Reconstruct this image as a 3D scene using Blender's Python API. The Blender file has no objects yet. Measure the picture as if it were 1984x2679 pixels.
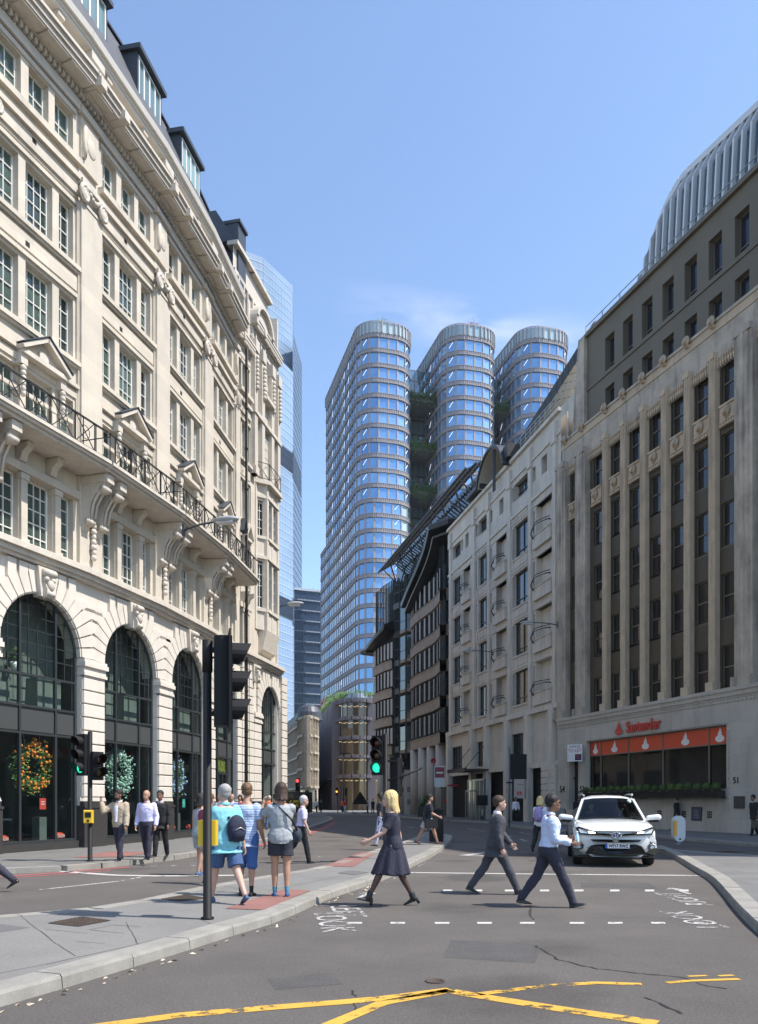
import bpy, math, random
from math import sin, cos, pi, radians, sqrt, atan2
from mathutils import Vector, Matrix, noise
random.seed(7)
C = bpy.context.scene.collection
F, CX, HY, H = 2100.0, 992.0, 2096.0, 1.6        # survey: focal length, principal column, horizon row, eye height

def g(px, py, z=0.0):                             # surveyed point on level ground
    Y = F*(H-z)/(py-HY)
    return ((px-CX)/F*Y, Y, z)
def pw(px, py, Y):
    return ((px-CX)/F*Y, Y, H+(HY-py)/F*Y)

class MB:
    def __init__(s): s.v=[]; s.f=[]; s.m=[]; s.s=[]
    def add(s, vs, fs, m=0, sm=False):
        o=len(s.v); s.v.extend([tuple(p) for p in vs])
        for f in fs:
            s.f.append([i+o for i in f]); s.m.append(m); s.s.append(sm)
    def quad(s, a,b,c,d, m=0): s.add([a,b,c,d],[(0,1,2,3)],m)
    def poly(s, pts, m=0): s.add(pts,[tuple(range(len(pts)))],m)
    def box(s, x0,x1,y0,y1,z0,z1, m=0):
        s.add([(x0,y0,z0),(x1,y0,z0),(x1,y1,z0),(x0,y1,z0),(x0,y0,z1),(x1,y0,z1),(x1,y1,z1),(x0,y1,z1)],
              [(3,2,1,0),(4,5,6,7),(0,1,5,4),(1,2,6,5),(2,3,7,6),(3,0,4,7)],m)
    def cbox(s, x0,x1,y0,y1,z0,z1, c=.02, m=0):    # chamfered front (towards -y)
        s.add([(x0,y1,z0),(x1,y1,z0),(x1,y1,z1),(x0,y1,z1),(x0,y0+c,z0),(x1,y0+c,z0),(x1,y0+c,z1),(x0,y0+c,z1),
               (x0+c,y0,z0+c),(x1-c,y0,z0+c),(x1-c,y0,z1-c),(x0+c,y0,z1-c)],
              [(0,1,2,3),(0,4,5,1),(1,5,6,2),(2,6,7,3),(3,7,4,0),(4,8,9,5),(5,9,10,6),(6,10,11,7),(7,11,8,4),(8,11,10,9)],m)
    def prism(s, poly, a0, a1, ax='y', m=0, sm=False):   # poly in the other two axes
        n=len(poly)
        def mk(p,a):
            return (p[0],a,p[1]) if ax=='y' else ((a,p[0],p[1]) if ax=='x' else (p[0],p[1],a))
        vs=[mk(p,a0) for p in poly]+[mk(p,a1) for p in poly]
        fs=[tuple(range(n)),tuple(range(2*n-1,n-1,-1))]
        s.add(vs,fs,m)
        s.add(vs,[(i,i+n,(i+1)%n+n,(i+1)%n) for i in range(n)],m,sm)
    def loft(s, rings, m=0, sm=True, cap=True, closed=True):
        n=len(rings[0]); vs=[p for r in rings for p in r]; fs=[]
        for k in range(len(rings)-1):
            for i in range(n if closed else n-1):
                j=(i+1)%n
                fs.append((k*n+i,k*n+j,(k+1)*n+j,(k+1)*n+i))
        if cap and closed:
            fs.append(tuple(range(n-1,-1,-1))); fs.append(tuple(range((len(rings)-1)*n,len(rings)*n)))
        s.add(vs,fs,m,sm)
    def tube(s, pts, r, n=8, m=0, sm=True, cap=True, flat=1.0):
        pts=[Vector(p) for p in pts]; k=len(pts)
        rs=r if isinstance(r,(list,tuple)) else [r]*k
        rings=[]; u=None
        for i,p in enumerate(pts):
            t=(pts[min(i+1,k-1)]-pts[max(i-1,0)]).normalized()
            if u is None:
                u=t.orthogonal().normalized() if abs(t.z)>.9 else Vector((0,0,1)).cross(t).normalized()
            u=(u-t*u.dot(t)).normalized(); w=t.cross(u)
            rings.append([p+(u*cos(2*pi*j/n)+w*sin(2*pi*j/n)*flat)*rs[i] for j in range(n)])
        s.loft(rings,m,sm,cap)
    def caps(s, a, b, ra, rb, n=10, m=0):            # tapered capsule
        a=Vector(a); b=Vector(b); t=(b-a).normalized() if (b-a).length>1e-6 else Vector((0,0,1))
        L=[a-t*ra*.95,a-t*ra*.7,a-t*ra*.3,a,b,b+t*rb*.3,b+t*rb*.7,b+t*rb*.95]
        R=[ra*.3,ra*.72,ra*.95,ra,rb,rb*.95,rb*.72,rb*.3]
        s.tube(L,R,n,m)
    def ell(s, c, r, n=12, k=8, m=0, rot=None):
        if not isinstance(r,(tuple,list)): r=(r,r,r)
        rings=[]
        for i in range(k+1):
            a=-pi/2+pi*i/k; a=max(-pi/2+.08,min(pi/2-.08,a))
            ring=[]
            for j in range(n):
                p=Vector((r[0]*cos(a)*cos(2*pi*j/n),r[1]*cos(a)*sin(2*pi*j/n),r[2]*sin(a)))
                if rot is not None: p=rot@p
                ring.append(p+Vector(c))
            rings.append(ring)
        s.loft(rings,m)
    def lathe(s, prof, c=(0,0,0), n=16, m=0, sm=True):
        s.loft([[(c[0]+r*cos(2*pi*j/n),c[1]+r*sin(2*pi*j/n),c[2]+z) for j in range(n)] for r,z in prof],m,sm)
    def bar(s, a, b, w, h=None, m=0, up=(0,0,1)):      # rectangular bar a->b
        h=h or w; a=Vector(a); b=Vector(b); t=(b-a).normalized(); u=Vector(up)
        if abs(t.dot(u))>.98: u=Vector((1,0,0))
        x=t.cross(u).normalized(); u=x.cross(t)
        q=[x*w/2+u*h/2,-x*w/2+u*h/2,-x*w/2-u*h/2,x*w/2-u*h/2]
        s.add([a+k for k in q]+[b+k for k in q],[(0,1,2,3),(7,6,5,4),(0,4,5,1),(1,5,6,2),(2,6,7,3),(3,7,4,0)],m)
    def move(s, f):
        s.v=[tuple(f(Vector(p))) for p in s.v]; return s
    def build(s, name, mats, parent=None, loc=(0,0,0), rz=0.0):
        me=bpy.data.meshes.new(name); me.from_pydata(s.v,[],s.f)
        if not isinstance(mats,(list,tuple)): mats=[mats]
        for q in mats: me.materials.append(q)
        me.polygons.foreach_set('material_index',s.m); me.polygons.foreach_set('use_smooth',s.s)
        me.update()
        return link(name,me,parent,loc,rz)

def link(name, me, parent=None, loc=(0,0,0), rz=0.0):
    o=bpy.data.objects.new(name,me); C.objects.link(o)
    o.location=loc; o.rotation_euler=(0,0,rz)
    if parent: o.parent=parent
    return o
def thing(name, label, cat, loc=(0,0,0), rz=0.0, group=None):
    o=bpy.data.objects.new(name,None); C.objects.link(o); o.location=loc; o.rotation_euler=(0,0,rz); o.empty_display_size=.2
    return tag(o,label,cat,group)
def tag(o, label, cat, group=None):
    o['label']=label; o['category']=cat
    if group: o['group']=group
    return o
def struct(o, kind='structure'):
    o['kind']=kind; return o
def dup(o, parent=None, loc=None, rz=None):           # copy an object with its parts
    c=o.copy(); C.objects.link(c)
    if parent is not None: c.parent=parent
    if loc is not None: c.location=loc
    if rz is not None: c.rotation_euler=(0,0,rz)
    for ch in [x for x in C.objects if x.parent==o]: dup(ch,c)
    return c
def rel(root, p): return (p[0]-root.location.x,p[1]-root.location.y,p[2]-root.location.z)

def grid_wall(mb, x0,x1,z0,z1, holes, depth=.3, y=0.0, m=0, mr=None):   # facade sheet with real openings and reveals
    mr=m if mr is None else mr
    xs=sorted(set([x0,x1]+[h[0] for h in holes]+[h[1] for h in holes])); zs=sorted(set([z0,z1]+[h[2] for h in holes]+[h[3] for h in holes]))
    xs=[x for x in xs if x0<=x<=x1]; zs=[z for z in zs if z0<=z<=z1]
    for i in range(len(xs)-1):
        for k in range(len(zs)-1):
            cx=(xs[i]+xs[i+1])/2; cz=(zs[k]+zs[k+1])/2
            if any(h[0]<cx<h[1] and h[2]<cz<h[3] for h in holes): continue
            mb.quad((xs[i],y,zs[k]),(xs[i+1],y,zs[k]),(xs[i+1],y,zs[k+1]),(xs[i],y,zs[k+1]),m)
    for a,b,c,d in holes:
        e=y+depth
        mb.quad((a,y,c),(a,y,d),(a,e,d),(a,e,c),mr); mb.quad((b,y,d),(b,y,c),(b,e,c),(b,e,d),mr)
        mb.quad((a,y,d),(b,y,d),(b,e,d),(a,e,d),mr); mb.quad((b,y,c),(a,y,c),(a,e,c),(b,e,c),mr)

def window_mb(w, h, cols=2, rows=4, fr=.05, bar=.025, gy=.05, transom=None):   # frame (0) and glass (1), centred on x, base z=0
    mb=MB()
    for a,b,c,d in ((-w/2,-w/2+fr,0,h),(w/2-fr,w/2,0,h),(-w/2+fr,w/2-fr,0,fr),(-w/2+fr,w/2-fr,h-fr,h)): mb.box(a,b,0,gy+.02,c,d)
    for i in range(1,cols):
        x=-w/2+w*i/cols; mb.box(x-bar/2,x+bar/2,.012,gy+.015,fr,h-fr)
    for k in range(1,rows):
        z=h*k/rows; t=bar*(1.8 if transom==k else 1); mb.box(-w/2+fr,w/2-fr,.008,gy+.01,z-t/2,z+t/2)
    mb.quad((-w/2,gy,0),(w/2,gy,0),(w/2,gy,h),(-w/2,gy,h),1)
    return mb

def text_mesh(name, body, size, mat, parent=None, loc=(0,0,0), rot=(0,0,0), ext=.01, align='CENTER', sx=1.0, bold=0.0):
    cu=bpy.data.curves.new(name,'FONT'); cu.body=body; cu.size=size; cu.extrude=ext; cu.align_x=align; cu.align_y='CENTER'
    cu.resolution_u=3; cu.offset=bold
    t=bpy.data.objects.new(name,cu); C.objects.link(t)
    bpy.context.view_layer.update()
    me=bpy.data.meshes.new_from_object(t.evaluated_get(bpy.context.evaluated_depsgraph_get()))
    bpy.data.objects.remove(t); me.name=name; me.materials.clear(); me.materials.append(mat)
    o=link(name,me,parent,loc); o.rotation_euler=rot; o.scale=(sx,1,1)
    return o

# ---------------------------------------------------------------- materials
def mat(name, col, rough=.75, metal=0.0, var=0.0, vs=1.0, bump=0.0, bs=30.0, spec=.5, joint=None, emit=None, streak=0.0, rnd=None, coat=0.0, speck=0.0, spots=None, fine=0.0):
    M=bpy.data.materials.new(name); M.use_nodes=True; nt=M.node_tree; N=nt.nodes; L=nt.links
    b=N['Principled BSDF']; b.inputs['Roughness'].default_value=rough; b.inputs['Metallic'].default_value=metal
    b.inputs['Specular IOR Level'].default_value=spec
    if coat: b.inputs['Coat Weight'].default_value=coat; b.inputs['Coat Roughness'].default_value=.04
    c4=(col[0],col[1],col[2],1); b.inputs['Base Color'].default_value=c4
    if emit:
        b.inputs['Emission Color'].default_value=(*emit[0],1); b.inputs['Emission Strength'].default_value=emit[1]
    tc=N.new('ShaderNodeTexCoord'); out=None
    def mix(fac, a, bcol, mode='MIX'):
        m=N.new('ShaderNodeMix'); m.data_type='RGBA'; m.blend_type=mode
        if isinstance(fac,float): m.inputs[0].default_value=fac
        else: L.new(fac,m.inputs[0])
        for i,v in ((6,a),(7,bcol)):
            if isinstance(v,tuple): m.inputs[i].default_value=v
            else: L.new(v,m.inputs[i])
        return m.outputs[2]
    def ramp(src,a,bb):
        r=N.new('ShaderNodeMapRange'); r.inputs[1].default_value=a; r.inputs[2].default_value=bb; r.clamp=True
        L.new(src,r.inputs[0]); return r.outputs[0]
    cur=c4
    if rnd:                                     # objects of this material differ from one another
        oi=N.new('ShaderNodeObjectInfo'); cur=mix(oi.outputs['Random'],c4,(*rnd,1))
    def noi(scale,detail=5,sc=(1,1,1)):
        mp=N.new('ShaderNodeMapping'); mp.inputs['Scale'].default_value=sc; L.new(tc.outputs['Object'],mp.inputs[0])
        n=N.new('ShaderNodeTexNoise'); n.inputs['Scale'].default_value=scale; n.inputs['Detail'].default_value=detail; n.inputs['Roughness'].default_value=.65
        L.new(mp.outputs[0],n.inputs['Vector']); return n.outputs['Fac']
    if var:
        f=ramp(noi(vs),.3,.7); cur=mix(f,cur if not isinstance(cur,tuple) else cur,tuple([x*(1-var) for x in col])+(1,)) if not rnd else mix(f,cur,mix(1.0,cur,(1-var,)*3+(1,),'MULTIPLY'))
    if streak:
        f=ramp(noi(2.2,6,(1,1,.12)),.5,.72); cur=mix(f,cur,mix(1.0,cur,(1-streak,1-streak,1-streak*.95,1),'MULTIPLY'))
    if speck:
        f=ramp(noi(85,2),.62,.72); cur=mix(f,cur,tuple([min(1,x*(1+speck)) for x in col])+(1,))
    if fine:                                    # coarse aggregate
        f=ramp(noi(38,3),.38,.62); cur=mix(f,cur,mix(1.0,cur,(1-fine,1-fine,1-fine,1),'MULTIPLY'))
    if spots:                                   # patches, gum and oil spots
        sc_,size,dk=spots; vo=N.new('ShaderNodeTexVoronoi'); vo.inputs['Scale'].default_value=sc_; L.new(tc.outputs['Object'],vo.inputs['Vector'])
        ad=N.new('ShaderNodeMath'); ad.operation='MULTIPLY_ADD'; ad.inputs[1].default_value=size*.8; L.new(noi(sc_*2.5,4),ad.inputs[0]); L.new(vo.outputs['Distance'],ad.inputs[2])
        r=N.new('ShaderNodeMapRange'); r.inputs[1].default_value=size*1.0; r.inputs[2].default_value=size*.75; L.new(ad.outputs[0],r.inputs[0])
        cur=mix(r.outputs[0],cur,mix(1.0,cur,(1-dk*.55,)*3+(1,),'MULTIPLY'))
    if joint:
        w,h,dk,plane=joint
        sp=N.new('ShaderNodeSeparateXYZ'); L.new(tc.outputs['Object'],sp.inputs[0]); cb=N.new('ShaderNodeCombineXYZ')
        L.new(sp.outputs[0],cb.inputs[0]); L.new(sp.outputs[2 if plane=='xz' else 1],cb.inputs[1])
        br=N.new('ShaderNodeTexBrick'); br.inputs['Scale'].default_value=1; br.inputs['Brick Width'].default_value=w; br.inputs['Row Height'].default_value=h
        br.inputs['Mortar Size'].default_value=.008; br.inputs['Mortar Smooth'].default_value=.3
        br.inputs['Color1'].default_value=(1,1,1,1); br.inputs['Color2'].default_value=(.86,.87,.88,1); br.inputs['Mortar'].default_value=(1-dk,)*3+(1,)
        L.new(cb.outputs[0],br.inputs['Vector']); cur=mix(1.0,cur,br.outputs['Color'],'MULTIPLY')
    if not isinstance(cur,tuple): L.new(cur,b.inputs['Base Color'])
    if bump:
        bp=N.new('ShaderNodeBump'); bp.inputs['Strength'].default_value=bump; bp.inputs['Distance'].default_value=.02
        L.new(noi(bs),bp.inputs['Height']); L.new(bp.outputs[0],b.inputs['Normal'])
    return M

def paint(name, col, wear=.5, scale=9.0):              # road paint with worn-through patches
    M=mat(name,col,.8,bump=.3,bs=60,var=.2,vs=3); nt=M.node_tree; N=nt.nodes; L=nt.links
    b=N['Principled BSDF']; out=N['Material Output']
    tc=N.new('ShaderNodeTexCoord'); n=N.new('ShaderNodeTexNoise'); n.inputs['Scale'].default_value=scale; n.inputs['Detail'].default_value=8; n.inputs['Roughness'].default_value=.75
    n2=N.new('ShaderNodeTexNoise'); n2.inputs['Scale'].default_value=1.1
    L.new(tc.outputs['Object'],n.inputs['Vector']); L.new(tc.outputs['Object'],n2.inputs['Vector'])
    ad=N.new('ShaderNodeMath'); ad.operation='MULTIPLY_ADD'; ad.inputs[1].default_value=.55; L.new(n2.outputs['Fac'],ad.inputs[0]); L.new(n.outputs['Fac'],ad.inputs[2])
    r=N.new('ShaderNodeMapRange'); r.inputs[1].default_value=wear+.22; r.inputs[2].default_value=wear+.3; L.new(ad.outputs[0],r.inputs[0])
    t=N.new('ShaderNodeBsdfTransparent'); m=N.new('ShaderNodeMixShader')
    L.new(r.outputs[0],m.inputs[0]); L.new(t.outputs[0],m.inputs[1]); L.new(b.outputs[0],m.inputs[2]); L.new(m.outputs[0],out.inputs[0])
    return M

def glass(name, tint=(.8,.9,.88), refl=.12):            # thin see-through pane
    M=bpy.data.materials.new(name); M.use_nodes=True; nt=M.node_tree; N=nt.nodes; L=nt.links
    N.remove(N['Principled BSDF']); out=N['Material Output']
    t=N.new('ShaderNodeBsdfTransparent'); t.inputs[0].default_value=(*tint,1)
    gl=N.new('ShaderNodeBsdfGlossy'); gl.inputs['Roughness'].default_value=.02
    fr=N.new('ShaderNodeLayerWeight'); fr.inputs[0].default_value=.5; pw_=N.new('ShaderNodeMath'); pw_.operation='POWER'; pw_.inputs[1].default_value=5; L.new(fr.outputs['Facing'],pw_.inputs[0])
    ad=N.new('ShaderNodeMath'); ad.operation='ADD'; ad.use_clamp=True; ad.inputs[1].default_value=refl; L.new(pw_.outputs[0],ad.inputs[0])
    m=N.new('ShaderNodeMixShader'); L.new(ad.outputs[0],m.inputs[0]); L.new(t.outputs[0],m.inputs[1]); L.new(gl.outputs[0],m.inputs[2]); L.new(m.outputs[0],out.inputs[0])
    return M

STONE=(.64,.575,.475)
M_stone=mat('portland_stone',STONE,.85,var=.13,vs=.9,bump=.15,bs=14,streak=.13,joint=(1.3,.55,.16,'xz'))
M_stoneplain=mat('carved_stone',(.62,.565,.485),.85,var=.16,vs=3,bump=.2,bs=18,streak=.16)
M_rust=mat('rusticated_stone',(.66,.61,.535),.85,var=.12,vs=2,bump=.15,bs=16,streak=.14)
M_granite=mat('dark_granite',(.055,.052,.05),.35,var=.4,vs=14,speck=.8)
M_whiteframe=mat('white_window_paint',(.72,.72,.68),.5)
M_greyframe=mat('dark_grey_metal',(.045,.052,.055),.4,.3)
M_leaded=mat('pane_green_dark',(.018,.028,.026),.04,rnd=(.13,.19,.155),spec=.7,bump=.03,bs=1.3,var=.6,vs=1.1)
M_iron=mat('black_iron',(.012,.012,.013),.45)
M_slate=mat('slate',(.10,.105,.115),.6,var=.35,vs=5,joint=(.5,.28,.5,'xz'))
M_lead=mat('lead_sheet',(.075,.085,.10),.5,.2,var=.3,vs=3)
M_asphalt=mat('asphalt',(.142,.127,.114),.9,var=.30,vs=.5,bump=.7,bs=120,speck=1.3,spots=(.35,.55,.55),fine=.28)
M_paving=mat('pavement_slabs',(.20,.195,.183),.85,var=.25,vs=.9,bump=.12,bs=90,joint=(.9,.6,.5,'xy'),spots=(7,.10,.4),fine=.12)
M_flag=mat('worn_asphalt_paving',(.22,.213,.20),.88,var=.25,vs=.6,bump=.2,bs=90,speck=.3,spots=(9,.10,.35),fine=.14)
M_kerb=mat('granite_kerb',(.30,.285,.25),.85,var=.3,vs=2.5,bump=.35,bs=110,speck=.5)
M_tactile=mat('red_tactile_paving',(.27,.13,.11),.85,var=.25,vs=2)
M_white=paint('worn_white_paint',(.54,.52,.48),.40)
M_whitew=paint('scrubbed_white_paint',(.5,.48,.45),.47,10)
M_yellow=paint('worn_yellow_paint',(.60,.35,.05),.45,7)
M_red=paint('worn_red_paint',(.42,.10,.10),.38,9)
M_black=mat('black_plastic',(.010,.010,.011),.6,spec=.25)
M_rubber=mat('rubber',(.012,.012,.012),.85)
M_yel=mat('yellow_plastic',(.72,.46,.02),.45)
M_concrete=mat('grey_concrete',(.33,.32,.30),.85,var=.2,vs=1.2,streak=.2,bump=.1,bs=30)
M_dark=mat('dark_interior',(.018,.018,.018),.9); M_shopin=mat('shop_wall',(.07,.075,.068),.9,var=.5,vs=.8); M_officein=mat('office_wall',(.20,.235,.215),.9,var=.5,vs=.9)
M_clear=glass('shop_glass',(.80,.88,.85),.06)
M_skyglass=mat('grey_glass',(.03,.04,.045),.03,spec=.7,bump=.015,bs=1.1)
# ================================================================ camera, sun, sky
SUN_EL=radians(56); SUN_D=Vector((-1,.25,0)).normalized()      # direction the shadows fall
sc=bpy.context.scene
cam=bpy.data.cameras.new('camera'); co=bpy.data.objects.new('camera',cam); C.objects.link(co); sc.camera=co
co.location=(0,0,H); co.rotation_euler=(pi/2,0,0)
cam.sensor_fit='VERTICAL'; cam.sensor_height=36; cam.lens=F/2679*36; cam.shift_y=(HY-1339.5)/2679; cam.clip_end=6000; cam.clip_start=.1
sun=bpy.data.lights.new('sun','SUN'); sun.energy=3.7; sun.angle=radians(.5); sun.color=(1,.94,.86)
so=bpy.data.objects.new('sun',sun); C.objects.link(so)
sd=Vector((SUN_D.x*cos(SUN_EL),SUN_D.y*cos(SUN_EL),-sin(SUN_EL)))
so.rotation_euler=sd.to_track_quat('-Z','Y').to_euler(); so.location=(40,-20,80)
W=bpy.data.worlds.new('World'); sc.world=W; W.use_nodes=True
nt=W.node_tree; N=nt.nodes; L=nt.links; bg=N['Background']; bg.inputs[1].default_value=.15
sk=N.new('ShaderNodeTexSky'); sk.sky_type='NISHITA'; sk.sun_disc=False; sk.sun_elevation=SUN_EL
sk.sun_rotation=atan2(-SUN_D.x,-SUN_D.y); sk.air_density=1.0; sk.dust_density=.5; sk.ozone_density=2.6; sk.altitude=0
# thin cirrus: noise on a high flat layer of air
tc=N.new('ShaderNodeTexCoord'); sep=N.new('ShaderNodeSeparateXYZ'); L.new(tc.outputs['Generated'],sep.inputs[0])
def math_(op,a,b=None,clamp=False):
    m=N.new('ShaderNodeMath'); m.operation=op; m.use_clamp=clamp
    for i,v in ((0,a),(1,b)):
        if v is None: continue
        if isinstance(v,(int,float)): m.inputs[i].default_value=v
        else: L.new(v,m.inputs[i])
    return m.outputs[0]
zz=math_('MAXIMUM',sep.outputs[2],.03)
cu=math_('DIVIDE',sep.outputs[0],zz); cv=math_('DIVIDE',sep.outputs[1],zz)
cb=N.new('ShaderNodeCombineXYZ'); L.new(math_('MULTIPLY',math_('DIVIDE',sep.outputs[0],math_('MAXIMUM',sep.outputs[1],.05)),4.5),cb.inputs[0]); L.new(math_('MULTIPLY',math_('DIVIDE',sep.outputs[2],math_('MAXIMUM',sep.outputs[1],.05)),11.0),cb.inputs[1])
nz=N.new('ShaderNodeTexNoise'); nz.inputs['Scale'].default_value=2.2; nz.inputs['Detail'].default_value=7; nz.inputs['Roughness'].default_value=.55; nz.inputs['Distortion'].default_value=.7
L.new(cb.outputs[0],nz.inputs['Vector'])
def bump_(src,c,w):                                # soft window round c
    d=math_('ABSOLUTE',math_('SUBTRACT',src,c)); return math_('SUBTRACT',1.0,math_('DIVIDE',d,w),True)
mr=N.new('ShaderNodeMapRange'); mr.inputs[1].default_value=.36; mr.inputs[2].default_value=.8; L.new(nz.outputs['Fac'],mr.inputs[0])
elev=math_('DIVIDE',sep.outputs[2],sep.outputs[1]); azi=math_('DIVIDE',sep.outputs[0],sep.outputs[1])
line=math_('ADD',elev,math_('MULTIPLY',azi,.16))     # the streak falls slightly to the right
msk=math_('MULTIPLY',bump_(line,.612,.04),bump_(azi,.13,.19))
msk=math_('MULTIPLY',msk,math_('GREATER_THAN',sep.outputs[1],.2))
cf=math_('MULTIPLY',math_('MULTIPLY',mr.outputs[0],msk),.45,True)
mx=N.new('ShaderNodeMix'); mx.data_type='RGBA'; L.new(cf,mx.inputs[0]); L.new(sk.outputs[0],mx.inputs[6]); mx.inputs[7].default_value=(6.9,6.5,7.3,1)
L.new(mx.outputs[2],bg.inputs[0])
sc.view_settings.view_transform='Standard'; sc.view_settings.look='None'; sc.view_settings.exposure=.92; sc.view_settings.gamma=1
sc.cycles.max_bounces=6; sc.cycles.diffuse_bounces=3; sc.cycles.glossy_bounces=3; sc.cycles.transparent_max_bounces=12
sc.cycles.caustics_reflective=False; sc.cycles.caustics_refractive=False

# ================================================================ ground
mb=MB(); mb.quad((-900,-60,0),(900,-60,0),(900,2500,0),(-900,2500,0)); struct(mb.build('road',M_asphalt))
PZ=.12
def G(*pts, z=0.0): return [g(x,y,z) for x,y in pts]
def off(poly, d):                                   # inset a polygon (ccw) by d
    n=len(poly); out=[]
    for i in range(n):
        a=Vector(poly[i-1][:2]); b=Vector(poly[i][:2]); c=Vector(poly[(i+1)%n][:2])
        t1=(b-a).normalized(); t2=(c-b).normalized(); n1=Vector((-t1.y,t1.x)); n2=Vector((-t2.y,t2.x))
        k=(n1+n2); k=k/max(.3,k.dot(n1)) if k.length>.2 else n1
        out.append(b+k*d)
    return out
def smooth(pts, it=2):
    for _ in range(it):
        o=[pts[0]]
        for a,b in zip(pts,pts[1:]):
            a=Vector(a); b=Vector(b); o+= [a*.75+b*.25,a*.25+b*.75]
        o.append(pts[-1]); pts=o
    return [Vector(p) for p in pts]
def kerb_line(mb, pts, w=.30, h=.125, step=.95, gap=.010):    # granite kerb stones, walking with the paving on the left
    pts=[Vector((p[0],p[1],0)) for p in pts]
    seg=[0]
    for a,b in zip(pts,pts[1:]): seg.append(seg[-1]+(b-a).length)
    def at(s):
        s=max(0,min(seg[-1],s))
        for i in range(len(pts)-1):
            if s<=seg[i+1]+1e-9:
                k=(s-seg[i])/max(1e-9,seg[i+1]-seg[i]); return pts[i].lerp(pts[i+1],k)
        return pts[-1]
    n=max(1,round(seg[-1]/step))
    for i in range(n):
        a=at(seg[-1]*i/n); b=at(seg[-1]*(i+1)/n); t=(b-a)
        if t.length<.05: continue
        t.normalize(); a=a+t*gap/2; b=b-t*gap/2; nn=Vector((-t.y,t.x,0)); jz=random.uniform(-.004,.004); c=.03
        prof=[(0,-.02),(.012,h-c+jz),(c,h+jz),(w,h+jz),(w,-.02)]
        mb.add([a+nn*d+Vector((0,0,z)) for d,z in prof]+[b+nn*d+Vector((0,0,z)) for d,z in prof],
               [(4,3,2,1,0),(5,6,7,8,9),(0,1,6,5),(1,2,7,6),(2,3,8,7),(3,4,9,8)])
def paving(name, outline, mat_, kerbs):
    mb=MB(); mb.prism([(p[0],p[1]) for p in outline],-.02,PZ-.004,'z'); struct(mb.build(name,mat_))
    mb=MB()
    for k in kerbs: kerb_line(mb,k)
    struct(mb.build('kerb',M_kerb))
def inset_line(pts,d=.05):
    out=[]
    for i,p in enumerate(pts):
        a=Vector(pts[max(i-1,0)][:2]); b=Vector(pts[min(i+1,len(pts)-1)][:2]); t=(b-a).normalized()
        out.append((p[0]-t.y*d,p[1]+t.x*d))
    return out
# near refuge island: front kerb from left to its tip, then back along the far side
front=smooth([g(*p) for p in ((-420,2760),(0,2635),(116,2602),(311,2542),(487,2489),(631,2441),(718,2418),(863,2350),(954,2322),(1013,2300),(1072,2272),(1145,2236),(1181,2204))],1)
back=smooth([g(*p,PZ) if 30<i_<99 or (i_>1) else g(*p) for i_,p in enumerate( ((1181,2204),(1186,2192),(1163,2182),(1125,2176),(1099,2180),(1085,2192),(995,2218),(927,2240),(840,2268),(700,2290),(525,2318),(364,2355),(212,2378),(0,2394),(-420,2430)))],1)
isl=[(p.x,p.y) for p in front]+[(p.x,p.y) for p in back[1:]]
paving('refuge_island',inset_line(isl+[isl[0]])[:-1],M_flag,[front,back])
# pavement in front of the arcaded building (left)
lf=smooth([g(*p) for p in ((730,2130),(800,2132.5),(850,2137),(866,2146),(842,2155),(800,2169),(700,2200),(560,2227),(460,2246),(300,2265),(140,2280),(0,2284),(-500,2310))],1)
lo=[(p.x,p.y) for p in lf]+[(-30,16),(-30,100)]
paving('pavement',inset_line(lo+[lo[0]])[:-1],M_paving,[lf])
# island on the right with the lit bollard
rf=smooth([g(*p) for p in ((2300,2700),(1984,2446),(1936,2399),(1886,2335),(1860,2306),(1817,2281),(1760,2244),(1715,2224),(1703,2219))]+[g(*p,PZ) for p in ((1712,2217),(1750,2222),(1984,2238),(2500,2268))],1)
rf=list(reversed(rf))
ro=[(p.x,p.y) for p in rf]
paving('traffic_island',inset_line(ro+[ro[0]])[:-1],M_paving,[rf])
# long pavement along the right-hand buildings, and the one round the podium
kf=smooth([g(*p) for p in ((820,2126.5),(903,2131),(1027,2137),(1158,2149),(1200,2150),(1272,2154),(1322,2162),(1385,2171),(1550,2181),(1705,2191),(1793,2200),(1984,2217),(2500,2262))],1)
ko=[(p.x,p.y) for p in kf]+[(40,22),(40,260),(-20,260)]
paving('pavement',inset_line(ko+[ko[0]])[:-1],M_paving,[kf])

# ---- markings (thin paint sheets)
def sheet(name, polys, m, z=.004):
    mb=MB()
    for p in polys: mb.poly([(q[0],q[1],z) for q in p])
    return struct(mb.build(name,m))
def band(pts, w, world=False):
    P=[Vector(p) if world else Vector(g(*p)) for p in pts]; out=[]
    l=[];r=[]
    for i,p in enumerate(P):
        t=(P[min(i+1,len(P)-1)]-P[max(i-1,0)]).normalized(); n=Vector((-t.y,t.x,0))*w/2
        l.append(p+n); r.append(p-n)
    return [[r[i],r[i+1],l[i+1],l[i]] for i in range(len(P)-1)]
yl=[]
yl+=band(((240,2688),(470,2657),(720,2636),(900,2622),(1010,2612),(1180,2590)),.15)
yl+=band(((845,2690),(1000,2625),(1180,2592)),.13)
yl+=band(((1180,2594),(1250,2606),(1450,2638),(1720,2678)),.16)
yl+=band(((1250,2602),(1330,2592),(1430,2580),(1560,2572),(1600,2573),(1680,2576)),.10)
yl+=band(((1745,2572),(1800,2567),(1935,2562)),.07)+band(((1800,2555),(1850,2553)),.05)+band(((1880,2554),(1920,2552)),.05)
sheet('yellow_box_marking',yl,M_yellow)
st=[]
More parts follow.
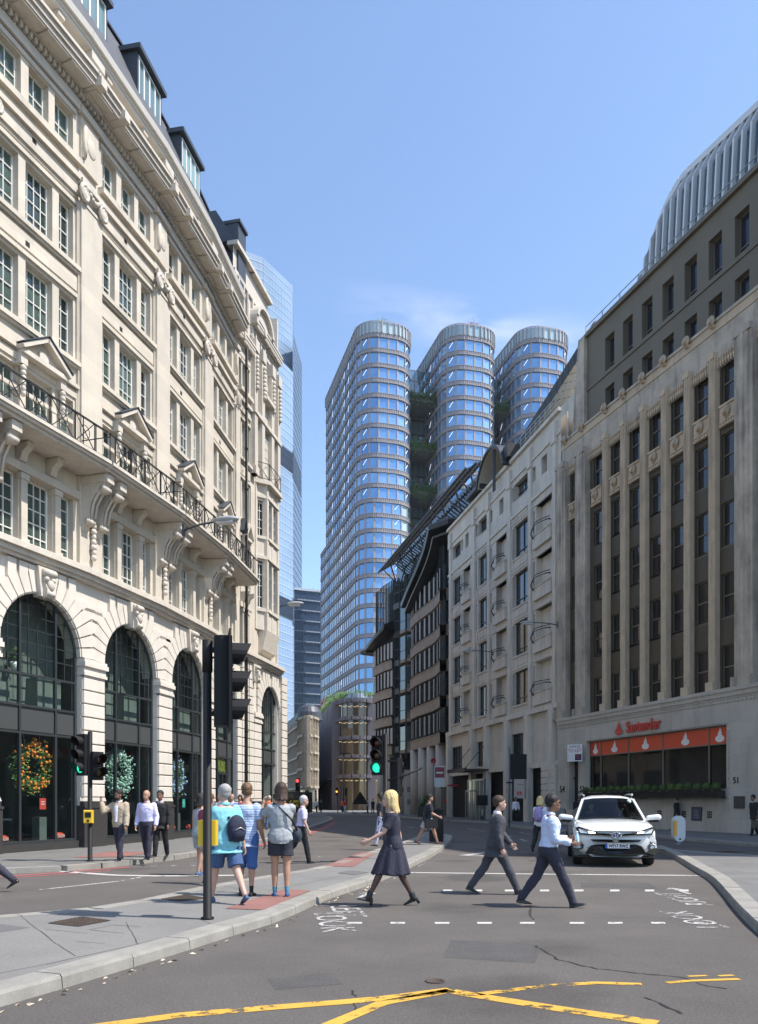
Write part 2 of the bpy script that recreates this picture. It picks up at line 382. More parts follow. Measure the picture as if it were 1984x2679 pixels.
for y,xs,w in ((2415,(929,1041,1157,1268,1380,1510,1610,1722,1834),38),(2330,(1172,1250,1333,1425,1515,1609,1700,1790),24)):
    for x in xs:
        a=g(x-w/2,y+2.5); b=g(x+w/2,y+2.5); c=g(x+w/2,y-2.2); d=g(x-w/2,y-2.2); st.append([a,b,c,d])
sheet('crossing_studs',st,M_white)
sheet('stop_line',band(((1075,2283),(1400,2287),(1835,2291)),.17)+band(((150,2279),(300,2290),(420,2292),(640,2290)),.22),M_white)
ln=[]
ln+=band(((105,2328),(310,2306),(380,2293)),.1)
for a,b in (((1222,2167),(1269,2175)),((1320,2184),(1339,2189)),((1361,2195),(1381,2202)),((1359,2178),(1402,2184)),((1020,2154),(1042,2159)),((1065,2163),(1082,2166)),((1100,2170),(1115,2173)),((955,2144),(985,2147)),((1460,2208),(1500,2214))):
    ln+=band((a,b),.12)
for x,y in ((402,2266),(455,2265),(505,2265),(838,2242),(660,2262),(715,2262)): ln+=band(((x-6,y),(x+6,y)),.18)
ln+=band(((1290,2228),(1215,2238),(1290,2240)),.35)
for i in range(9): ln+=band(((965+i*4,2150+i*5.2),(985+i*6,2150+i*5.2)),.22)
sheet('lane_lines',ln,M_whitew)
rr=[]
for dx in (0,9):
    rr+=band(((812-dx,2181+dx*.2),(850-dx,2168),(872-dx,2157),(877-dx,2150),(862-dx,2143.5),(835-dx,2139.5)),.12)
rr+=band(((0,2294),(160,2283),(340,2268)),.18)+band(((30,2297),(190,2286),(290,2278)),.10)+band(((670,2214),(712,2205),(812,2181)),.25)
sheet('red_route_lines',rr,M_red)
# writing on the crossing
def roadtext(s, c, size, rz, sx): 
    o=text_mesh('road_lettering',s,size,M_whitew,None,(c[0],c[1],.006),(0,0,rz),.0005,'CENTER',sx); struct(o)
roadtext('LOOK',g(868,2412),.62,-pi/2+.15,1.0); roadtext('LEFT',g(905,2384),.62,-pi/2+.15,1.0)
roadtext('LOOK',g(1815,2405),.60,pi/2-.02,.95); roadtext('RIGHT',g(1790,2352),.60,pi/2-.02,.95)
def arrow(c, rz):
    mb=MB(); k=[(-.5,-.04),(.2,-.04),(.2,-.16),(.55,0),(.2,.16),(.2,.04),(-.5,.04)]
    mb.poly([(x,y,0) for x,y in k]); struct(mb.build('road_arrow',M_whitew,None,(c[0],c[1],.006),rz))
arrow(g(955,2342),pi/2-.2); arrow(g(1778,2331),pi/2)
# tactile paving with blisters
def tactile(pix, nx=20):
    P=[Vector(g(x,y,PZ)) for x,y in pix]; mb=MB(); mb.poly([p+Vector((0,0,.004)) for p in P])
    nu=int((P[1]-P[0]).length/.085); nv=int((P[3]-P[0]).length/.085)
    for i in range(nu):
        for k in range(nv):
            u=(i+.5)/nu; v=(k+.5)/nv; p=P[0].lerp(P[1],u).lerp(P[3].lerp(P[2],u),v)
            mb.add([p+Vector((cos(a)*.022,sin(a)*.022,.004)) for a in (0,1.57,3.14,4.71)]+[p+Vector((cos(a)*.012,sin(a)*.012,.009)) for a in (0,1.57,3.14,4.71)],
                   [(4,5,6,7),(0,1,5,4),(1,2,6,5),(2,3,7,6),(3,0,4,7)])
    struct(mb.build('tactile_paving',M_tactile))
tactile(((590,2377),(690,2381),(812,2330),(745,2326)))
tactile(((848,2266),(925,2268),(985,2231),(945,2230)))
tactile(((190,2244),(330,2242),(400,2229),(285,2228)))
# iron covers
def cover(pix, z, m):
    P=[Vector(g(x,y,z))+Vector((0,0,.004)) for x,y in pix]; mb=MB(); mb.poly(P)
    for i in range(1,9):
        a=P[0].lerp(P[3],i/9); b=P[1].lerp(P[2],i/9); mb.bar(a,b,.012,.006)
        a=P[0].lerp(P[1],i/9); b=P[3].lerp(P[2],i/9); mb.bar(a,b,.012,.006)
    return mb.build('drain_cover',m)
M_rustiron=mat('rusty_iron',(.085,.06,.045),.8,var=.5,vs=9)
tag(cover(((124,2415),(205,2424),(292,2408),(215,2398)),PZ,M_rustiron),'rusty square iron cover set in the near island paving','drain cover')
tag(cover(((415,2352),(470,2358),(545,2350),(490,2341)),PZ,M_rustiron),'rusty worn iron cover beside the foot of the big black signal pole','drain cover')
tag(cover(((884,2284),(930,2289),(966,2282),(918,2277)),PZ,M_flag),'pale grey inspection cover on the island behind the blonde woman','drain cover')
tag(cover(((1850,2229),(1905,2233),(1960,2229),(1900,2226)),PZ,M_rustiron),'dark iron cover on the shaded right island','drain cover')
mb=MB(); c=g(1139,2568)
mb.lathe([(.09,0),(.09,.008),(.07,.008),(.07,.004),(.02,.004)],(0,0,0),28); tag(mb.build('manhole_cover',M_rustiron,None,(c[0],c[1],.001)),'small round iron cover sunk in the asphalt near the yellow lines','manhole cover')
# cracks and litter along the kerb
def crack(pix, w, seed):
    rnd=random.Random(seed); P=[Vector(g(*p)) for p in pix]; pts=[]
    for a,b in zip(P,P[1:]):
        n=max(2,int((b-a).length/.07))
        for i in range(n): pts.append(a.lerp(b,i/n)+Vector((rnd.uniform(-.02,.02),rnd.uniform(-.02,.02),0)))
    mb=MB()
    for a,b in zip(pts,pts[1:]):
        ww=w*rnd.uniform(.2,1); t=(b-a).normalized(); n=Vector((-t.y,t.x,0))*ww/2
        mb.quad(*[Vector((q.x,q.y,.0025)) for q in (a-n,b-n,b+n,a+n)])
    struct(mb.build('asphalt_crack',mat('tar',(.012,.012,.012),.9)))
crack(((1390,2371),(1386,2388),(1396,2408)),.03,1); crack(((1400,2475),(1460,2510),(1560,2535),(1700,2550),(1780,2557),(1800,2563),(1850,2580),(1920,2590)),.035,2)
crack(((1690,2610),(1740,2630),(1790,2660)),.04,3); crack(((925,2590),(930,2630),(920,2655)),.02,4); crack(((1560,2400),(1800,2404)),.012,5); crack(((500,2330),(900,2300)),.0,6)
M_joint=mat('paving_joint',(.06,.056,.05),.95)
def joint(pix,w):
    mb=MB()
    for a,b in zip(pix,pix[1:]):
        p=Vector(g(*a,PZ)); q=Vector(g(*b,PZ)); n_=max(1,int((q-p).length/.25)); t=(q-p).normalized(); s_=Vector((-t.y,t.x,0))
        k=[p.lerp(q,i/n_)+s_*random.uniform(-.008,.008) for i in range(n_+1)]
        for u,v in zip(k,k[1:]): ww=w*random.uniform(.5,1.1)/2; mb.quad(*[Vector((c.x,c.y,PZ-.002)) for c in (u-s_*ww,v-s_*ww,v+s_*ww,u+s_*ww)])
    struct(mb.build('paving_joint',M_joint))
for p in (((233,2432),(296,2419),(368,2424)),((233,2432),(325,2441)),((373,2398),(398,2394),(508,2402)),((116,2430),(229,2441)),((199,2462),(275,2468)),((0,2545),(120,2522),(330,2476),(480,2440),(640,2409)),((330,2412),(365,2476)),((520,2402),(560,2420)),((700,2330),(900,2290)),((560,2310),(640,2330)),((60,2400),(150,2470),(200,2500))): joint(p,.014)
mb=MB(); mb.poly([Vector(g(x,y,PZ))-Vector((0,0,.0015)) for x,y in ((-40,2445),(78,2426),(0,2417),(-60,2414))][::-1]); struct(mb.build('asphalt_patch',mat('dark_patch',(.12,.118,.115),.9,speck=.4)))
for k,(pts_,) in enumerate(((((1180,2460),(1420,2470),(1400,2520),(1160,2505)),),(((700,2560),(860,2545),(900,2575),(720,2590)),),(((1520,2310),(1700,2312),(1720,2325),(1520,2322)),))):
    mb=MB(); mb.poly([Vector(g(x,y))+Vector((0,0,.0015)) for x,y in pts_]); struct(mb.build('asphalt_patch',mat('tar_patch',(.095,.088,.083),.9,var=.3,vs=2,speck=1.2,fine=.3)))
M_leaf=mat('dry_leaf',(.45,.33,.2),.9,rnd=(.6,.55,.45))
mb=MB(); rnd=random.Random(5)
for i in range(110):
    k=rnd.randrange(2,len(front)-3); p=front[k].lerp(front[k+1],rnd.random())+Vector((rnd.uniform(.02,.18),rnd.uniform(-.16,-.03),.004))
    a=rnd.uniform(0,6.28); r=rnd.uniform(.012,.04); u=Vector((cos(a),sin(a),rnd.uniform(-.1,.4)))*r; v=Vector((-sin(a),cos(a),.1))*r*.5
    mb.poly([p-u,p-v,p+u,p+v+Vector((0,0,.01))])
struct(mb.build('dry_leaves',M_leaf),'stuff')
# ================================================================ arcaded stone building (left)
LB=thing('stone_building','cream stone building on the left with tall arched shop windows, balconies and grey dormers','building',(-9.67,25.7,PZ))
pts=[(-13.0,17.37),(-11.25,21.49),(-9.67,25.70),(-8.46,30.03),(-7.62,34.45),(-7.08,38.92),(-6.60,41.0),(-5.75,45.2)]
BW=4.5
bays=[]
for a,b in zip(pts,pts[1:]): bays.append(((a[0],a[1],0.0),atan2(b[1]-a[1],b[0]-a[0]),sqrt((b[0]-a[0])**2+(b[1]-a[1])**2)))
def lput(o,i,x=0,y=0,z=0):                           # set a part at local (x,y,z) of bay i
    p,a,w=bays[i]
    if i==5: x*=.474
    o.parent=LB; o.location=rel(LB,(p[0]+x*cos(a)-y*sin(a),p[1]+x*sin(a)+y*cos(a),z)); o.rotation_euler=(0,0,a)
    if i==5: o.scale.x=.474
    if i==6: o.scale.x=.95
    return o
ZS=8.62; XC=2.83; R=1.66; ZA=6.0                      # string course, arch centre, radius, springing
# --- reusable shapes (bay-local: x along the wall, -y to the street)
LIGHTS=[(1.36,.66),(2.30,1.02),(3.46,.66)]           # left edge and width of the three lights
LIGHTS=[(1.36,.70),(2.34,1.08),(3.70,.62)]
L6=[(1.36,.80),(2.46,.80),(3.52,.80)]
FL=[(9.15,2.05,LIGHTS),(12.36,1.95,LIGHTS),(15.70,1.85,LIGHTS),(18.75,1.75,LIGHTS),(22.2,1.25,L6)]
def upper_wall():
    mb=MB(); holes=[]
    for z,h,ls in FL:
        for x,w in ls: holes.append((x,x+w,z,z+h))
    grid_wall(mb,0,BW+.02,ZS+.4,24.1,holes,.34,0.0)
    for z,h,ls in FL[2:4]:                            # moulded surround, sill and head of each group
        x0=ls[0][0]-.16; x1=ls[2][0]+ls[2][1]+.10
        for a,b,c,d,p in ((x0-.12,x0,z-.1,z+h+.22,.07),(x1,x1+.10,z-.1,z+h+.22,.07),(x0,x1,z+h+.10,z+h+.22,.08),(x0-.2,x1+.16,z-.24,z-.1,.16),(x0-.12,x1+.1,z-.32,z-.24,.10)): mb.box(a,b,-p,.02,c,d)
        mb.box(x0-.05,x1+.05,-.035,.02,z+h+.34,z+h+.80)
    z,h,ls=FL[1]
    mb.box(1.1,1.22,-.06,.02,z,z+h+.4); mb.box(4.40,4.49,-.06,.02,z,z+h+.4); mb.box(1.22,4.40,-.05,.02,z+h+.12,z+h+.34); mb.box(1.15,4.47,-.14,.02,z+h+.42,z+h+.54); mb.box(1.36,4.32,-.02,.05,z+1.22,z+1.34)
    for z0,z1,p in ((20.95,21.12,.10),(21.12,21.45,.05),(21.45,21.62,.16),(21.62,21.85,.08),(21.85,22.05,.24)): mb.box(1.09,BW,-p,.02,z0,z1)
    z,h,ls=FL[4]; mb.box(1.2,4.42,-.05,.02,z+h+.05,z+h+.2)
    z,h,ls=FL[0]
    for k in range(2):                                # pilaster strips between the lights of the lower storey
        xa=ls[k][0]+ls[k][1]; xb=ls[k+1][0]; mb.box(xa+.02,xb-.02,-.10,.05,z,z+h); mb.box(xa-.02,xb+.02,-.14,.05,z+h-.18,z+h); mb.box(xa-.02,xb+.02,-.14,.05,z,z+.14)
    mb.box(1.2,4.45,-.16,.02,z+h+.02,z+h+.26)
    for x in (2.05,3.25): mb.prism([(-.02,z+h+.25),(-.02,12.0),(-.5,12.0),(-.46,11.85),(-.28,11.72),(-.2,11.5)],x-.12,x+.12,'x')
    mb.box(1.36,1.6,-.012,.0,11.55,11.75,1); mb.box(2.55,2.72,-.05,.0,21.2,21.36,1); mb.box(2.3,2.46,-.045,.0,17.98,18.12,1)
    return mb
def arcade():
    mb=MB(); top=ZS; y0=-.20
    # backing sheet with the arch opening, then proud rusticated voussoirs
    N=18; arc=[(XC+R*cos(pi-pi*i/N),ZA+.18+R*sin(pi-pi*i/N)) for i in range(N+1)]
    x0,x1=1.15,BW+.02
    for i in range(N):
        a,b=arc[i],arc[i+1]; mb.quad((a[0],-.12,a[1]),(b[0],-.12,b[1]),(b[0],-.12,top),(a[0],-.12,top))
        mb.quad((a[0],-.12,a[1]),(a[0],.45,a[1]),(b[0],.45,b[1]),(b[0],-.12,b[1]))
    mb.quad((0,-.12,ZA),(arc[0][0],-.12,ZA),(arc[0][0],-.12,top),(0,-.12,top)); mb.quad((arc[-1][0],-.12,ZA),(x1,-.12,ZA),(x1,-.12,top),(arc[-1][0],-.12,top))
    mb.quad((arc[0][0],-.12,0),(arc[0][0],.2,0),(arc[0][0],.2,ZA+.2),(arc[0][0],-.12,ZA+.2)); mb.quad((arc[-1][0],.2,0),(arc[-1][0],-.12,0),(arc[-1][0],-.12,ZA+.2),(arc[-1][0],.2,ZA+.2))
    nv=17; g_=.012
    for i in range(nv):
        if i==nv//2: continue                          # the keystone is a part of its own
        t0=pi-pi*i/nv-g_; t1=pi-pi*(i+1)/nv+g_
        P=lambda t,r:(XC+r*cos(t),ZA+.18+r*sin(t))
        mid=(t0+t1)/2; lo=.22; ro=R+ (.62 if i%2 else .50)+ .45*abs(cos(mid))**4
        ro=min(ro,2.2/max(.01,abs(cos(t0))),2.2/max(.01,abs(cos(t1))))
        a,b=P(t0,R),P(t1,R); c,d=P(t1,ro),P(t0,ro)
        inner=[a,b]
        if sin(mid)<.80:
            side=-1 if cos(mid)<0 else 1; xe=(XC-2.25-.0) if side<0 else XC+2.25
            xe=max(.62,xe) if side<0 else min(BW+.6,xe)
            e=[c,(xe,c[1]),(xe,d[1]),d] if side<0 else [c,(xe,c[1]),(xe,d[1]),d]
            poly=[a]+[b]+e
        else:
            tp=top-.05; poly=[a,b,c,(c[0],tp),(d[0],tp),d]
            if tp-c[1]<.02: poly=[a,b,c,d]
        mb.prism(poly,y0-.02,-.11,'y')
        q=[P(t0,R-.005),P(t1,R-.005)]                  # soffit blocks show as teeth
        mb.prism([P(t0,R+.02),P(t1,R+.02),P(t1,R-.05),P(t0,R-.05)],-.18,.12,'y')
    return mb
def pier():
    mb=MB()
    mb.box(.0,1.15,-.12,.2,0,ZA)                      # core
    z=1.72
    while z<5.6:
        h=min(.43,5.62-z); mb.cbox(.03,1.14,-.25,-.115,z+.018,z+h-.018,.02); 
        for xa,xb in ((-.02,.0),(1.15,1.17)): mb.box(xa,xb,-.2,.10,z+.018,z+h-.018)
        z+=h
    mb.box(-.03,1.20,-.30,.10,5.64,5.74); mb.box(-.0,1.17,-.27,.1,5.74,5.92); mb.box(-.05,1.22,-.34,.12,5.92,6.06); mb.box(-.02,1.19,-.30,.12,6.06,6.17)
    mb.prism([(-.02,1.6),(1.22,1.6),(1.16,1.72),(.04,1.72)],-.24,.1,'y')
    return mb
def plinth():
    mb=MB(); mb.box(-.03,1.20,-.30,.12,PZ-.02,1.45); mb.box(.0,1.17,-.27,.12,1.45,1.6); mb.box(-.05,1.22,-.33,.12,1.38,1.46); return mb
def string_course():
    mb=MB()
    for z0,z1,p in ((ZS,ZS+.1,.3),(ZS+.1,ZS+.24,.40),(ZS+.24,ZS+.40,.52),(ZS+.40,ZS+.44,.48)): mb.box(0,BW+.03,-p,.05,z0,z1)
    return mb
def keystone():
    mb=MB(); z0=ZA+R+.02; 
    mb.prism([(-.24,z0),(.24,z0),(.36,ZS-.06),(-.36,ZS-.06)],-.36,-.05,'y')
    mb.prism([(-.36,z0-.08),(-.50,z0+.02),(-.52,z0+.22),(-.42,z0+.42),(-.46,z0+.62),(-.36,z0+.72)],-.17,.17,'x',0,True)
    mb.tube([(-.23,-.44,z0+.72),(.23,-.44,z0+.72)],.11,10); mb.tube([(-.15,-.46,z0+.1),(.15,-.46,z0+.1)],.09,10); mb.ell((0,-.5,z0+.34),(.13,.08,.16)); mb.ell((-.13,-.46,z0+.52),.08); mb.ell((.13,-.46,z0+.52),.08)
    return mb
def arch_window(door=False):
    mb=MB(); w=1.60; y=.02; zb=.35; zt=ZA+.18; N=16
    xs=[XC-w,XC-.72,XC+.72,XC+w]
    # panes
    mb.quad((xs[0],y+.03,zb),(xs[3],y+.03,zb),(xs[3],y+.03,zt),(xs[0],y+.03,zt),1)
    mb.poly([(XC+w*cos(pi*i/N),y+.03,zt+w*sin(pi*i/N)) for i in range(N+1)],1)
    def vb(x,z0,z1,t=.07): mb.box(x-t/2,x+t/2,y-.05,y+.05,z0,z1)
    def hb(z,x0=None,x1=None,t=.07): mb.box(xs[0] if x0 is None else x0,xs[3] if x1 is None else x1,y-.045,y+.045,z-t/2,z+t/2)
    for x in (xs[0]+.03,xs[1],xs[2],xs[3]-.03): vb(x,zb,zt+(sqrt(max(0,w*w-(x-XC)**2)) if abs(x-XC)<1.3 else 0),.08)
    for z in (zb+.04,3.62,4.42,5.35): hb(z)
    for z in (5.9,6.32,6.72,7.12,7.45):
        ww=w if z<zt else sqrt(max(0,w*w-(z-zt)**2)); mb.box(XC-ww,XC+ww,y+.005,y+.035,z-.014,z+.014)
    for x in (XC-1.14,XC-.36,XC,XC+.36,XC+1.14): mb.box(x-.013,x+.013,y+.005,y+.035,5.35,zt+sqrt(w*w-(x-XC)**2))
    A=[(XC+r*cos(pi*i/N),zt+r*sin(pi*i/N)) for r in (w,) for i in range(N+1)]
    mb.tube([(a,y,b) for a,b in A],.05,6)
    for a,b in ((xs[0],xs[1]),(xs[1],xs[2]),(xs[2],xs[3])): mb.box(a+.05,b-.05,y+.0,y+.025,3.68,4.38,2)   # grey floor panel
    mb.box(xs[0],xs[3],y-.16,y+.1,PZ,zb,3); mb.box(xs[0],xs[3],y-.22,y+.1,PZ+.2,zb+.0,3) if False else None
    if door:
        for x in (XC-.55,XC,XC+.55): vb(x,zb,2.9,.09)
        hb(2.9,XC-.6,XC+.6,.12)
    return mb
def interior():
    mb=MB(); y=.12; d=2.4
    x0,x1=1.15,4.55
    mb.box(x0,x1,y+.75,y+.8,4.3,7.75,1); mb.box(x0+.2,x0+1.0,y+.3,y+.9,4.3,5.1,1); mb.box(x1-1.3,x1-.3,y+.3,y+.8,4.3,5.4,1); mb.box(x0+.4,x0+1.8,y+1.0,y+1.5,1.0,1.06,1); mb.box(x1-.9,x1-.6,y+.6,y+.9,.3,1.1,1)
    mb.box(x0,x1,d,d+.05,0,7.8); mb.box(x0-.04,x0,y,d,0,7.8); mb.box(x1,x1+.04,y,d,0,7.8); mb.box(x0,x1,y,d,.0,.3); mb.box(x0,x1,y+.0,d,3.7,4.3); mb.box(x0,x1,y,d,7.75,7.85)
    return mb
def pilaster():
    mb=MB(); mb.box(0,1.1,-.17,.02,12.3,20.75); mb.box(-.05,0,-.09,.02,12.3,20.75); mb.box(1.1,1.15,-.09,.02,12.3,20.75); mb.box(-.03,1.13,-.21,.02,12.3,12.55)
    mb.box(.1,1.0,-.10,.02,22.05,23.65); mb.box(.12,.26,-.16,-.09,22.3,23.3); mb.box(.0,1.1,-.2,.02,23.65,23.85)
    mb.tube([(.19,-.16,22.3),(.19,-.18,22.6),(.19,-.15,22.9),(.19,-.17,23.3)],[.05,.08,.05,.07],8)
    mb.ell((.62,-.10,22.9),(.24,.05,.3)); 
    mb.box(-.02,1.12,-.12,.02,9.05,12.0)
    return mb
def capital():
    mb=MB(); z=20.75
    mb.box(-.02,1.12,-.24,.0,z+.62,z+.78); mb.box(.05,1.05,-.2,.0,z,z+.1)
    for x in (.06,1.04):
        s=[]
        for i in range(22):
            a=i/21*4.2*pi; r=.27*(1-i/24); s.append((x+r*cos(a+1.57)*.85,-.27,z+.28+r*sin(a+1.57)))
        mb.tube(s,[.075*(1-i/34) for i in range(22)],6); mb.ell((x,-.24,z+.28),(.2,.08,.22))
    for i in range(7):
        t=i/6; mb.ell((.22+.66*t,-.26,z+.52-.2*sin(pi*t)),.085,8,6)
    return mb
def corbel():
    p=[(0,12.0),(-1.05,12.0),(-1.05,11.74),(-.98,11.68),(-1.0,11.55),(-.86,11.46),(-.62,11.42),(-.48,11.2),(-.42,10.9),(-.40,10.65),(-.33,10.5),(-.22,10.44),(-.14,10.3),(0,10.25)]
    mb=MB(); mb.prism(p,-.15,.15,'x'); mb.box(-.18,.18,-1.1,0,11.74,12.0)
    mb.tube([(-.17,-.9,11.56),(.17,-.9,11.56)],.12,10); mb.tube([(-.17,-.33,10.58),(.17,-.33,10.58)],.10,10)
    for x in (-.10,.10): mb.tube([(x,-1.0,11.6),(x,-.72,11.44),(x,-.52,11.12),(x,-.45,10.7)],.045,6)
    return mb
def drop():                                            # carved garland hanging between a pair of corbels
    mb=MB(); 
    for k in range(7): mb.ell((0,-.2,10.55-k*.17),(.10+.03*sin(k*2.1),.09,.11),8,6)
    return mb
def balcony():
    mb=MB(); mb.box(0,BW+.03,-1.28,.0,12.12,12.28); mb.box(0,BW+.03,-1.34,.0,12.20,12.30); mb.box(0,BW+.03,-1.18,0,12.02,12.12)
    return mb
def railing():
    mb=MB(); y=-1.2; z0=12.36; z1=13.22
    mb.box(0,BW,y-.025,y+.025,z1-.03,z1+.015); mb.box(0,BW,y-.02,y+.02,z0,z0+.03)
    for x in (.02,.30,1.16,1.22,1.50,2.0,2.06,3.0,3.06,3.4,3.9,3.96): mb.box(x-.012,x+.012,y-.012,y+.012,z0-.08,z1)
    for a,b in ((.3,1.16),(1.22,2.0),(2.06,3.0),(3.06,3.9)):
        mb.bar((a,y,z0),(b,y,z1),.022); mb.bar((a,y,z1),(b,y,z0),.022)
    for c in ((.73),(1.61),(2.53),(3.48)):
        mb.tube([(c+.2*cos(t*pi/8),y,(z0+z1)/2+.2*sin(t*pi/8)) for t in range(17)],.012,5)
    mb.bar((.02,y,z1-.1),(.02,-.05,z1-.1),.025)
    return mb
def pediment():
    mb=MB(); x=2.88; w=.92; z=14.62
    mb.box(x-w,x+w,-.30,.02,z,z+.14); mb.prism([(x-w,z+.14),(x+w,z+.14),(x,z+.75)],-.12,.02,'y')
    for s in (-1,1): mb.bar((x+s*(w+.06),-.2,z+.14),(x,-.2,z+.80),.36,.12,0,(0,0,1))
    for s in (-1,1):
        mb.box(x+s*.8-.13,x+s*.8+.13,-.22,.02,z-.30,z)
        for k in range(6): mb.ell((x+s*.80,-.17,z-.4-k*.15),(.10-.008*k,.09,.10),8,6)
    mb.box(x-.18,x+.18,-.20,0,z+.2,z+.42)
    return mb
def pediment_cap():
    mb=MB(); x=2.88; w=1.0; z=14.62
    for s in (-1,1): mb.bar((x+s*(w+.02),-.2,z+.24),(x,-.2,z+.90),.44,.03,0,(0,0,1))
    return mb
def cornice():
    mb=MB(); 
    for z0,z1,p in ((23.72,23.85,.16),(23.85,24.08,.10),(24.28,24.36,.36),(24.5,24.66,1.05),(24.66,24.76,1.16)): mb.box(0,BW+.03,-p,.05,z0,z1)
    mb.box(0,BW+.03,-.95,.05,24.36,24.50)
    x=.05
    while x<BW: mb.box(x,x+.10,-.28,.0,24.10,24.27); x+=.19
    for x in (.10,1.55,2.55,3.55): mb.box(x,x+.9,-.90,-.30,24.30,24.37)
    for x in (-.05,1.25): mb.box(x+.05,x+.35,-1.26,-.2,24.34,24.62)
    return mb
def attic():
    mb=MB(); grid_wall(mb,0,BW+.02,24.76,26.55,[(1.45,2.15,25.1,26.05),(2.4,3.3,25.1,26.05),(3.55,4.2,25.1,26.05)],.22,.30)
    mb.prism([(.3,24.76),(.3,26.25),(-.45,26.25),(-.45,26.0),(-.05,25.35),(-.15,24.76)],.15,.85,'x')
    mb.box(.1,.9,-.35,.25,24.76,25.35)
    for x in (1.2,3.38): mb.prism([(.3,25.9),(.3,26.25),(-.4,26.25),(-.4,26.1),(-.05,25.9)],x-.14,x+.14,'x')
    return mb
def eave():
    mb=MB(); mb.box(0,BW+.04,-.72,.6,26.25,26.36); mb.box(0,BW+.04,-.80,.6,26.36,26.46); mb.prism([(-.95,26.46),(.6,26.46),(.6,26.66),(-1.02,26.66)],0,BW+.04,'x'); return mb
def roof():
    mb=MB(); mb.prism([(-.55,26.66),(3.0,26.66),(3.0,29.8),(.8,29.8)],0,BW+.03,'x'); mb.box(0,BW+.03,.7,3.0,29.8,29.88,1); return mb
def hip_roof():
    mb=MB(); a=(0,-.55,26.66);b=(4.4,-.55,26.66);c=(3.1,.8,29.8);d=(0,.8,29.8);e=(4.4,3,26.66);f=(3.1,3,29.8)
    mb.quad(a,b,c,d); mb.quad(b,e,f,c); mb.quad(d,c,f,(0,3,29.8),1); mb.box(0,3.15,.7,.95,29.8,29.9,1); return mb
def dormer():                                          # own frame: x=0 right edge, going left
    mb=MB(); w=1.9; z0=26.66; z1=29.0
    mb.prism([(-.45,z0),(2.2,z0),(2.2,z1),(-.45,z1)],-w,-w+.08,'x',1); mb.prism([(-.45,z0),(2.2,z0),(2.2,z1),(-.45,z1)],-.08,0,'x',1)
    mb.box(-w-.12,.12,-.62,2.3,z1,z1+.16,1); mb.box(-w-.05,.05,-.52,2.3,z1+.16,z1+.24,1)
    return mb
M_fr=[M_whiteframe,M_leaded]
mW=[window_mb(.70,2.05,2,4,transom=None),window_mb(1.08,2.05,4,4),window_mb(.62,2.05,2,4)]
shapes={'wall':upper_wall().build('wall',[M_stone,M_dark]),'arcade':arcade().build('arcade',[M_rust]),'string_course':string_course().build('string_course',M_stoneplain),
 'pier':pier().build('pier',M_rust),'keystone':keystone().build('keystone',M_stoneplain),'interior':interior().build('shop_interior',[M_shopin,M_officein]),
 'pilaster':pilaster().build('pilaster',M_stone),'capital':capital().build('capital',M_stoneplain),'corbel':corbel().build('corbel',M_stoneplain),'garland':drop().build('garland',M_stoneplain),
 'balcony':balcony().build('balcony',M_stoneplain),'railing':railing().build('railing',M_iron),'pediment':pediment().build('pediment',M_stoneplain),'pediment_cap':pediment_cap().build('lead_cap',M_lead),
 'cornice':cornice().build('cornice',M_stoneplain),'attic':attic().build('attic_wall',M_stoneplain),'eave':eave().build('eave',mat('eave_paint',(.62,.59,.53),.7,var=.08,vs=2)),'hip_roof':hip_roof().build('roof',[M_slate,M_lead]),'roof':roof().build('roof',[M_slate,M_lead]),
 'dormer':dormer().build('dormer',[M_greyframe,M_lead]),'plinth':plinth().build('plinth',M_granite),
 'arch_window':arch_window().build('arched_window',[M_greyframe,M_clear,mat('grey_panel',(.06,.064,.064),.4),M_granite])}
M_dwin=mat('dormer_pane',(.10,.16,.18),.05,rnd=(.28,.42,.42),spec=.6)
shapes['dormer_window']=window_mb(1.72,2.2,4,1,.06,.09).build('window',[M_whiteframe,M_dwin])
wins={}
for z,h,ls in FL:
    for k,(x,w) in enumerate(ls):
        cols={.70:2,.62:2,1.08:4,.80:2}[w]
        if (w,h) not in wins: wins[(w,h)]=window_mb(w,h,cols,5 if h>2 else (4 if h>1.5 else 2),transom=None,bar=.028).build('window',M_fr)
wins['attic0']=window_mb(.7,.95,2,1).build('window',M_fr); wins['attic1']=window_mb(.9,.95,3,1).build('window',M_fr)
used=set()
def place(src,i,x=0,y=0,z=0,parent=None):
    o=shapes.get(src) if isinstance(src,str) else None
    o=o or wins[src]
    if o.name in used: c=o.copy(); C.objects.link(c); o=c
    else: used.add(o.name)
    lput(o,i,x,y,z)
    if parent is not None:                             # make it a sub-part, same place
        m=o.location.copy(); a=o.rotation_euler.z; o.parent=parent
        pr=Matrix.Rotation(-parent.rotation_euler.z,3,'Z'); o.location=pr@(m-parent.location); o.rotation_euler=(0,0,a-parent.rotation_euler.z)
    return o
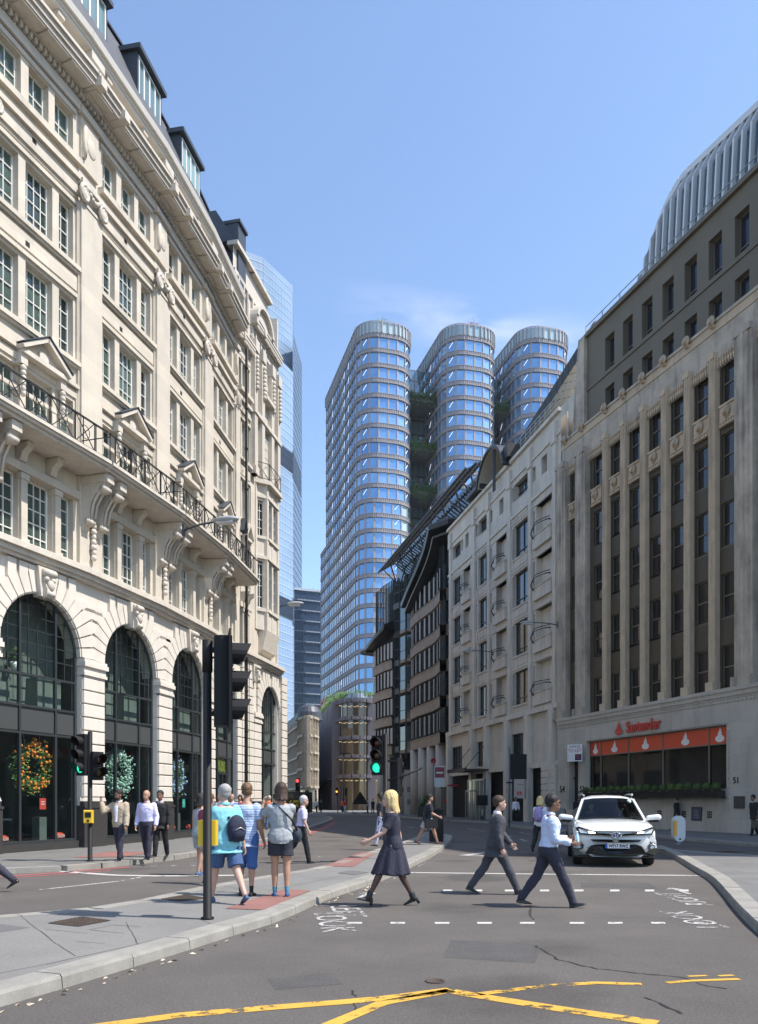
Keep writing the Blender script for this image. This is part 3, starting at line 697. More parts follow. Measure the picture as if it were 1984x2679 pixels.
for i in range(0,6):
    full=i in (1,2,3,4); near=i<=4
    wl=place('wall',i)
    for fi,(z,h,ls) in enumerate(FL):
        if i==0: continue
        for x,w in ls: place((w,h),i,x+w/2,.20,z)
    p=place('pilaster',i); place('capital',i,parent=p)
    if i<5: place('arcade',i); place('keystone',i,XC,0,0); place('interior',i)
    pr=place('pier',i); place('plinth',i,parent=pr)
    place('string_course',i)
    if i<5:
        b=place('balcony',i); place('railing',i,parent=b)
        place('corbel',i,.22,0,0); place('corbel',i,.92,0,0); place('garland',i,.57,-.02,0)
    pd=place('pediment',i); place('pediment_cap',i,parent=pd)
    if i<6: place('cornice',i).scale.y=(.72 if i<5 else .3)
    if i<5:
        place('attic',i,0,0,-.55); place('eave',i,0,0,-.55).scale.y=.62; place('roof' if i<4 else 'hip_roof',i,0,0,-.55)
        if i>0:
            for x,k in ((1.8,'attic0'),(2.85,'attic1'),(3.87,'attic0')): place(k,i,x,.45,24.55)
for i in (0,1,2,3): place('arch_window',i)
shapes['arch_door']=arch_window(True).build('arched_entrance',[M_greyframe,M_clear,bpy.data.materials['grey_panel'],M_granite]); place('arch_door',4)
s0=[0,4.5,9.0,13.5]
for s,i,x in ((-2.2,1,2.3),(1.63,2,1.63),(5.2,3,.71),(8.86,3,4.36)):
    d=place('dormer',i,x,.45,-.4); w_=place('dormer_window',i,x-.95,-.01,26.32,parent=d)
# --- far end of the building (bays 5 and 6): attic storey, oriel, last arch
def end_upper(w):
    mb=MB(); grid_wall(mb,0,w,24.76,28.6,[(1.6,2.2,25.6,27.0),(2.6,3.2,25.6,27.0),(3.6,4.2,25.6,27.0)],.2,.0); mb.box(-.05,w+.2,-.25,.3,28.6,28.8); mb.box(0,w,-.1,.1,27.3,27.5)
    for x in (.3,1.1,2.4,3.4): mb.box(x-.12,x+.12,-.12,.02,24.8,27.3)
    return mb
EU=end_upper(4.5).build('attic_wall',M_stoneplain); lput(EU,5); e2=EU.copy(); C.objects.link(e2); lput(e2,6); e2.scale.x=.6
for i in (5,6):
    for x in (1.9,2.9,3.9): 
        if 'ew' not in wins: wins['ew']=window_mb(.6,1.4,2,3).build('window',M_fr)
        place('ew',i,x*(.6 if i==6 else 1),.12,25.6)
mb=MB(); mb.prism([(-.1,28.8),(3,28.8),(3,30.4),(.9,30.4)],0,4.6,'x'); r5=mb.build('roof',[M_lead]); lput(r5,5); r6=r5.copy(); C.objects.link(r6); lput(r6,6); r6.scale.x=.6
mb=MB(); mb.box(.9,2.9,-.1,1.6,26.6,29.95); mb.box(.8,3.0,-.2,1.7,29.95,30.1); lput(mb.build('dormer',[M_lead]),5)
mb=MB(); mb.box(2.9,3.2,.1,.5,29.8,30.6); lput(mb.build('chimney',[M_lead]),5)
def rusticated(w, gaps):
    mb=MB(); z=1.72; mb.box(0,w,-.1,.3,0,ZS)
    while z<ZS-.1:
        h=min(.43,ZS-z)
        for a,b in gaps: mb.cbox(a,b,-.25,-.095,z+.018,z+h-.018,.02)
        z+=h
    return mb
lput(rusticated(4.5,[(1.3,1.75),(2.3,2.95),(3.2,4.45)]).build('pier',M_rust),5)
mb=MB(); mb.box(-.0,4.5,-.3,.3,PZ-.02,1.5); lput(mb.build('plinth',M_granite),5)
mb=MB(); mb.quad((1.78,-.105,.4),(2.27,-.105,.4),(2.27,-.105,6.5),(1.78,-.105,6.5),1); mb.box(1.76,1.8,-.14,-.05,.4,6.5); mb.box(2.25,2.29,-.14,-.05,.4,6.5); lput(mb.build('window',[M_greyframe,M_skyglass]),5)
mb=MB(); mb.tube([(1.95,-.32,.1),(1.95,-.32,24.0)],.075,8); 
for z in range(1,24,2): mb.tube([(1.95,-.32,z),(1.95,-.32,z+.12)],.10,8)
lput(mb.build('drainpipe',M_iron),5)
# last bay
for k in ('arcade','keystone','interior','pier','string_course'): place(k,6)
place('cornice',6,0,0,1.7).scale.y=.32
place('arch_window',6); place('plinth',6); 
mb=MB(); holes=[]
grid_wall(mb,0,4.5,ZS+.4,26.2,[],.3,0); lput(mb.build('wall',M_stone),6)
mb=MB(); mb.box(-.02,.95,-.24,.3,0,ZS); z=1.72
while z<ZS-.1:
    mb.cbox(-.02,.95,-.34,-.235,z+.018,z+.412,.02); z+=.43
lput(mb.build('pier',M_rust),6,4.25)
# oriel: three-sided bay, from the string course to the cornice
ox0,ox1,op=.9,3.9,.42
oriel=[(ox0,0),(ox0+.6,-op),(ox1-.6,-op),(ox1,0)]
def oring(z0,z1,e=0):
    return [(ox0-e,0.05),(ox0+.6-e*.5,-op-e),(ox1-.6+e*.5,-op-e),(ox1+e,0.05)],z0,z1
mb=MB()
for z0,z1,e in ((10.6,11.7,0),(11.55,11.72,.1),(14.2,15.45,0),(14.3,14.45,.12),(15.35,15.5,.1),(17.35,18.2,0),(17.5,17.65,.1),(18.2,18.4,.25)):
    q,a,b=oring(z0,z1,e); mb.prism(q,a,b,'z')
mb.prism([(0.05,9.4),(-.25,9.6),(-op-.06,10.6),(0.05,10.6)],ox0+.4,ox1-.4,'x')
for (x,y) in oriel: mb.box(x-.14,x+.14,y-.06,y+.2,10.6,18.2)
mb.box((ox0+ox1)/2-.12,(ox0+ox1)/2+.12,-op-.02,-op+.2,10.6,18.2)
orl=mb.build('oriel',M_stoneplain); lput(orl,6)
for z,h in ((11.75,2.35),(15.5,1.8)):
    for k in range(4):
        if k==0: a,b=oriel[0],oriel[1]
        elif k==3: a,b=oriel[2],oriel[3]
        else:
            xm=(ox0+ox1)/2; a,b=((oriel[1][0],-op),(xm,-op)) if k==1 else ((xm,-op),(oriel[2][0],-op))
        w=sqrt((b[0]-a[0])**2+(b[1]-a[1])**2)-.24; key=('o',round(w,2),h)
        if key not in wins: wins[key]=window_mb(w,h,2,4).build('window',M_fr)
        o=place(key,6,(a[0]+b[0])/2,(a[1]+b[1])/2+.12,z); o.rotation_euler.z+=atan2(b[1]-a[1],b[0]-a[0])
mb=MB(); q=[(ox0-.15,-.02),(ox0+.55,-op-.16),(ox1-.55,-op-.16),(ox1+.15,-.02)]
for (a,b) in zip(q,q[1:]):
    mb.bar((a[0],a[1],19.3),(b[0],b[1],19.3),.03); mb.bar((a[0],a[1],18.5),(b[0],b[1],18.5),.03); mb.bar((a[0],a[1],18.5),(b[0],b[1],19.3),.02); mb.bar((a[0],a[1],19.3),(b[0],b[1],18.5),.02)
    mb.bar((a[0],a[1],18.4),(a[0],a[1],19.3),.03)
lput(mb.build('railing',M_iron),6)
mb=MB()                                                # pilasters, pediment and garlands above the oriel
for x in (.35,1.5,3.1,4.2):
    mb.box(x-.22,x+.22,-.24,.02,18.4,25.3); mb.box(x-.28,x+.28,-.32,.02,24.7,25.3); mb.box(x-.28,x+.28,-.3,.02,18.4,18.8)
    for k in range(8): mb.ell((x,-.3,24.4-k*.22),(.13,.1,.14),8,6)
mb.box(0,4.5,-.3,.02,21.5,21.7); mb.box(1.6,3.0,-.4,.02,22.9,23.1)
lput(mb.build('pilaster',M_stoneplain),6)
wins['hi']=window_mb(1.1,1.9,3,4).build('window',M_fr)
for z in (19.2,22.0): place('hi',6,2.3,-.03,z)
mb=MB(); 
for s_ in range(12):
    a0=pi*s_/12; a1=pi*(s_+1)/12; c=2.3; r=1.35
    mb.prism([(c+r*cos(a0),26.46+r*.7*sin(a0)),(c+r*cos(a1),26.46+r*.7*sin(a1)),(c+(r-.25)*cos(a1),26.46+(r-.25)*.7*sin(a1)),(c+(r-.25)*cos(a0),26.46+(r-.25)*.7*sin(a0))],-.45,.0,'y')
mb.prism([(2.3+1.2*cos(pi*s_/12),26.46+.84*sin(pi*s_/12)) for s_ in range(13)],-.25,0,'y')
lput(mb.build('pediment',M_stoneplain),6,-.9)
# body of the building behind the facade (keeps daylight from leaking through) and its end wall
mb=MB(); P=[(p[0],p[1]) for p in pts]; back=[(-26,52),(-26,17.4)]
inn=[(p[0]-2.9,p[1]+.3) for p in P]
mb.prism(inn+back,0,29.3,'z'); b_=mb.build('party_wall',M_concrete); b_.parent=LB; b_.location=rel(LB,(0,0,0))
mb=MB(); p=pts[-1]; mb.box(p[0]-14,p[0]+.05,p[1]-.3,p[1]+.2,0,28.6); 
b_=mb.build('end_wall',M_stoneplain); b_.parent=LB; b_.location=rel(LB,(0,0,0))
# ================================================================ right-hand street front
def frame_(a,b): return ((a[0],a[1],0.0),atan2(b[1]-a[1],b[0]-a[0]),sqrt((b[0]-a[0])**2+(b[1]-a[1])**2))
class Front:                                            # a facade with its own frame: x along, -y to the street
    def __init__(s,root,a,b): s.root=root; s.p,s.a,s.w=frame_(a,b)
    def world(s,x,y,z): return (s.p[0]+x*cos(s.a)-y*sin(s.a),s.p[1]+x*sin(s.a)+y*cos(s.a),z)
    def put(s,o,x=0,y=0,z=0,top=False):
        q=s.world(x,y,z); o.rotation_euler.z=s.a
        if top: o.location=q
        else: o.parent=s.root; o.location=rel(s.root,q)
        return o
    def cp(s,o,x=0,y=0,z=0): c=o.copy(); C.objects.link(c); return s.put(c,x,y,z)
# ---- stone bank building with tall fluted pilasters
M_deco=mat('weathered_limestone',(.60,.475,.335),.9,var=.18,vs=.8,bump=.2,bs=12,streak=.38,joint=(1.1,.62,.3,'xz'))
M_decop=mat('stained_limestone',(.62,.49,.345),.9,var=.2,vs=1.6,bump=.25,bs=14,streak=.45)
M_soot=mat('soot_stained_limestone',(.58,.50,.40),.9,var=.45,vs=.8,bump=.25,bs=10,streak=.5)
M_shopst=mat('smooth_limestone',(.55,.50,.43),.85,var=.16,vs=.6,bump=.1,bs=14,streak=.2,joint=(1.6,.75,.16,'xz'))
M_bronze=mat('bronze_panel',(.082,.066,.042),.55,.1,var=.12,vs=1.2)
M_bframe=mat('bronze_frame',(.16,.145,.115),.5,.2)
M_offglass=mat('office_pane',(.015,.016,.018),.03,spec=.75,rnd=(.035,.03,.026),bump=.06,bs=.9,var=.5,vs=.7)
M_mans=mat('grey_cladding',(.155,.13,.092),.7,var=.12,vs=.6,joint=(1.79,50,.25,'xz'))
M_redp=mat('red_panel',(.62,.065,.02),.45); M_whitep=mat('white_vinyl',(.75,.75,.74),.5); M_redl=mat('red_lettering',(.55,.04,.03),.4)
A0=(11.9,52.15); A1=(23.2,18.0)                         # far end, near end
BK=thing('bank_building','soot streaked limestone bank building on the right with fluted pilasters and a grey upper storey','building',(16.9,37,PZ))
fb=Front(BK,A0,A1); LW=fb.w
U=1.79; XS=LW-(15.1+14.1)*1.0                           # unit bay
kx=lambda k:(15.1-k)*1.053                              # survey coordinate -> distance from the far end
PIL=[kx(1.89+1.70*i) for i in range(6)]; WIDE=[kx(12.75),kx(-.15)]; END=kx(15.0)
NEAR=[kx(-.15)+ (i+1)*1.79+.35 for i in range(6)]+[]
cols=[]                                                 # window columns: centre, width
edges=[END+.45]+[]
cols.append(((kx(14.0)+kx(13.75))/2+.08,.82))
for i in range(5): cols.append(((PIL[i]+PIL[i+1])/2,1.18))
cols.append(((WIDE[0]+.62+PIL[5]-.32)/2+.05,.95)); cols.append(((PIL[0]+.3+WIDE[1]-.62)/2,1.12))
ncols=[]; x=WIDE[1]+.62+.65
for i in range(10): ncols.append((x,1.02)); x+=1.79
FZ=[(20.6,2.02),(17.15,2.05),(13.8,2.1),(10.4,2.1),(7.0,2.05)]
mb=MB(); holes=[]
for c,w in cols+ncols:
    for z,h in FZ: holes.append((c-w/2,c+w/2,z,z+h))
# bronze infill sheet between pilasters, stone parapet above
grid_wall(mb,0,LW,6.8,22.75,holes,.22,.12,1,1)
mb.box(0,LW,0,.3,22.75,24.3); mb.box(0,LW,-.06,.3,24.3,24.55); mb.box(0,LW,-.03,.3,24.55,24.75)
fb.put(mb.build('wall',[M_deco,M_bronze]))
mb=MB(); mb.box(0,LW,-.012,-.0,23.0,24.3); mb.box(0,LW,-.09,.35,24.75,24.9); fb.put(mb.build('parapet',M_soot))
mb=MB()                                                 # zigzag fringe under the parapet
x=.2
while x<LW-.3:
    mb.prism([(x,22.72),(x+.15,22.72),(x+.075,22.42)],-.06,.1,'y'); mb.prism([(x+.02,22.95),(x+.13,22.95),(x+.075,22.75)],-.08,.02,'y'); x+=.17
fb.put(mb.build('zigzag_frieze',M_decop))
def fluted(w,z0,z1,d):
    n=5; poly=[(-w/2,.15)]
    for i in range(n):
        x0=-w/2+w*i/n; x1=-w/2+w*(i+1)/n; dd=d*(1-.35*abs(i-2)/2)
        poly+=[(x0+.015,-dd+.02),(x0+.05,-dd),(x1-.05,-dd),(x1-.015,-dd+.02)]
        if i<n-1: poly.append((x1,-dd+.07))
    poly.append((w/2,.15)); mb=MB(); mb.prism(poly,z0,z1,'z')
    z=z0+.62
    while z<z1-.2: mb.box(-w/2-.004,w/2+.004,-.02,.1,z,z+.012); z+=.62
    mb.box(-w/2-.03,w/2+.03,-d-.03,.15,z0,z0+.5)
    for i,k in enumerate((.9,.6,.35)): mb.box(-w/2*k,w/2*k,-d*k,.15,z1,z1+.10*(3-i))
    return mb
thin=fluted(.47,6.85,22.95,.30).build('pilaster',M_decop); wide=fluted(1.15,6.85,23.05,.42).build('pilaster',M_soot)
for i,x in enumerate(PIL): (fb.put(thin,x) if i==0 else fb.cp(thin,x))
fb.put(wide,WIDE[0]); fb.cp(wide,WIDE[1]); fb.cp(wide,END+.1)
for c,w in ncols[:-1]: fb.cp(thin,c+.895)
# windows
bw={}
def deco_win(w,h):
    mb=MB()
    for a,b,c,d in ((-w/2,-w/2+.05,0,h),(w/2-.05,w/2,0,h),(-w/2,w/2,0,.05),(-w/2,w/2,h-.05,h),(-w/2,w/2,h*.5-.035,h*.5+.035)): mb.box(a,b,0,.07,c,d)
    mb.box(-w/2-.06,w/2+.06,-.1,.04,-.08,0)
    mb.quad((-w/2,.05,0),(w/2,.05,0),(w/2,.05,h),(-w/2,.05,h),1); return mb
nwin=0
for c,w in cols+ncols[:2]:
    for z,h in FZ:
        k=(w,h)
        if k not in bw: bw[k]=deco_win(w,h).build('window',[M_bframe,M_offglass]); fb.put(bw[k],c,.22,z)
        else: fb.cp(bw[k],c,.22,z)
def lion(panel=True):
    mb=MB()
    if panel:
        mb.box(-.52,.52,-.02,.12,-.5,.5); mb.box(-.5,.5,-.10,.1,.42,.52); mb.box(-.5,.5,-.06,.1,-.30,-.22)
        for i in range(6): mb.prism([(-.5+i*.17,-.52),(-.35+i*.17,-.52),(-.42+i*.17,-.32)],-.08,.05,'y')
    mb.ell((0,-.14,.1),(.17,.16,.2)); mb.ell((0,-.26,.02),(.10,.10,.10)); mb.ell((0,-.12,.12),(.24,.08,.27)); mb.ell((0,-.28,-.06),(.05,.05,.04))
    for s in (-1,1): mb.ell((s*.13,-.16,.27),.05); mb.ell((s*.07,-.26,.13),.03)
    mb.box(-.12,.12,-.1,.1,-.2,-.05)
    return mb
ln_=lion().build('lion_panel',M_decop); gg=lion(False).build('lion_head',M_decop)
for i,(c,w) in enumerate(cols): (fb.put(ln_,c,-.02,20.0) if i==0 else fb.cp(ln_,c,-.02,20.0))
for i,x in enumerate([.5,WIDE[0]-.0]+[PIL[k] for k in (5,4,3,2,1,0)]): (fb.put(gg,x,-.08,24.72) if i==0 else fb.cp(gg,x,-.08,24.72))
# ground storey
SX0,SX1=kx(11.9),kx(.75)
mb=MB(); grid_wall(mb,0,LW,PZ-.02,6.85,[(SX0,SX1,2.15,5.2),(1.35,2.45,PZ-.02,4.3),(kx(-1.55),kx(-3.2),PZ-.02,4.1)],.5,-.35)
mb.box(0,LW,-.48,.0,6.72,6.9); mb.box(0,LW,-.42,-.3,6.5,6.72); mb.box(0,LW,-.40,-.3,PZ,1.05)
fb.put(mb.build('ground_storey_wall',M_shopst))
mb=MB(); x=0                                            # wave moulding
while x<LW-.4:
    for z in (6.22,6.38): mb.bar((x,-.37,z),(x+.12,-.37,z+.08),.05,.04,0,(0,-1,0)); mb.bar((x+.12,-.37,z+.08),(x+.24,-.37,z),.05,.04,0,(0,-1,0))
    x+=.24
for xx in (SX0-.14,SX1+.14,1.2,2.6,kx(-1.3),kx(-3.4)):
    z=.2
    while z<4.9: mb.bar((xx-.04,-.37,z),(xx+.06,-.37,z+.12),.05,.04,0,(0,-1,0)); mb.bar((xx+.06,-.37,z+.12),(xx-.04,-.37,z+.24),.05,.04,0,(0,-1,0)); z+=.24
xx=SX0
while xx<SX1: mb.bar((xx,-.37,5.24),(xx+.1,-.37,5.32),.05,.04,0,(0,-1,0)); mb.bar((xx+.1,-.37,5.32),(xx+.2,-.37,5.24),.05,.04,0,(0,-1,0)); xx+=.2
fb.put(mb.build('wave_moulding',M_shopst))
mul=[SX0,SX0+1.15,SX0+3.85,SX0+6.85,SX0+10.3,SX1]
mb=MB()
for x in mul: mb.box(x-.04,x+.04,-.12,.02,2.15,5.2)
mb.box(SX0,SX1,-.12,.02,2.15,2.22); mb.box(SX0,SX1,-.12,.02,4.30,4.36); mb.box(SX0,SX1,-.12,.02,5.14,5.2)
sw=mb.build('shop_window',M_bframe); fb.put(sw)
mb=MB(); mb.quad((SX0,-.06,2.15),(SX1,-.06,2.15),(SX1,-.06,4.33),(SX0,-.06,4.33)); o=mb.build('pane',glass('bank_glass',(.34,.34,.34),.02)); o.parent=sw
mb=MB(); mb.quad((SX0,-.09,4.34),(SX1,-.09,4.34),(SX1,-.09,5.16),(SX0,-.09,5.16)); o=mb.build('fascia',M_redp); o.parent=sw
def flame(s=1.0):                                       # white flame emblem on the fascia
    mb=MB()
    e=[(.36*cos(t*pi/12),-.02+.2*sin(t*pi/12)) for t in range(24)]
    mb.poly([(x*s,-.004,z*s-.12*s) for x,z in e][::-1])
    f1=[(-.10,.02),(-.17,.12),(-.1,.28),(-.02,.38),(-.0,.24),(.10,.10),(.13,0),(.06,-.05)]
    f2=[(.06,.0),(.18,.14),(.14,.28),(.08,.42),(.02,.56),(-.0,.44),(-.06,.32),(.02,.2)]
    for f in (f1,f2): mb.poly([(x*s,-.009,z*s-.04*s) for x,z in f][::-1])
    return mb
fl=flame(.85).build('flame_emblem',M_whitep)
for i in range(5):
    o=fl if i==0 else fl.copy()
    if i: C.objects.link(o)
    o.parent=sw; o.location=((mul[i]+mul[i+1])/2,-.095,4.72); o.scale=(.85 if i==0 else 1,1,1)
sgn=thing('bank_sign','raised red flame and bank name lettering on the limestone wall above the red fascia','sign',fb.world(kx(6.9),-.38,5.72)); sgn.rotation_euler.z=fb.a
o=flame(.95).build('flame_emblem',M_redl,sgn,(-1.9,-.05,-.02)); 
mb=MB(); mb.box(-.3,.3,-.04,0,-.2,-.1); 
text_mesh('lettering','Santander',.86,M_redl,sgn,(.32,-.07,-.02),(pi/2,0,0),.03,'CENTER',.86,.012)
mb=MB(); d=5.0; y=.15                                   # banking hall behind the glass
mb.box(SX0-.3,SX1+.3,d,d+.1,0,5.4); mb.box(SX0-.3,SX1+.3,y,d,.0,.1); mb.box(SX0-.3,SX1+.3,y,d,5.3,5.4); mb.box(SX0-.35,SX0-.3,y,d,0,5.4); mb.box(SX1+.3,SX1+.35,y,d,0,5.4)
mb.box(SX0+2.0,SX0+5.2,2.2,2.3,.5,4.0,1); mb.box(SX0+8.6,SX0+10.5,2.8,2.9,.5,3.6,2)
for k in range(6): mb.box(SX0+1+k*2.1,SX0+2.1+k*2.1,1.2+.5*(k%3),1.4+.5*(k%3),4.5,4.55,3)
fb.put(mb.build('banking_hall',[M_dark,mat('dark_red_wall',(.16,.012,.01),.7),mat('tan_wall',(.12,.10,.07),.8),mat('ceiling_lamp',(.8,.8,.8),.5,emit=((1,.95,.85),3.0))]))
mb=MB(); mb.quad((1.35,.1,PZ),(2.45,.1,PZ),(2.45,.1,4.3),(1.35,.1,4.3)); mb.box(1.45,2.35,.04,.1,PZ,3.0); mb.box(1.35,2.45,.0,.1,3.0,3.1); mb.box(1.88,1.92,.02,.1,PZ,3.0); fb.put(mb.build('door',mat('black_door',(.012,.012,.014),.35)))
mb=MB(); mb.box(kx(-1.55),kx(-3.2),.05,.1,PZ,4.1); mb.box(kx(-1.6),kx(-3.15),.0,.06,3.0,3.1); fb.put(mb.build('door',mat('dark_brown_door',(.03,.02,.016),.4)))
def num(s,x,z,sz): o=text_mesh('house_number',s,sz,M_black,BK,(0,0,0),(pi/2,0,0),.01); fb.put(o,x,-.37,z)
num('54',.62,2.35,.62); num('52',2.90,2.35,.46); num('51',kx(.05)-.1,2.55,.42)
mb=MB(); mb.box(-.32,.32,-.05,0,-.28,.28); fb.put(mb.build('plaque',mat('bronze_plaque',(.05,.05,.05),.4)),kx(-.05),-.36,1.55)
mb=MB(); mb.box(-.36,.36,-.04,0,-.34,.34); mb.box(-.32,.32,-.045,-.04,-.3,.3,1)
for k in range(5): mb.box(-.2+.02*k,.2-.02*k,-.05,-.045,-.2+k*.09,-.17+k*.09,2)
fb.put(mb.build('plaque',[mat('dark_frame',(.04,.04,.05),.4),mat('slate_blue_plate',(.05,.055,.09),.4),mat('pale_lettering',(.25,.25,.3),.6)]),kx(2.6),-.40,.98)
def vent():
    mb=MB(); mb.poly([(.2*cos(a*pi/10),-.003,.2*sin(a*pi/10)) for a in range(20)][::-1])
    for i in (-1,0,1):
        for k in (-1,0,1):
            if abs(i)+abs(k)<2 or True: mb.box(i*.115-.045,i*.115+.045,-.012,-.004,k*.115-.045,k*.115+.045,1)
    return mb
vt=vent().build('round_vent',[M_deco,M_dark])
for i,k in enumerate((7.6,5.3,3.5,1.75)): (fb.put(vt,kx(k),-.405,.95) if i==0 else fb.cp(vt,kx(k),-.405,.95))
# planter along the shop window with box balls (things of their own)
pl=thing('window_planter','long dark iron trough planter under the shop window of the bank','planter',fb.world((SX0+SX1)/2,-.62,1.8)); pl.rotation_euler.z=fb.a
w=(SX1-SX0)/2; mb=MB(); mb.box(-w,w,-.2,.2,-.02,.30); o=mb.build('trough',mat('dark_trough',(.03,.024,.02),.8),pl)
mb=MB(); mb.box(-w-.02,w+.02,-.30,-.27,.36,.40); mb.box(-w-.02,w+.02,-.30,-.27,-.04,.0)
x=-w
while x<w: mb.box(x-.012,x+.012,-.295,-.275,0,.36); x+=.14
for x in (-w,0,w): mb.box(x-.03,x+.03,-.28,.3,-.06,-.02)
mb.build('iron_rail',M_iron,pl)
M_box=mat('box_leaves',(.055,.105,.018),.7,rnd=(.10,.17,.03),var=.4,vs=30)
def ball_shrub(r,seed):
    rnd=random.Random(seed); mb=MB(); mb.ell((0,0,0),r*.86,14,10)
    for i in range(420):
        v=Vector((rnd.gauss(0,1),rnd.gauss(0,1),rnd.gauss(0,1))).normalized(); p=v*r*rnd.uniform(.82,1.05); u=v.orthogonal().normalized(); u.rotate(Matrix.Rotation(rnd.uniform(0,6.28),3,v)); t=v.cross(u)
        s=rnd.uniform(.02,.04); q=v*rnd.uniform(-.02,.02); mb.poly([p-u*s,p-t*s*.6+q,p+u*s,p+t*s*.6+q])
    return mb
bb=[ball_shrub(.21,k).build('box_shrub',M_box) for k in range(3)]
NB=18; done=set()
for i in range(NB):
    o=bb[i%3]
    if i%3 in done: o=o.copy(); C.objects.link(o)
    done.add(i%3)
    fb.put(o,SX0+.35+i*(SX1-SX0-.7)/(NB-1),-.62,2.28+.02*sin(i*3.7),top=True); s=.86+.3*i/NB+.08*sin(i*5); o.scale=(s,s,s)
    tag(o,'clipped green box ball in the planter under the bank window','box shrub','box balls in the bank window planter')
# grey storeys above the parapet
m0,m1=1.6,LW
mb=MB(); holes=[]; gwx=[]
x=kx(4.35)-1.79*4
while x<LW-1: gwx.append(x); x+=1.79
for x in gwx:
    for z,h in ((27.75,2.0),(24.95,1.75)):
        if x>m0+.9: holes.append((x-.47,x+.47,z,z+h))
grid_wall(mb,m0,m1,24.6,30.9,holes,.45,.75); mb.box(m0,m1,.68,.85,27.45,27.62); mb.box(m0-.1,m1,.55,.9,30.85,31.05)
mb.prism([(.75,24.6),(7,24.6),(7,30.9),(.75,30.9)],m0-.05,m0,'x')
fb.put(mb.build('upper_storey',M_mans))
gw=MB(); w_=.94
for a,b,c,d in ((-.47,-.40,0,2.0),(.40,.47,0,2.0),(-.4,.4,0,.06),(-.4,.4,1.94,2.0),(-.4,.4,.42,.48)): gw.box(a,b,0,.06,c,d)
gw.quad((-.47,.04,0),(.47,.04,0),(.47,.04,2),(-.47,.04,2),1)
gwo=gw.build('window',[M_bframe,mat('dark_office_pane',(.02,.022,.03),.06,spec=.5)]); first=True
for x in gwx:
    if x<m0+.9 or x>kx(-2.2): continue
    for z,h in ((27.75,2.0),(24.95,1.75)):
        o=gwo if first else gwo.copy()
        if not first: C.objects.link(o)
        first=False; fb.put(o,x,1.05,z); o.scale.z=h/2
mb=MB()                                                 # sloped stone end of the parapet
mb.prism([(.2,24.0),(1.75,24.0),(1.75,31.0),(1.1,31.0)],.5,1.4,'y'); fb.put(mb.build('gable_end',M_soot))
mb=MB(); 
for z in (31.3,31.65): mb.tube([(m0,.75,z),(m1,.75,z)],.028,6)
x=m0
while x<m1: mb.box(x-.02,x+.02,.73,.77,31.0,31.65); x+=1.79
fb.put(mb.build('roof_rail',mat('galvanised_rail',(.3,.3,.31),.5,.5)))
mb=MB(); mb.box(.0,LW,.5,16,0,24.5); mb.box(m0+.1,LW,1.6,16,24.5,30.7); mb.box(0,LW,0.05,.5,22.75,24.5)
for z in (9.9,13.3,16.7,20.1): mb.box(0,LW,.34,.5,z-.6,z-.4)
fb.put(mb.build('party_wall',M_concrete))
# curved white-ribbed roof pavilion behind the bank
RP=thing('ribbed_pavilion','curved white ribbed glass pavilion rising behind the grey roof of the bank','building',fb.world(20,6,31))
M_rib=mat('white_rib',(.62,.63,.65),.5); M_pglass=mat('pavilion_pane',(.05,.09,.10),.05,spec=.7,rnd=(.07,.12,.13)); M_mauve=mat('mauve_panel',(.10,.085,.085),.6)
nR=38; ribs=MB()
def rib(i):
    t=i/(nR-1); x=kx(11.7)+t*23; zt=38.4-2.4*t-3.3*max(0,1-i/6)**2
    return x,zt
prev=None; pan=MB(); sil=MB(); wall_=MB()
for i in range(nR):
    x,zt=rib(i); P=[(x,3.4,30.5),(x,3.1,(30.5+zt)/2-1),(x,3.3,zt-1.2),(x,4.0,zt)]
    m_=MB()
    for a,b in zip(P,P[1:]): m_.bar(a,b,.12,.26,0,(0,1,.01))
    o=m_.build('rib',M_rib); fb.put(o); o.parent=RP; o.location=rel(RP,fb.world(0,0,0)); 
    if prev:
        Q=prev
        for k in range(3):
            dst=pan; dst.quad((Q[k][0],Q[k][1]+.25,Q[k][2]),(P[k][0],P[k][1]+.25,P[k][2]),(P[k+1][0],P[k+1][1]+.25,P[k+1][2]),(Q[k+1][0],Q[k+1][1]+.25,Q[k+1][2]),0 if k>0 else 1)
        sil.bar(Q[3],P[3],.5,.35)
    prev=P
for o,n,m_ in ((pan,'glazing',[M_pglass,M_mauve]),(sil,'roof_edge',M_rib)):
    q=o.build(n,m_); fb.put(q); q.parent=RP; q.location=rel(RP,fb.world(0,0,0))
x,zt=rib(0); m_=MB(); m_.prism([(3.3,30.5),(3.2,zt-1),(4,zt),(14,zt),(14,30.5)],x-.1,x,'x'); q=m_.build('end_panel',M_rib); fb.put(q); q.parent=RP; q.location=rel(RP,fb.world(0,0,0))

# ---- pale stone office building, further along
WB=thing('office_building','pale stone office building with small railed balconies and a dark overhanging roof','building',(9,64,PZ))
fw=Front(WB,(6.6,76.0),(11.85,52.2)); WL=fw.w; 
M_pale=mat('pale_limestone',(.68,.62,.53),.85,var=.12,vs=.7,bump=.12,bs=12,streak=.28,joint=(1.5,.92,.2,'xz'))
M_palep=mat('pale_stone_trim',(.67,.61,.52),.85,var=.14,vs=1.5,streak=.3)
kw=lambda px:(lambda u:((6.6-u*76.0)/( u*(-23.8/24.37)-5.25/24.37)))((px-992)/F)
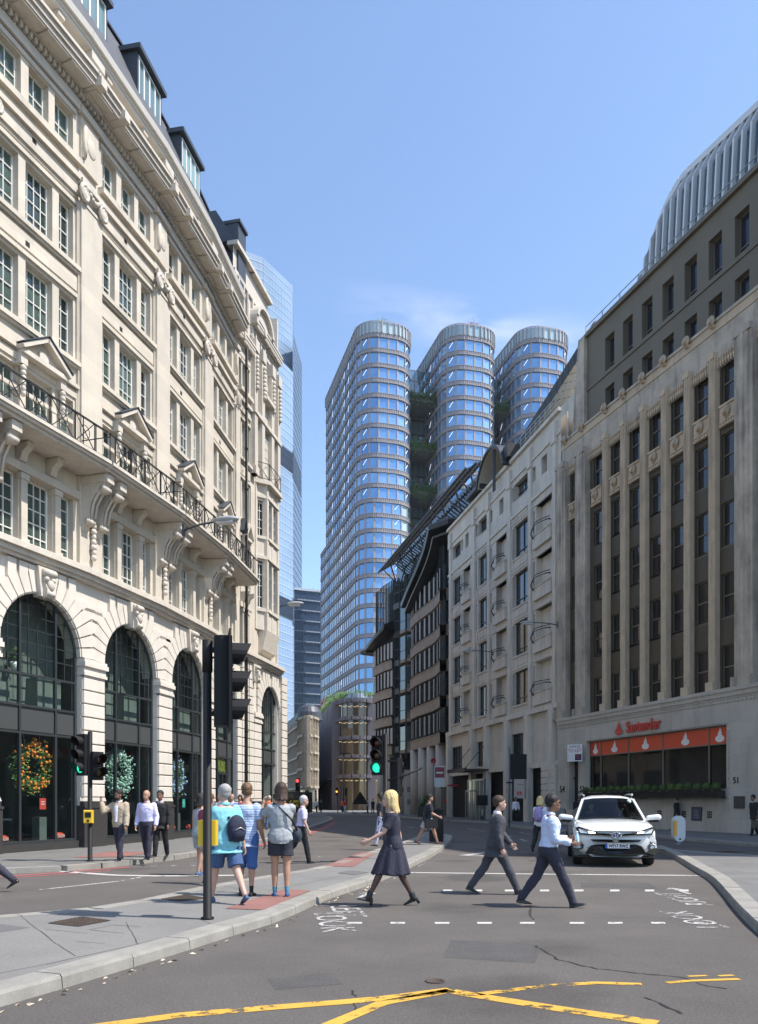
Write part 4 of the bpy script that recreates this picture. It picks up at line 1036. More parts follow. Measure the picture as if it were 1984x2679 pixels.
# columns from the survey: big windows and recessed balconies
big=[(kw(1195),2.3),(kw(1265),2.5),(kw(1364),2.8)]; bal=[(kw(1222),1.9),(kw(1312),2.2),(kw(1424),2.7)]
slit=[kw(1209),kw(1239),kw(1247),kw(1285),kw(1336),kw(1343),kw(1388),kw(1397),kw(1450)]
rows=[10.1,13.75,17.4,21.0]; 
mb=MB(); holes=[]
for z in rows:
    for x,w in big: holes.append((x-w/2,x+w/2,z-1.4,z+1.1))
    for x,w in bal: holes.append((x-w/2,x+w/2,z-1.5,z+1.2))
    for x in slit: holes.append((x-.15,x+.15,z-1.4,z+1.0))
for x,w in big: holes.append((x-w/2,x+w/2,24.0,25.2))
for x,w in bal: holes.append((x-.45,x+.45,24.0,25.2))
for x in slit: holes.append((x-.3,x+.3,24.1,25.1))
for x,w in big: holes.append((x-w*.7,x+w*.7,4.5,6.6))
grid_wall(mb,0,WL,4.2,27.2,holes,.45,.0)
for z in rows:
    mb.box(0,WL,-.05,.02,z+1.25,z+1.4)
    for x,w in big: mb.box(x-w/2-.5,x-w/2-.1,-.04,.02,z+1.5,z+2.1); mb.box(x-w/2+.2,x+w/2-.2,-.04,.02,z+1.5,z+2.1)
fw.put(mb.build('wall',M_pale))
for d_,z0,z1 in ((.32,7.7,8.05),(.22,27.0,27.25),(.12,22.75,22.95),(.10,25.6,25.75),(.25,3.9,4.25)):
    mb=MB(); mb.box(0,WL,-d_,.0,z0,z1); fw.put(mb.build('string_course',M_palep))
mb=MB(); mb.box(-.26,.26,-.14,.02,8.05,25.6); mb.box(-.32,.32,-.24,.02,25.2,26.6); mb.box(-.34,.34,-.44,.02,PZ,7.7); pb=mb.build('pier',M_palep)
px_=[kw(1180),kw(1236),kw(1300)+.0,kw(1332),kw(1394),kw(1450)]
for i,x in enumerate((kw(1181),kw(1238)+.45,kw(1287)-.55,kw(1334)+.1,kw(1397)-.5,kw(1452)+.1)): (fw.put(pb,x) if i==0 else fw.cp(pb,x))
for a,b in ((-.02,.55),(WL-2.1,WL-1.0),(WL-.5,WL-.02)):
    mb=MB(); z=PZ+.05; mb.box(a+.02,b-.02,-.42,.0,PZ,3.9)
    while z<3.7: mb.cbox(a,b,-.5,-.4,z,z+.4,.02); z+=.43
    fw.put(mb.build('ground_pier',M_palep))
def bigwin(w,h,n=2):
    mb=MB()
    for a,b,c,d in ((-w/2,-w/2+.07,0,h),(w/2-.07,w/2,0,h),(-w/2,w/2,0,.07),(-w/2,w/2,h-.07,h),(-w/2,w/2,.5,.56)): mb.box(a,b,0,.08,c,d)
    for i in range(1,n): mb.box(-w/2+w*i/n-.035,-w/2+w*i/n+.035,0,.08,0,h)
    mb.quad((-w/2,.06,0),(w/2,.06,0),(w/2,.06,h),(-w/2,.06,h),1); mb.box(-w/2-.08,w/2+.08,-.3,.05,-.12,0,2)
    return mb
M_of2=mat('tall_office_pane',(.02,.03,.03),.03,spec=.8,rnd=(.035,.045,.045),bump=.03,bs=.8)
for x,w in big:
    o=bigwin(w,2.5).build('window',[M_greyframe,M_of2,M_palep]); fw.put(o,x,.2,rows[0]-1.4)
    for z in rows[1:]: fw.cp(o,x,.2,z-1.4)
    o=bigwin(w*1.4,2.1,4).build('window',[M_greyframe,M_of2,M_palep]); fw.put(o,x,.2,4.5)
    o=bigwin(w,1.2,2).build('window',[M_greyframe,M_of2,M_palep]); fw.put(o,x,.3,24.0)
mb=MB(); mb.quad((-.16,0,0),(.16,0,0),(.16,0,2.4),(-.16,0,2.4)); mb.box(-.18,-.14,-.02,.02,0,2.4,1); sl=mb.build('slit_window',[M_of2,M_greyframe]); first=True
for x in slit:
    for z in rows:
        (fw.put(sl,x,.25,z-1.4) if first else fw.cp(sl,x,.25,z-1.4)); first=False
for x,w in bal:
    mb=MB(); mb.quad((-w/2,.9,0),(w/2,.9,0),(w/2,.9,2.7),(-w/2,.9,2.7),0); mb.quad((-w/2+.3,.88,.5),(-w/2+.9,.88,.5),(-w/2+.9,.88,2.4),(-w/2+.3,.88,2.4),2); mb.quad((-w/2,0,0),(-w/2,.9,0),(-w/2,.9,2.7),(-w/2,0,2.7)); mb.quad((w/2,.9,0),(w/2,0,0),(w/2,0,2.7),(w/2,.9,2.7)); mb.quad((-w/2,.9,2.7),(w/2,.9,2.7),(w/2,0,2.7),(-w/2,0,2.7)); mb.box(-w/2,w/2,-.02,.9,-.05,.02); mb.box(-w/2-.15,w/2+.15,-.22,-.0,-.35,.55); mb.box(-w/2-.2,w/2+.2,-.28,-.0,.5,.6)
    o=mb.build('balcony',[M_palep,M_palep,M_of2]); 
    rl=MB(); 
    A=[(-w/2+w*t/8,-.2-.42*sin(pi*t/8)) for t in range(9)]
    for z in (.95,1.12): rl.tube([(a,b,z) for a,b in A],.03,6)
    for t in (1,): rl.tube([(A[0][0]+.1,-.25,.35),(A[0][0]+.1,-.45,.7),(A[1][0],A[1][1],1.12)],.045,6)
    rl.tube([(A[7][0],A[7][1],1.0),(A[8][0],-.1,.9)],.03,6)
    ro_=rl.build('railing',M_iron)
    for i,z in enumerate(rows):
        b_=o if i==0 else o.copy(); r_=ro_ if i==0 else ro_.copy()
        if i: C.objects.link(b_); C.objects.link(r_)
        fw.put(b_,x,.0,z-1.5); r_.parent=b_; r_.location=(0,0,0); r_.rotation_euler=(0,0,0)
    mb=MB(); mb.quad((-.45,0,0),(.45,0,0),(.45,0,1.2),(-.45,0,1.2)); fw.put(mb.build('window',M_of2),x,.4,24.0)
mb=MB(); mb.box(0,WL,.44,.5,4.2,27); mb.box(0,WL,.95,14,0,27.1); fw.put(mb.build('inner_wall',M_palep))
# dark roof: rising eave at the near end, barrel canopy in the middle
M_roofd=mat('dark_roof_metal',(.05,.048,.045),.5,.3); M_soff=mat('pale_soffit',(.50,.47,.40),.8,var=.08,vs=3)
mb=MB(); e0=Vector((10.46,62.0,28.0)); e1=Vector((14.2,53.0,32.4)); n=14; dv=Vector((4,1.0,1.6))
for i in range(n):
    a=e0.lerp(e1,i/n); b=e0.lerp(e1,(i+.94)/n); mb.add([a,b,b+Vector((0,0,.9)),a+Vector((0,0,.9)),a+dv,b+dv,b+dv+Vector((0,0,.9)),a+dv+Vector((0,0,.9))],[(0,1,2,3),(3,2,6,7),(4,7,6,5),(0,3,7,4),(1,5,6,2)]); mb.quad(a,a+dv,b+dv,b,1)
o=mb.build('roof',[M_roofd,M_soff]); o.parent=WB; o.location=rel(WB,(0,0,0))
mb=MB(); rl0=Vector((9.9,62,27.9)); rl1=Vector((13.2,53.2,29.5)); 
for k in (0,.3,.6): mb.bar(rl0+Vector((0,0,k)),rl1+Vector((0,0,k)),.035)
for i in range(15): a=rl0.lerp(rl1,i/14); mb.bar(a-Vector((0,0,.4)),a+Vector((0,0,.6)),.035)
o=mb.build('roof_rail',mat('pale_rail',(.5,.5,.48),.5)); o.parent=WB; o.location=rel(WB,(0,0,0))
mb=MB(); xc=kw(1300); r=3.3                               # barrel canopy
for i in range(14):
    a0=pi*(.12+.80*i/14); a1=pi*(.12+.80*(i+1)/14)
    mb.prism([(xc-r*cos(a0),26.2+r*sin(a0)),(xc-r*cos(a1),26.2+r*sin(a1)),(xc-(r-.22)*cos(a1),26.2+(r-.22)*sin(a1)),(xc-(r-.22)*cos(a0),26.2+(r-.22)*sin(a0))],-.75,8,'y')
    mb.prism([(xc-(r-.23)*cos(a0),26.2+(r-.23)*sin(a0)),(xc-(r-.23)*cos(a1),26.2+(r-.23)*sin(a1)),(xc-(r-.26)*cos(a1),26.2+(r-.26)*sin(a1)),(xc-(r-.26)*cos(a0),26.2+(r-.26)*sin(a0))],-.6,8,'y',1)
mb.box(xc-r*.9,xc+r*.9,1.6,2,26.5,28.9,1); mb.box(xc+.4,xc+.52,-.5,-.4,25.9,29.3); mb.box(xc+.7,xc+.82,-.5,-.4,25.9,29.2)
for x in (xc-r-.3,xc+r-.7): mb.box(x,x+1.0,-.5,1.2,27.4,28.4)
mb.box(xc-6,xc-r+.3,-.6,6,27.5,27.8)
fw.put(mb.build('barrel_canopy',[M_roofd,M_soff]))
mb=MB(); mb.box(0,WL,2,13,27.0,29.5); fw.put(mb.build('upper_storey',M_palep))
# shop level: doorways, canopy, revolving entrance
mb=MB(); mb.box(0,WL,.5,.6,PZ,4.2); fw.put(mb.build('shop_front',M_dark))
mb=MB(); ex=kw(1262); mb.box(ex-2.4,ex+2.2,-2.2,.0,4.05,4.2); mb.box(ex-2.4,ex+2.2,-2.3,-2.1,3.98,4.28); mb.tube([(ex-1.8,-2.1,4.2),(ex-1.8,0,6.6)],.03,6); mb.tube([(ex+1.6,-2.1,4.2),(ex+1.6,0,6.6)],.03,6); fw.put(mb.build('entrance_canopy',M_roofd))
mb=MB()
for x in (ex-2.0,ex-1.0,ex,ex+1.0,ex+2.0): mb.box(x-.04,x+.04,-.6,-.5,PZ,3.4)
mb.box(ex-2.0,ex+2.0,-.6,-.5,3.3,3.42); mb.quad((ex-2,-.55,PZ),(ex+2,-.55,PZ),(ex+2,-.55,3.4),(ex-2,-.55,3.4),1); mb.box(ex-.2,ex+1.0,-1.4,-.55,2.4,2.5)
for x in (ex-.2,ex+1.0): mb.box(x-.03,x+.03,-1.4,-1.34,PZ,2.4)
fw.put(mb.build('glass_entrance',[mat('steel_frame',(.35,.35,.34),.35,.8),mat('lobby_glass',(.10,.14,.135),.05,spec=.6)]))
mb=MB(); gx=kw(1395); mb.box(gx-1.7,gx+1.6,.3,.4,PZ,4.2); fw.put(mb.build('passage',M_dark))
bn=MB(); bn.box(-1.0,1.0,-.03,0,-.75,.75); bn.box(-.45,-.05,-.04,-.03,-.5,-.25,1); bn.box(.05,.5,-.04,-.03,-.5,-.25,1); bn.box(-.2,.85,-.04,-.03,.2,.26,2)
o=bn.build('banner',[mat('banner_white',(.42,.43,.43),.6),mat('banner_red',(.5,.06,.07),.6),mat('banner_grey',(.2,.2,.22),.6)]); fw.put(o,kw(1377),-.5,2.55,top=True); tag(o,'white banner with two small red blocks hung across the dark passage','banner')
# ---- dark glass building with curved stone bands
DB=thing('glass_building','dark bronze and glass building with curved stone bands, round columns and a wave shaped roof','building',(3,90,PZ))
M_band=mat('brown_stone_band',(.37,.30,.235),.85,var=.25,vs=1.5,streak=.3); M_dfr=mat('bronze_black',(.028,.026,.024),.45,.3); M_dgl=mat('green_dark_pane',(.02,.034,.034),.03,spec=.8,rnd=(.05,.08,.08)); M_pan=mat('pale_panel',(.36,.34,.31),.8,rnd=(.5,.48,.45))
M_col=mat('pale_column',(.5,.47,.42),.8,var=.1,vs=2)
def plan(px,Z): return ((px-992)/F*Z,Z)
def crv(pl_,n=8): 
    P=smooth([Vector((p[0],p[1],0)) for p in pl_],2); return P
rightbay=crv([plan(1084,90),plan(1100,86.5),plan(1125,83.5),plan(1150,80.3),plan(1163,77.2)])
side_=[Vector((*plan(1163,77.2),0)),Vector((*plan(1184,77.5),0))]
leftbay=crv([plan(984,103),plan(1000,100),plan(1016,98),plan(1034,96.5)])
glz=[Vector((*plan(1034,96.5),0)),Vector((*plan(1052,95),0)),Vector((*plan(1072,93.5),0)),Vector((*plan(1084,90),0))]
def wallstrip(mb,P,z0,z1,m=0,th=.0,out=.0):
    for a,b in zip(P,P[1:]):
        t=(b-a).normalized(); n=Vector((t.y,-t.x,0))
        if n.y>0: n=-n
        p=a+n*out; q=b+n*out
        mb.quad((p.x,p.y,z0),(q.x,q.y,z0),(q.x,q.y,z1),(p.x,p.y,z1),m)
        if th:
            for z in (z0,z1): mb.quad((p.x,p.y,z),(q.x,q.y,z),(q.x-n.x*th,q.y-n.y*th,z),(p.x-n.x*th,p.y-n.y*th,z),m)
ZB=[7.2,10.7,14.1,17.5,20.9]
for bay,ztop in ((rightbay+side_[1:],24.6),(leftbay,20.9)):
    for i,z in enumerate(ZB):
        if z>ztop-1: continue
        mb=MB(); wallstrip(mb,bay,z,z+1.05,0,.9,.45); wallstrip(mb,bay,z+.98,z+1.07,0,.5,.52); o=mb.build('stone_band',M_band); o.parent=DB; o.location=rel(DB,(0,0,0))
        mb=MB(); wallstrip(mb,bay,z+1.05,z+3.5,0)
        L_=0
        for k,(a,b) in enumerate(zip(bay,bay[1:])):
            for s in (0,.5):
                p=a.lerp(b,s); mb.box(p.x-.06,p.x+.06,p.y-.25,p.y+.05,z+1.05,z+3.4,1)
            if k%2==0 and k<len(bay)-3:
                t=(b-a).normalized(); n=Vector((t.y,-t.x,0)); n=n if n.y<0 else -n; p=a.lerp(b,.3)+n*.3; q=p+t*.62+n*.1
                mb.bar((p.x,p.y,z+2.25),(q.x,q.y,z+2.25),.08,1.9,2)
        wallstrip(mb,bay,z+2.6,z+2.68,1,.1,.08)
        o=mb.build('window_band',[M_dgl,M_dfr,M_pan]); o.parent=DB; o.location=rel(DB,(0,0,0))
mb=MB(); wallstrip(mb,glz,5,27.5,0)
for a,b in zip(glz,glz[1:]):
    for s in (0,.33,.66):
        p=a.lerp(b,s); mb.box(p.x-.06,p.x+.06,p.y-.35,p.y,4.5,28,1)
for z in ZB+[24.3]:
    wallstrip(mb,glz,z+.2,z+.9,1,.2,.25); wallstrip(mb,glz,z+2.1,z+2.2,1,.1,.2)
q=[plan(1045,92.5),plan(1062,90.8),plan(1078,90.5),plan(1076,93),plan(1048,95)]
for z in ZB[0:5]:
    mb.prism(q,z-.1,z+.25,'z',2); mb.prism(q,z+.25,z+2.9,'z',0); mb.prism([(x*1.001,y-.03) for x,y in q],z+1.2,z+1.28,'z',1)
for x,y in q[:3]: mb.box(x-.07,x+.07,y-.12,y,6.5,27,1)
o=mb.build('glazed_stair_bay',[M_dgl,M_dfr,M_band]); o.parent=DB; o.location=rel(DB,(0,0,0))
# attic glazing, curved roof shells and louvred canopy
mb=MB(); top=leftbay+glz[1:]+rightbay[1:]+side_[1:]
wallstrip(mb,top,20.9,28.6,0,0,-1.2); wallstrip(mb,top,23.9,24.1,1,.2,-1.0)
for a,b in zip(top,top[1:]):
    p=a.lerp(b,.5); mb.box(p.x-.07,p.x+.07,p.y+.7,p.y+1.1,20.9,28.5,1)
o=mb.build('attic_glazing',[M_dgl,M_dfr]); o.parent=DB; o.location=rel(DB,(0,0,0))
def shell(P,zs,out,th,name,mt):
    mb=MB(); rows_=[]
    for i,p in enumerate(P):
        a=P[max(i-1,0)]; b=P[min(i+1,len(P)-1)]; t=(b-a).normalized(); n=Vector((t.y,-t.x,0)); n=n if n.y<0 else -n
        z=zs[i]; rows_.append([p+n*out+Vector((0,0,z)),p+n*(out+.05)+Vector((0,0,z+th)),p+n*(out*.3)+Vector((0,0,z+th*2.2)),p-n*2.5+Vector((0,0,z+th*2.6)),p-n*2.5+Vector((0,0,z))])
    mb.loft(rows_,0,False,True); o=mb.build(name,mt); o.parent=DB; o.location=rel(DB,(0,0,0))
nr=len(rightbay); shell(rightbay+[side_[1]],[23.2+4.6*(3*(i/nr)**2-2*(i/nr)**3) for i in range(nr)]+[27.9],1.5,.45,'wave_roof',M_dfr)
nr=len(rightbay); shell(rightbay+[side_[1]],[22.6+4.4*(3*(i/nr)**2-2*(i/nr)**3) for i in range(nr)]+[27.0],1.1,.2,'wave_roof',M_dfr)
nl=len(leftbay); shell([Vector((*plan(968,104),0))]+leftbay,[20.4+1.9*i/nl for i in range(nl+1)],1.5,.4,'wave_roof',M_dfr)
mb=MB(); c0=Vector((.9,100,30.6)); c1=Vector((8.6,70,31.2)); up=Vector((2.6,.6,1.6))
n=46
for i in range(n):
    a=c0.lerp(c1,i/n); mb.bar(a-up*.42,a+up*.38,.10,.12)
for k in (-.4,-.05,.3): mb.bar(c0+up*k,c1+up*k,.12,.16)
for i in range(8):
    a=c0.lerp(c1,(i+.5)/8); mb.bar(a+up*.0,Vector((a.x+1.6,a.y+.3,25.5)),.14); mb.bar(a-up*.4,Vector((a.x+1.6,a.y+.3,27.5)),.10)
o=mb.build('louvred_canopy',M_dfr); o.parent=DB; o.location=rel(DB,(0,0,0))
mb=MB(); mb.quad((2.2,99,24),(10.4,69,24),(10.4,69,31.6),(2.2,99,31.6)); o=mb.build('attic_wall',M_dgl); o.parent=DB; o.location=rel(DB,(0,0,0))
mb=MB()
for px,Z in ((1000,101),(1024,97.5),(1060,95),(1089,88.5),(1110,85),(1133,82.5),(1157,79)):
    x,y=plan(px,Z); mb2=MB(); mb2.lathe([(.62,PZ),(.62,7.2)],(0,0,0),18); o=mb2.build('column',M_col); o.parent=DB; o.location=rel(DB,(x,y+.4,0))
inner=[(p.x+2.4,p.y+1.2) for p in leftbay+glz[1:]+rightbay[1:]]
mb=MB(); mb.prism(inner+[(14,80),(14,104)],PZ,7.2,'z'); o=mb.build('lobby_wall',mat('lobby_dark',(.03,.03,.03),.6)); o.parent=DB; o.location=rel(DB,(0,0,0))
mb=MB(); mb.prism([(p.x+1.6,p.y+.9) for p in leftbay+glz[1:]+rightbay[1:]]+[(16,80),(16,104)],7.2,28.4,'z'); o=mb.build('core',M_dark); o.parent=DB; o.location=rel(DB,(0,0,0))
# ================================================================ towers and the far end of the street
M_tgl=mat('tower_blue_pane',(.16,.36,.66),.06,.45,spec=.9,rnd=(.32,.56,.86),var=.25,vs=.35,bump=.02,bs=.5)
M_tst=mat('tower_ribbed_stone',(.36,.34,.355),.8,var=.08,vs=.5)
M_crown=mat('crown_glass',(.35,.50,.56),.08,spec=.8,rnd=(.55,.68,.70))
M_leafs=[mat('leaves_mid_green',(.14,.27,.05),.7,rnd=(.09,.17,.03),var=.5,vs=2),mat('leaves_deep_green',(.08,.17,.04),.7,var=.5,vs=2),mat('leaves_red',(.28,.035,.03),.7,var=.4,vs=2),mat('leaves_yellow_green',(.25,.30,.05),.7,var=.3,vs=2)]
U_=Vector((.962,.272,0)); V_=Vector((-.272,.962,0)); T0=Vector((-4.5,203.5,0)); TW=14.3; TR=5.4
def tower_plan(L,e=0.0):
    P=[]; c=lambda a,b:T0+U_*a+V_*b
    P.append(c(-e,L)); n=8
    for i in range(n+1): a=pi+pi/2*i/n; P.append(c(TR+(TR+e)*cos(a),TR+(TR+e)*sin(a)))
    for i in range(n+1): a=1.5*pi+pi/2*i/n; P.append(c(TW-TR+(TR+e)*cos(a),TR+(TR+e)*sin(a)))
    P.append(c(TW+e,L)); return P
def walk(P,step):
    out=[]
    for a,b in zip(P,P[1:]):
        d=(b-a).length; n=max(1,round(d/step)); t=(b-a).normalized()
        for i in range(n): out.append((a.lerp(b,i/n),t))
    return out
FH=3.83
def resample(P,step):
    d=[0]
    for a,b in zip(P,P[1:]): d.append(d[-1]+(b-a).length)
    n=round(d[-1]/step); out=[]
    for k in range(n+1):
        s_=d[-1]*k/n; i=max(i for i in range(len(P)-1) if d[i]<=s_+1e-6); out.append(P[i].lerp(P[i+1],min(1,(s_-d[i])/(d[i+1]-d[i]))))
    return out
def win_band(L,lit=False):
    mb=MB(); P=resample(tower_plan(L),2.45)
    for i,(p,q) in enumerate(zip(P,P[1:])):
        mb.quad((p.x,p.y,0),(q.x,q.y,0),(q.x,q.y,2.75),(p.x,p.y,2.75),0 if random.random()<.72 else (2 if random.random()<.3 else 3))
        t=(q-p).normalized(); n=Vector((t.y,-t.x,0)); m=p.lerp(q,.5)
        if random.random()<.2: a=m-t*.7-n*.0+n*.05; mb.bar((a.x,a.y,1.2),(a.x+t.x*1.1,a.y+t.y*1.1,2.5),.05,.07,4)   # strip lamp by the pane
        c=[p-t*.24+n*.12,p+t*.24+n*.12,p+t*.24,p-t*.24]; mb.prism([(k.x,k.y) for k in c],0,2.75,'z',1)
    return mb
def span_band(L):
    mb=MB(); P=tower_plan(L,.16); n=len(P)
    mb.add([(p.x,p.y,0) for p in P]+[(p.x,p.y,1.08) for p in P],[(i,i+1,i+1+n,i+n) for i in range(n-1)],0)
    Q=tower_plan(L,-.3)
    for z in (0,1.08): mb.add([(p.x,p.y,z) for p in P]+[(p.x,p.y,z) for p in Q],[(i,i+1,i+1+n,i+n) for i in range(n-1)],0)
    for p,t in walk(tower_plan(L,.16),.62):
        nn=Vector((t.y,-t.x,0)); q=[p-t*.12+nn*.1,p+t*.12+nn*.1,p+t*.12,p-t*.12]; mb.prism([(k.x,k.y) for k in q],.04,1.04,'z')
    Q=tower_plan(L,.30)
    for z in (.99,0.0): mb.add([(p.x,p.y,z) for p in Q]+[(p.x,p.y,z+.1) for p in Q]+[(p.x,p.y,z+.1) for p in P],[(i,i+1,i+1+n,i+n) for i in range(n-1)]+[(i+n,i+1+n,i+1+2*n,i+2*n) for i in range(n-1)],0)
    return mb
TOP=123.9
def tower(label,shift,copy_of=None):
    r=thing('office_tower',label,'tower',(T0.x+shift[0],T0.y+shift[1],0)); z0=(-T0.x,-T0.y)
    for kind in ('window_band','spandrel_band'):
        for i in range(28):
            z=TOP-2.8-(i+1)*FH; long_=i>=11
            me=tm[(kind,long_)]; o=link(kind,me,r,(z0[0],z0[1],z if kind=='window_band' else z+2.75))
    o=link('crown',tm['crown'],r,(z0[0],z0[1],TOP-2.8)); o=link('core',tm['core'],r,(z0[0],z0[1],0)); return r
tm={}
for lg,L in ((False,42),(True,50)):
    for k,f,ms in (('window_band',win_band,[M_tgl,M_tst,M_crown,mat('tower_deep_pane',(.08,.22,.46),.05,.4,spec=.8),mat('tower_strip_lamp',(.8,.85,.9),.5,emit=((.9,.95,1),.7))]),('spandrel_band',span_band,[M_tst])):
        o=f(L).build(k,ms); tm[(k,lg)]=o.data; bpy.data.objects.remove(o)
mb=MB(); P=tower_plan(42,.2); n=len(P)
for a,b in zip(P,P[1:]): mb.quad((a.x,a.y,0),(b.x,b.y,0),(b.x,b.y,2.7),(a.x,a.y,2.7))
for p,t in walk(P,1.95):
    nn=Vector((t.y,-t.x,0)); q=[p-t*.16+nn*.3,p+t*.16+nn*.3,p+t*.16-nn*.2,p-t*.16-nn*.2]; mb.prism([(k.x,k.y) for k in q],0,2.8,'z',1)
A=tower_plan(42,.45); B=tower_plan(42,0)
mb.add([(p.x,p.y,2.7) for p in A]+[(p.x,p.y,2.95) for p in A]+[(p.x,p.y,2.95) for p in B],[(i,i+1,i+1+n,i+n) for i in range(n-1)]+[(i+n,i+1+n,i+1+2*n,i+2*n) for i in range(n-1)],1)
o=mb.build('crown',[M_crown,M_tst]); tm['crown']=o.data; bpy.data.objects.remove(o)
mb=MB(); mb.prism([(p.x,p.y) for p in tower_plan(41.5,-.5)],0,TOP-2.9,'z'); o=mb.build('core',M_dark); tm['core']=o.data; bpy.data.objects.remove(o)
S2=(22.2,1.2); S3=(41.7,2.4)
tower('leftmost of three tall rounded blue glass towers with pale stone bands',(0,0))
tower('middle one of three tall rounded blue glass towers with stone bands',S2)
tower('rightmost of three rounded blue glass towers, partly behind the dark roofs',S3)
def foliage(mb,c,r,n,s,m,rnd):
    c=Vector(c)
    for i in range(n):
        v=Vector((rnd.gauss(0,.45),rnd.gauss(0,.45),rnd.gauss(0,.45))); p=c+Vector((v.x*r[0],v.y*r[1],v.z*r[2]))
        u=Vector((rnd.gauss(0,1),rnd.gauss(0,1),rnd.gauss(0,1))).normalized(); t=u.orthogonal().normalized(); k=s*rnd.uniform(.6,1.3)
        mb.poly([p-u*k,p-t*k*.5,p+u*k,p+t*k*.5],m)
rnd=random.Random(11)
def link_block(sh,label,slabs,ztop):
    r=thing('terrace_block',label,'building',(T0.x+U_.x*18+sh[0],T0.y+U_.y*18+sh[1],0)); o0=(-r.location.x+sh[0],-r.location.y+sh[1],0)
    c=lambda a,b:T0+U_*a+V_*b; a0,a1=TW-.5,TW+9.6
    mb=MB(); q=[c(a0,13),c(a1,13),c(a1,40),c(a0,40)]; mb.prism([(p.x,p.y) for p in q],20,ztop-9,'z'); 
    for k in range(6):
        p=c(a0+1+1.6*k,12.9); mb.box(p.x-.08,p.x+.08,p.y-.12,p.y,20,ztop-9,1)
    z=22
    while z<ztop-9: a=c(a0,12.8); b=c(a1,12.8); mb.bar((a.x,a.y,z),(b.x,b.y,z),.12,.5,1); z+=3.83
    mb.build('glazing',[mat('terrace_pane',(.35,.55,.62),.08,.55,spec=.9,bump=.02,bs=.5,rnd=(.10,.2,.24)),M_dfr],r,o0)
    q=[c(a0,4),c(a1,4),c(a1,14),c(a0,14)]; mc=mat('terrace_concrete',(.20,.19,.19),.8,var=.2,vs=.6)
    for z in slabs: mb=MB(); mb.prism([(p.x,p.y) for p in q],z-1.0,z,'z'); mb.build('terrace_slab',mc,r,o0)
    mb=MB(); q=[c(a0,9),c(a1,9),c(a1,30),c(a0,30)]
    for a,b in zip(q[:2],q[1:3]): mb.quad((a.x,a.y,ztop-9),(b.x,b.y,ztop-9),(b.x,b.y,ztop),(a.x,a.y,ztop))
    a=q[0];b=q[3]; mb.quad((a.x,a.y,ztop),(q[1].x,q[1].y,ztop),(q[2].x,q[2].y,ztop),(b.x,b.y,ztop))
    for k in range(7): p=c(a0+.3+1.55*k,8.9); mb.box(p.x-.05,p.x+.05,p.y-.1,p.y,ztop-9,ztop,1)
    for z in (ztop-6,ztop-3,ztop-.1): a=c(a0,8.9); b=c(a1,8.9); mb.bar((a.x,a.y,z),(b.x,b.y,z),.1,.12,1)
    mb.build('glass_screen',[glass('screen_glass',(.55,.75,.78),.18),M_tst],r,o0)
    return r
def terraces(sh,slabs,where):
    for i,z in enumerate(slabs):
        c=lambda a,b:T0+U_*a+V_*b+Vector((sh[0],sh[1],0)); mb=MB(); p0=c(TW+4.5,4.3)
        for k in range(9):
            a=TW+.4+k*1.05; p=c(a,4.2+rnd.uniform(-.4,.4))-p0; h=rnd.uniform(.5,1.6); m=rnd.choice((0,0,1,1,1))
            foliage(mb,(p.x,p.y,h*.4),(1.3,1.2,h*1.2),230,.24,m,rnd)
            hh=rnd.uniform(.8,2.6); foliage(mb,(p.x,p.y-.5,-hh*.45),(.7,.5,hh*.9),90,.2,rnd.choice((0,1,1)),rnd)
        for k in range(2):
            p=c(TW+rnd.uniform(.8,9),4.4)-p0; foliage(mb,(p.x,p.y,1.6),(.9,.8,1.5),150,.16,rnd.choice((2,2,0)),rnd)
        for k in range(2):
            p=c(TW+rnd.uniform(1,9),5)-p0; foliage(mb,(p.x,p.y,2.6),(1.2,1.0,1.8),130,.17,1,rnd); mb.bar((p.x,p.y,0),(p.x,p.y,2.6),.12,.12,4)
        o=mb.build('terrace_planting',M_leafs+[mat('stem_bark',(.05,.035,.025),.9)],None,(p0.x,p0.y,z))
        tag(o,'trailing planting on the %s terrace from the top, %s gap between towers'%(('first','second','third','fourth','fifth','sixth','seventh')[i],where),'plants','planted terraces between the towers')
sl1=[108.2,95.2,83.6,72.3,60.9]; sl2=[105.5,92.5]
link_block((0,0),'dark glass block with planted terraces between the left and middle blue towers',sl1,118)
link_block(S2,'dark glass block with planted terraces between the middle and right blue towers',sl2,116)
terraces((0,0),sl1,'left'); terraces(S2,sl2,'right')
def rooftree(a,b,sh,col,h,label):
    p=T0+U_*a+V_*b+Vector((sh[0],sh[1],TOP-.2)); mb=MB(); foliage(mb,(0,0,h),(1.6,1.4,1.2),320,.17,0,rnd); r=thing('roof_shrub',label,'shrub',p); mb.build('crown',M_leafs[col],r)
    mb=MB(); mb.tube([(0,0,-2),(0,0,h*.6)],.08,6); mb.build('trunk',bpy.data.materials['stem_bark'],r)
rooftree(6.2,2.4,(0,0),0,1.6,'green shrub standing on the roof edge of the leftmost rounded tower')
rooftree(1.2,7,(0,0),3,1.0,'yellow green shrub at the left corner of the leftmost rounded tower roof')
rooftree(1.2,7,S2,3,1.0,'yellow green shrub at the left corner of the middle tower roof'); rooftree(7.5,2.0,S2,2,1.3,'pink red shrub on the roof edge of the middle tower')
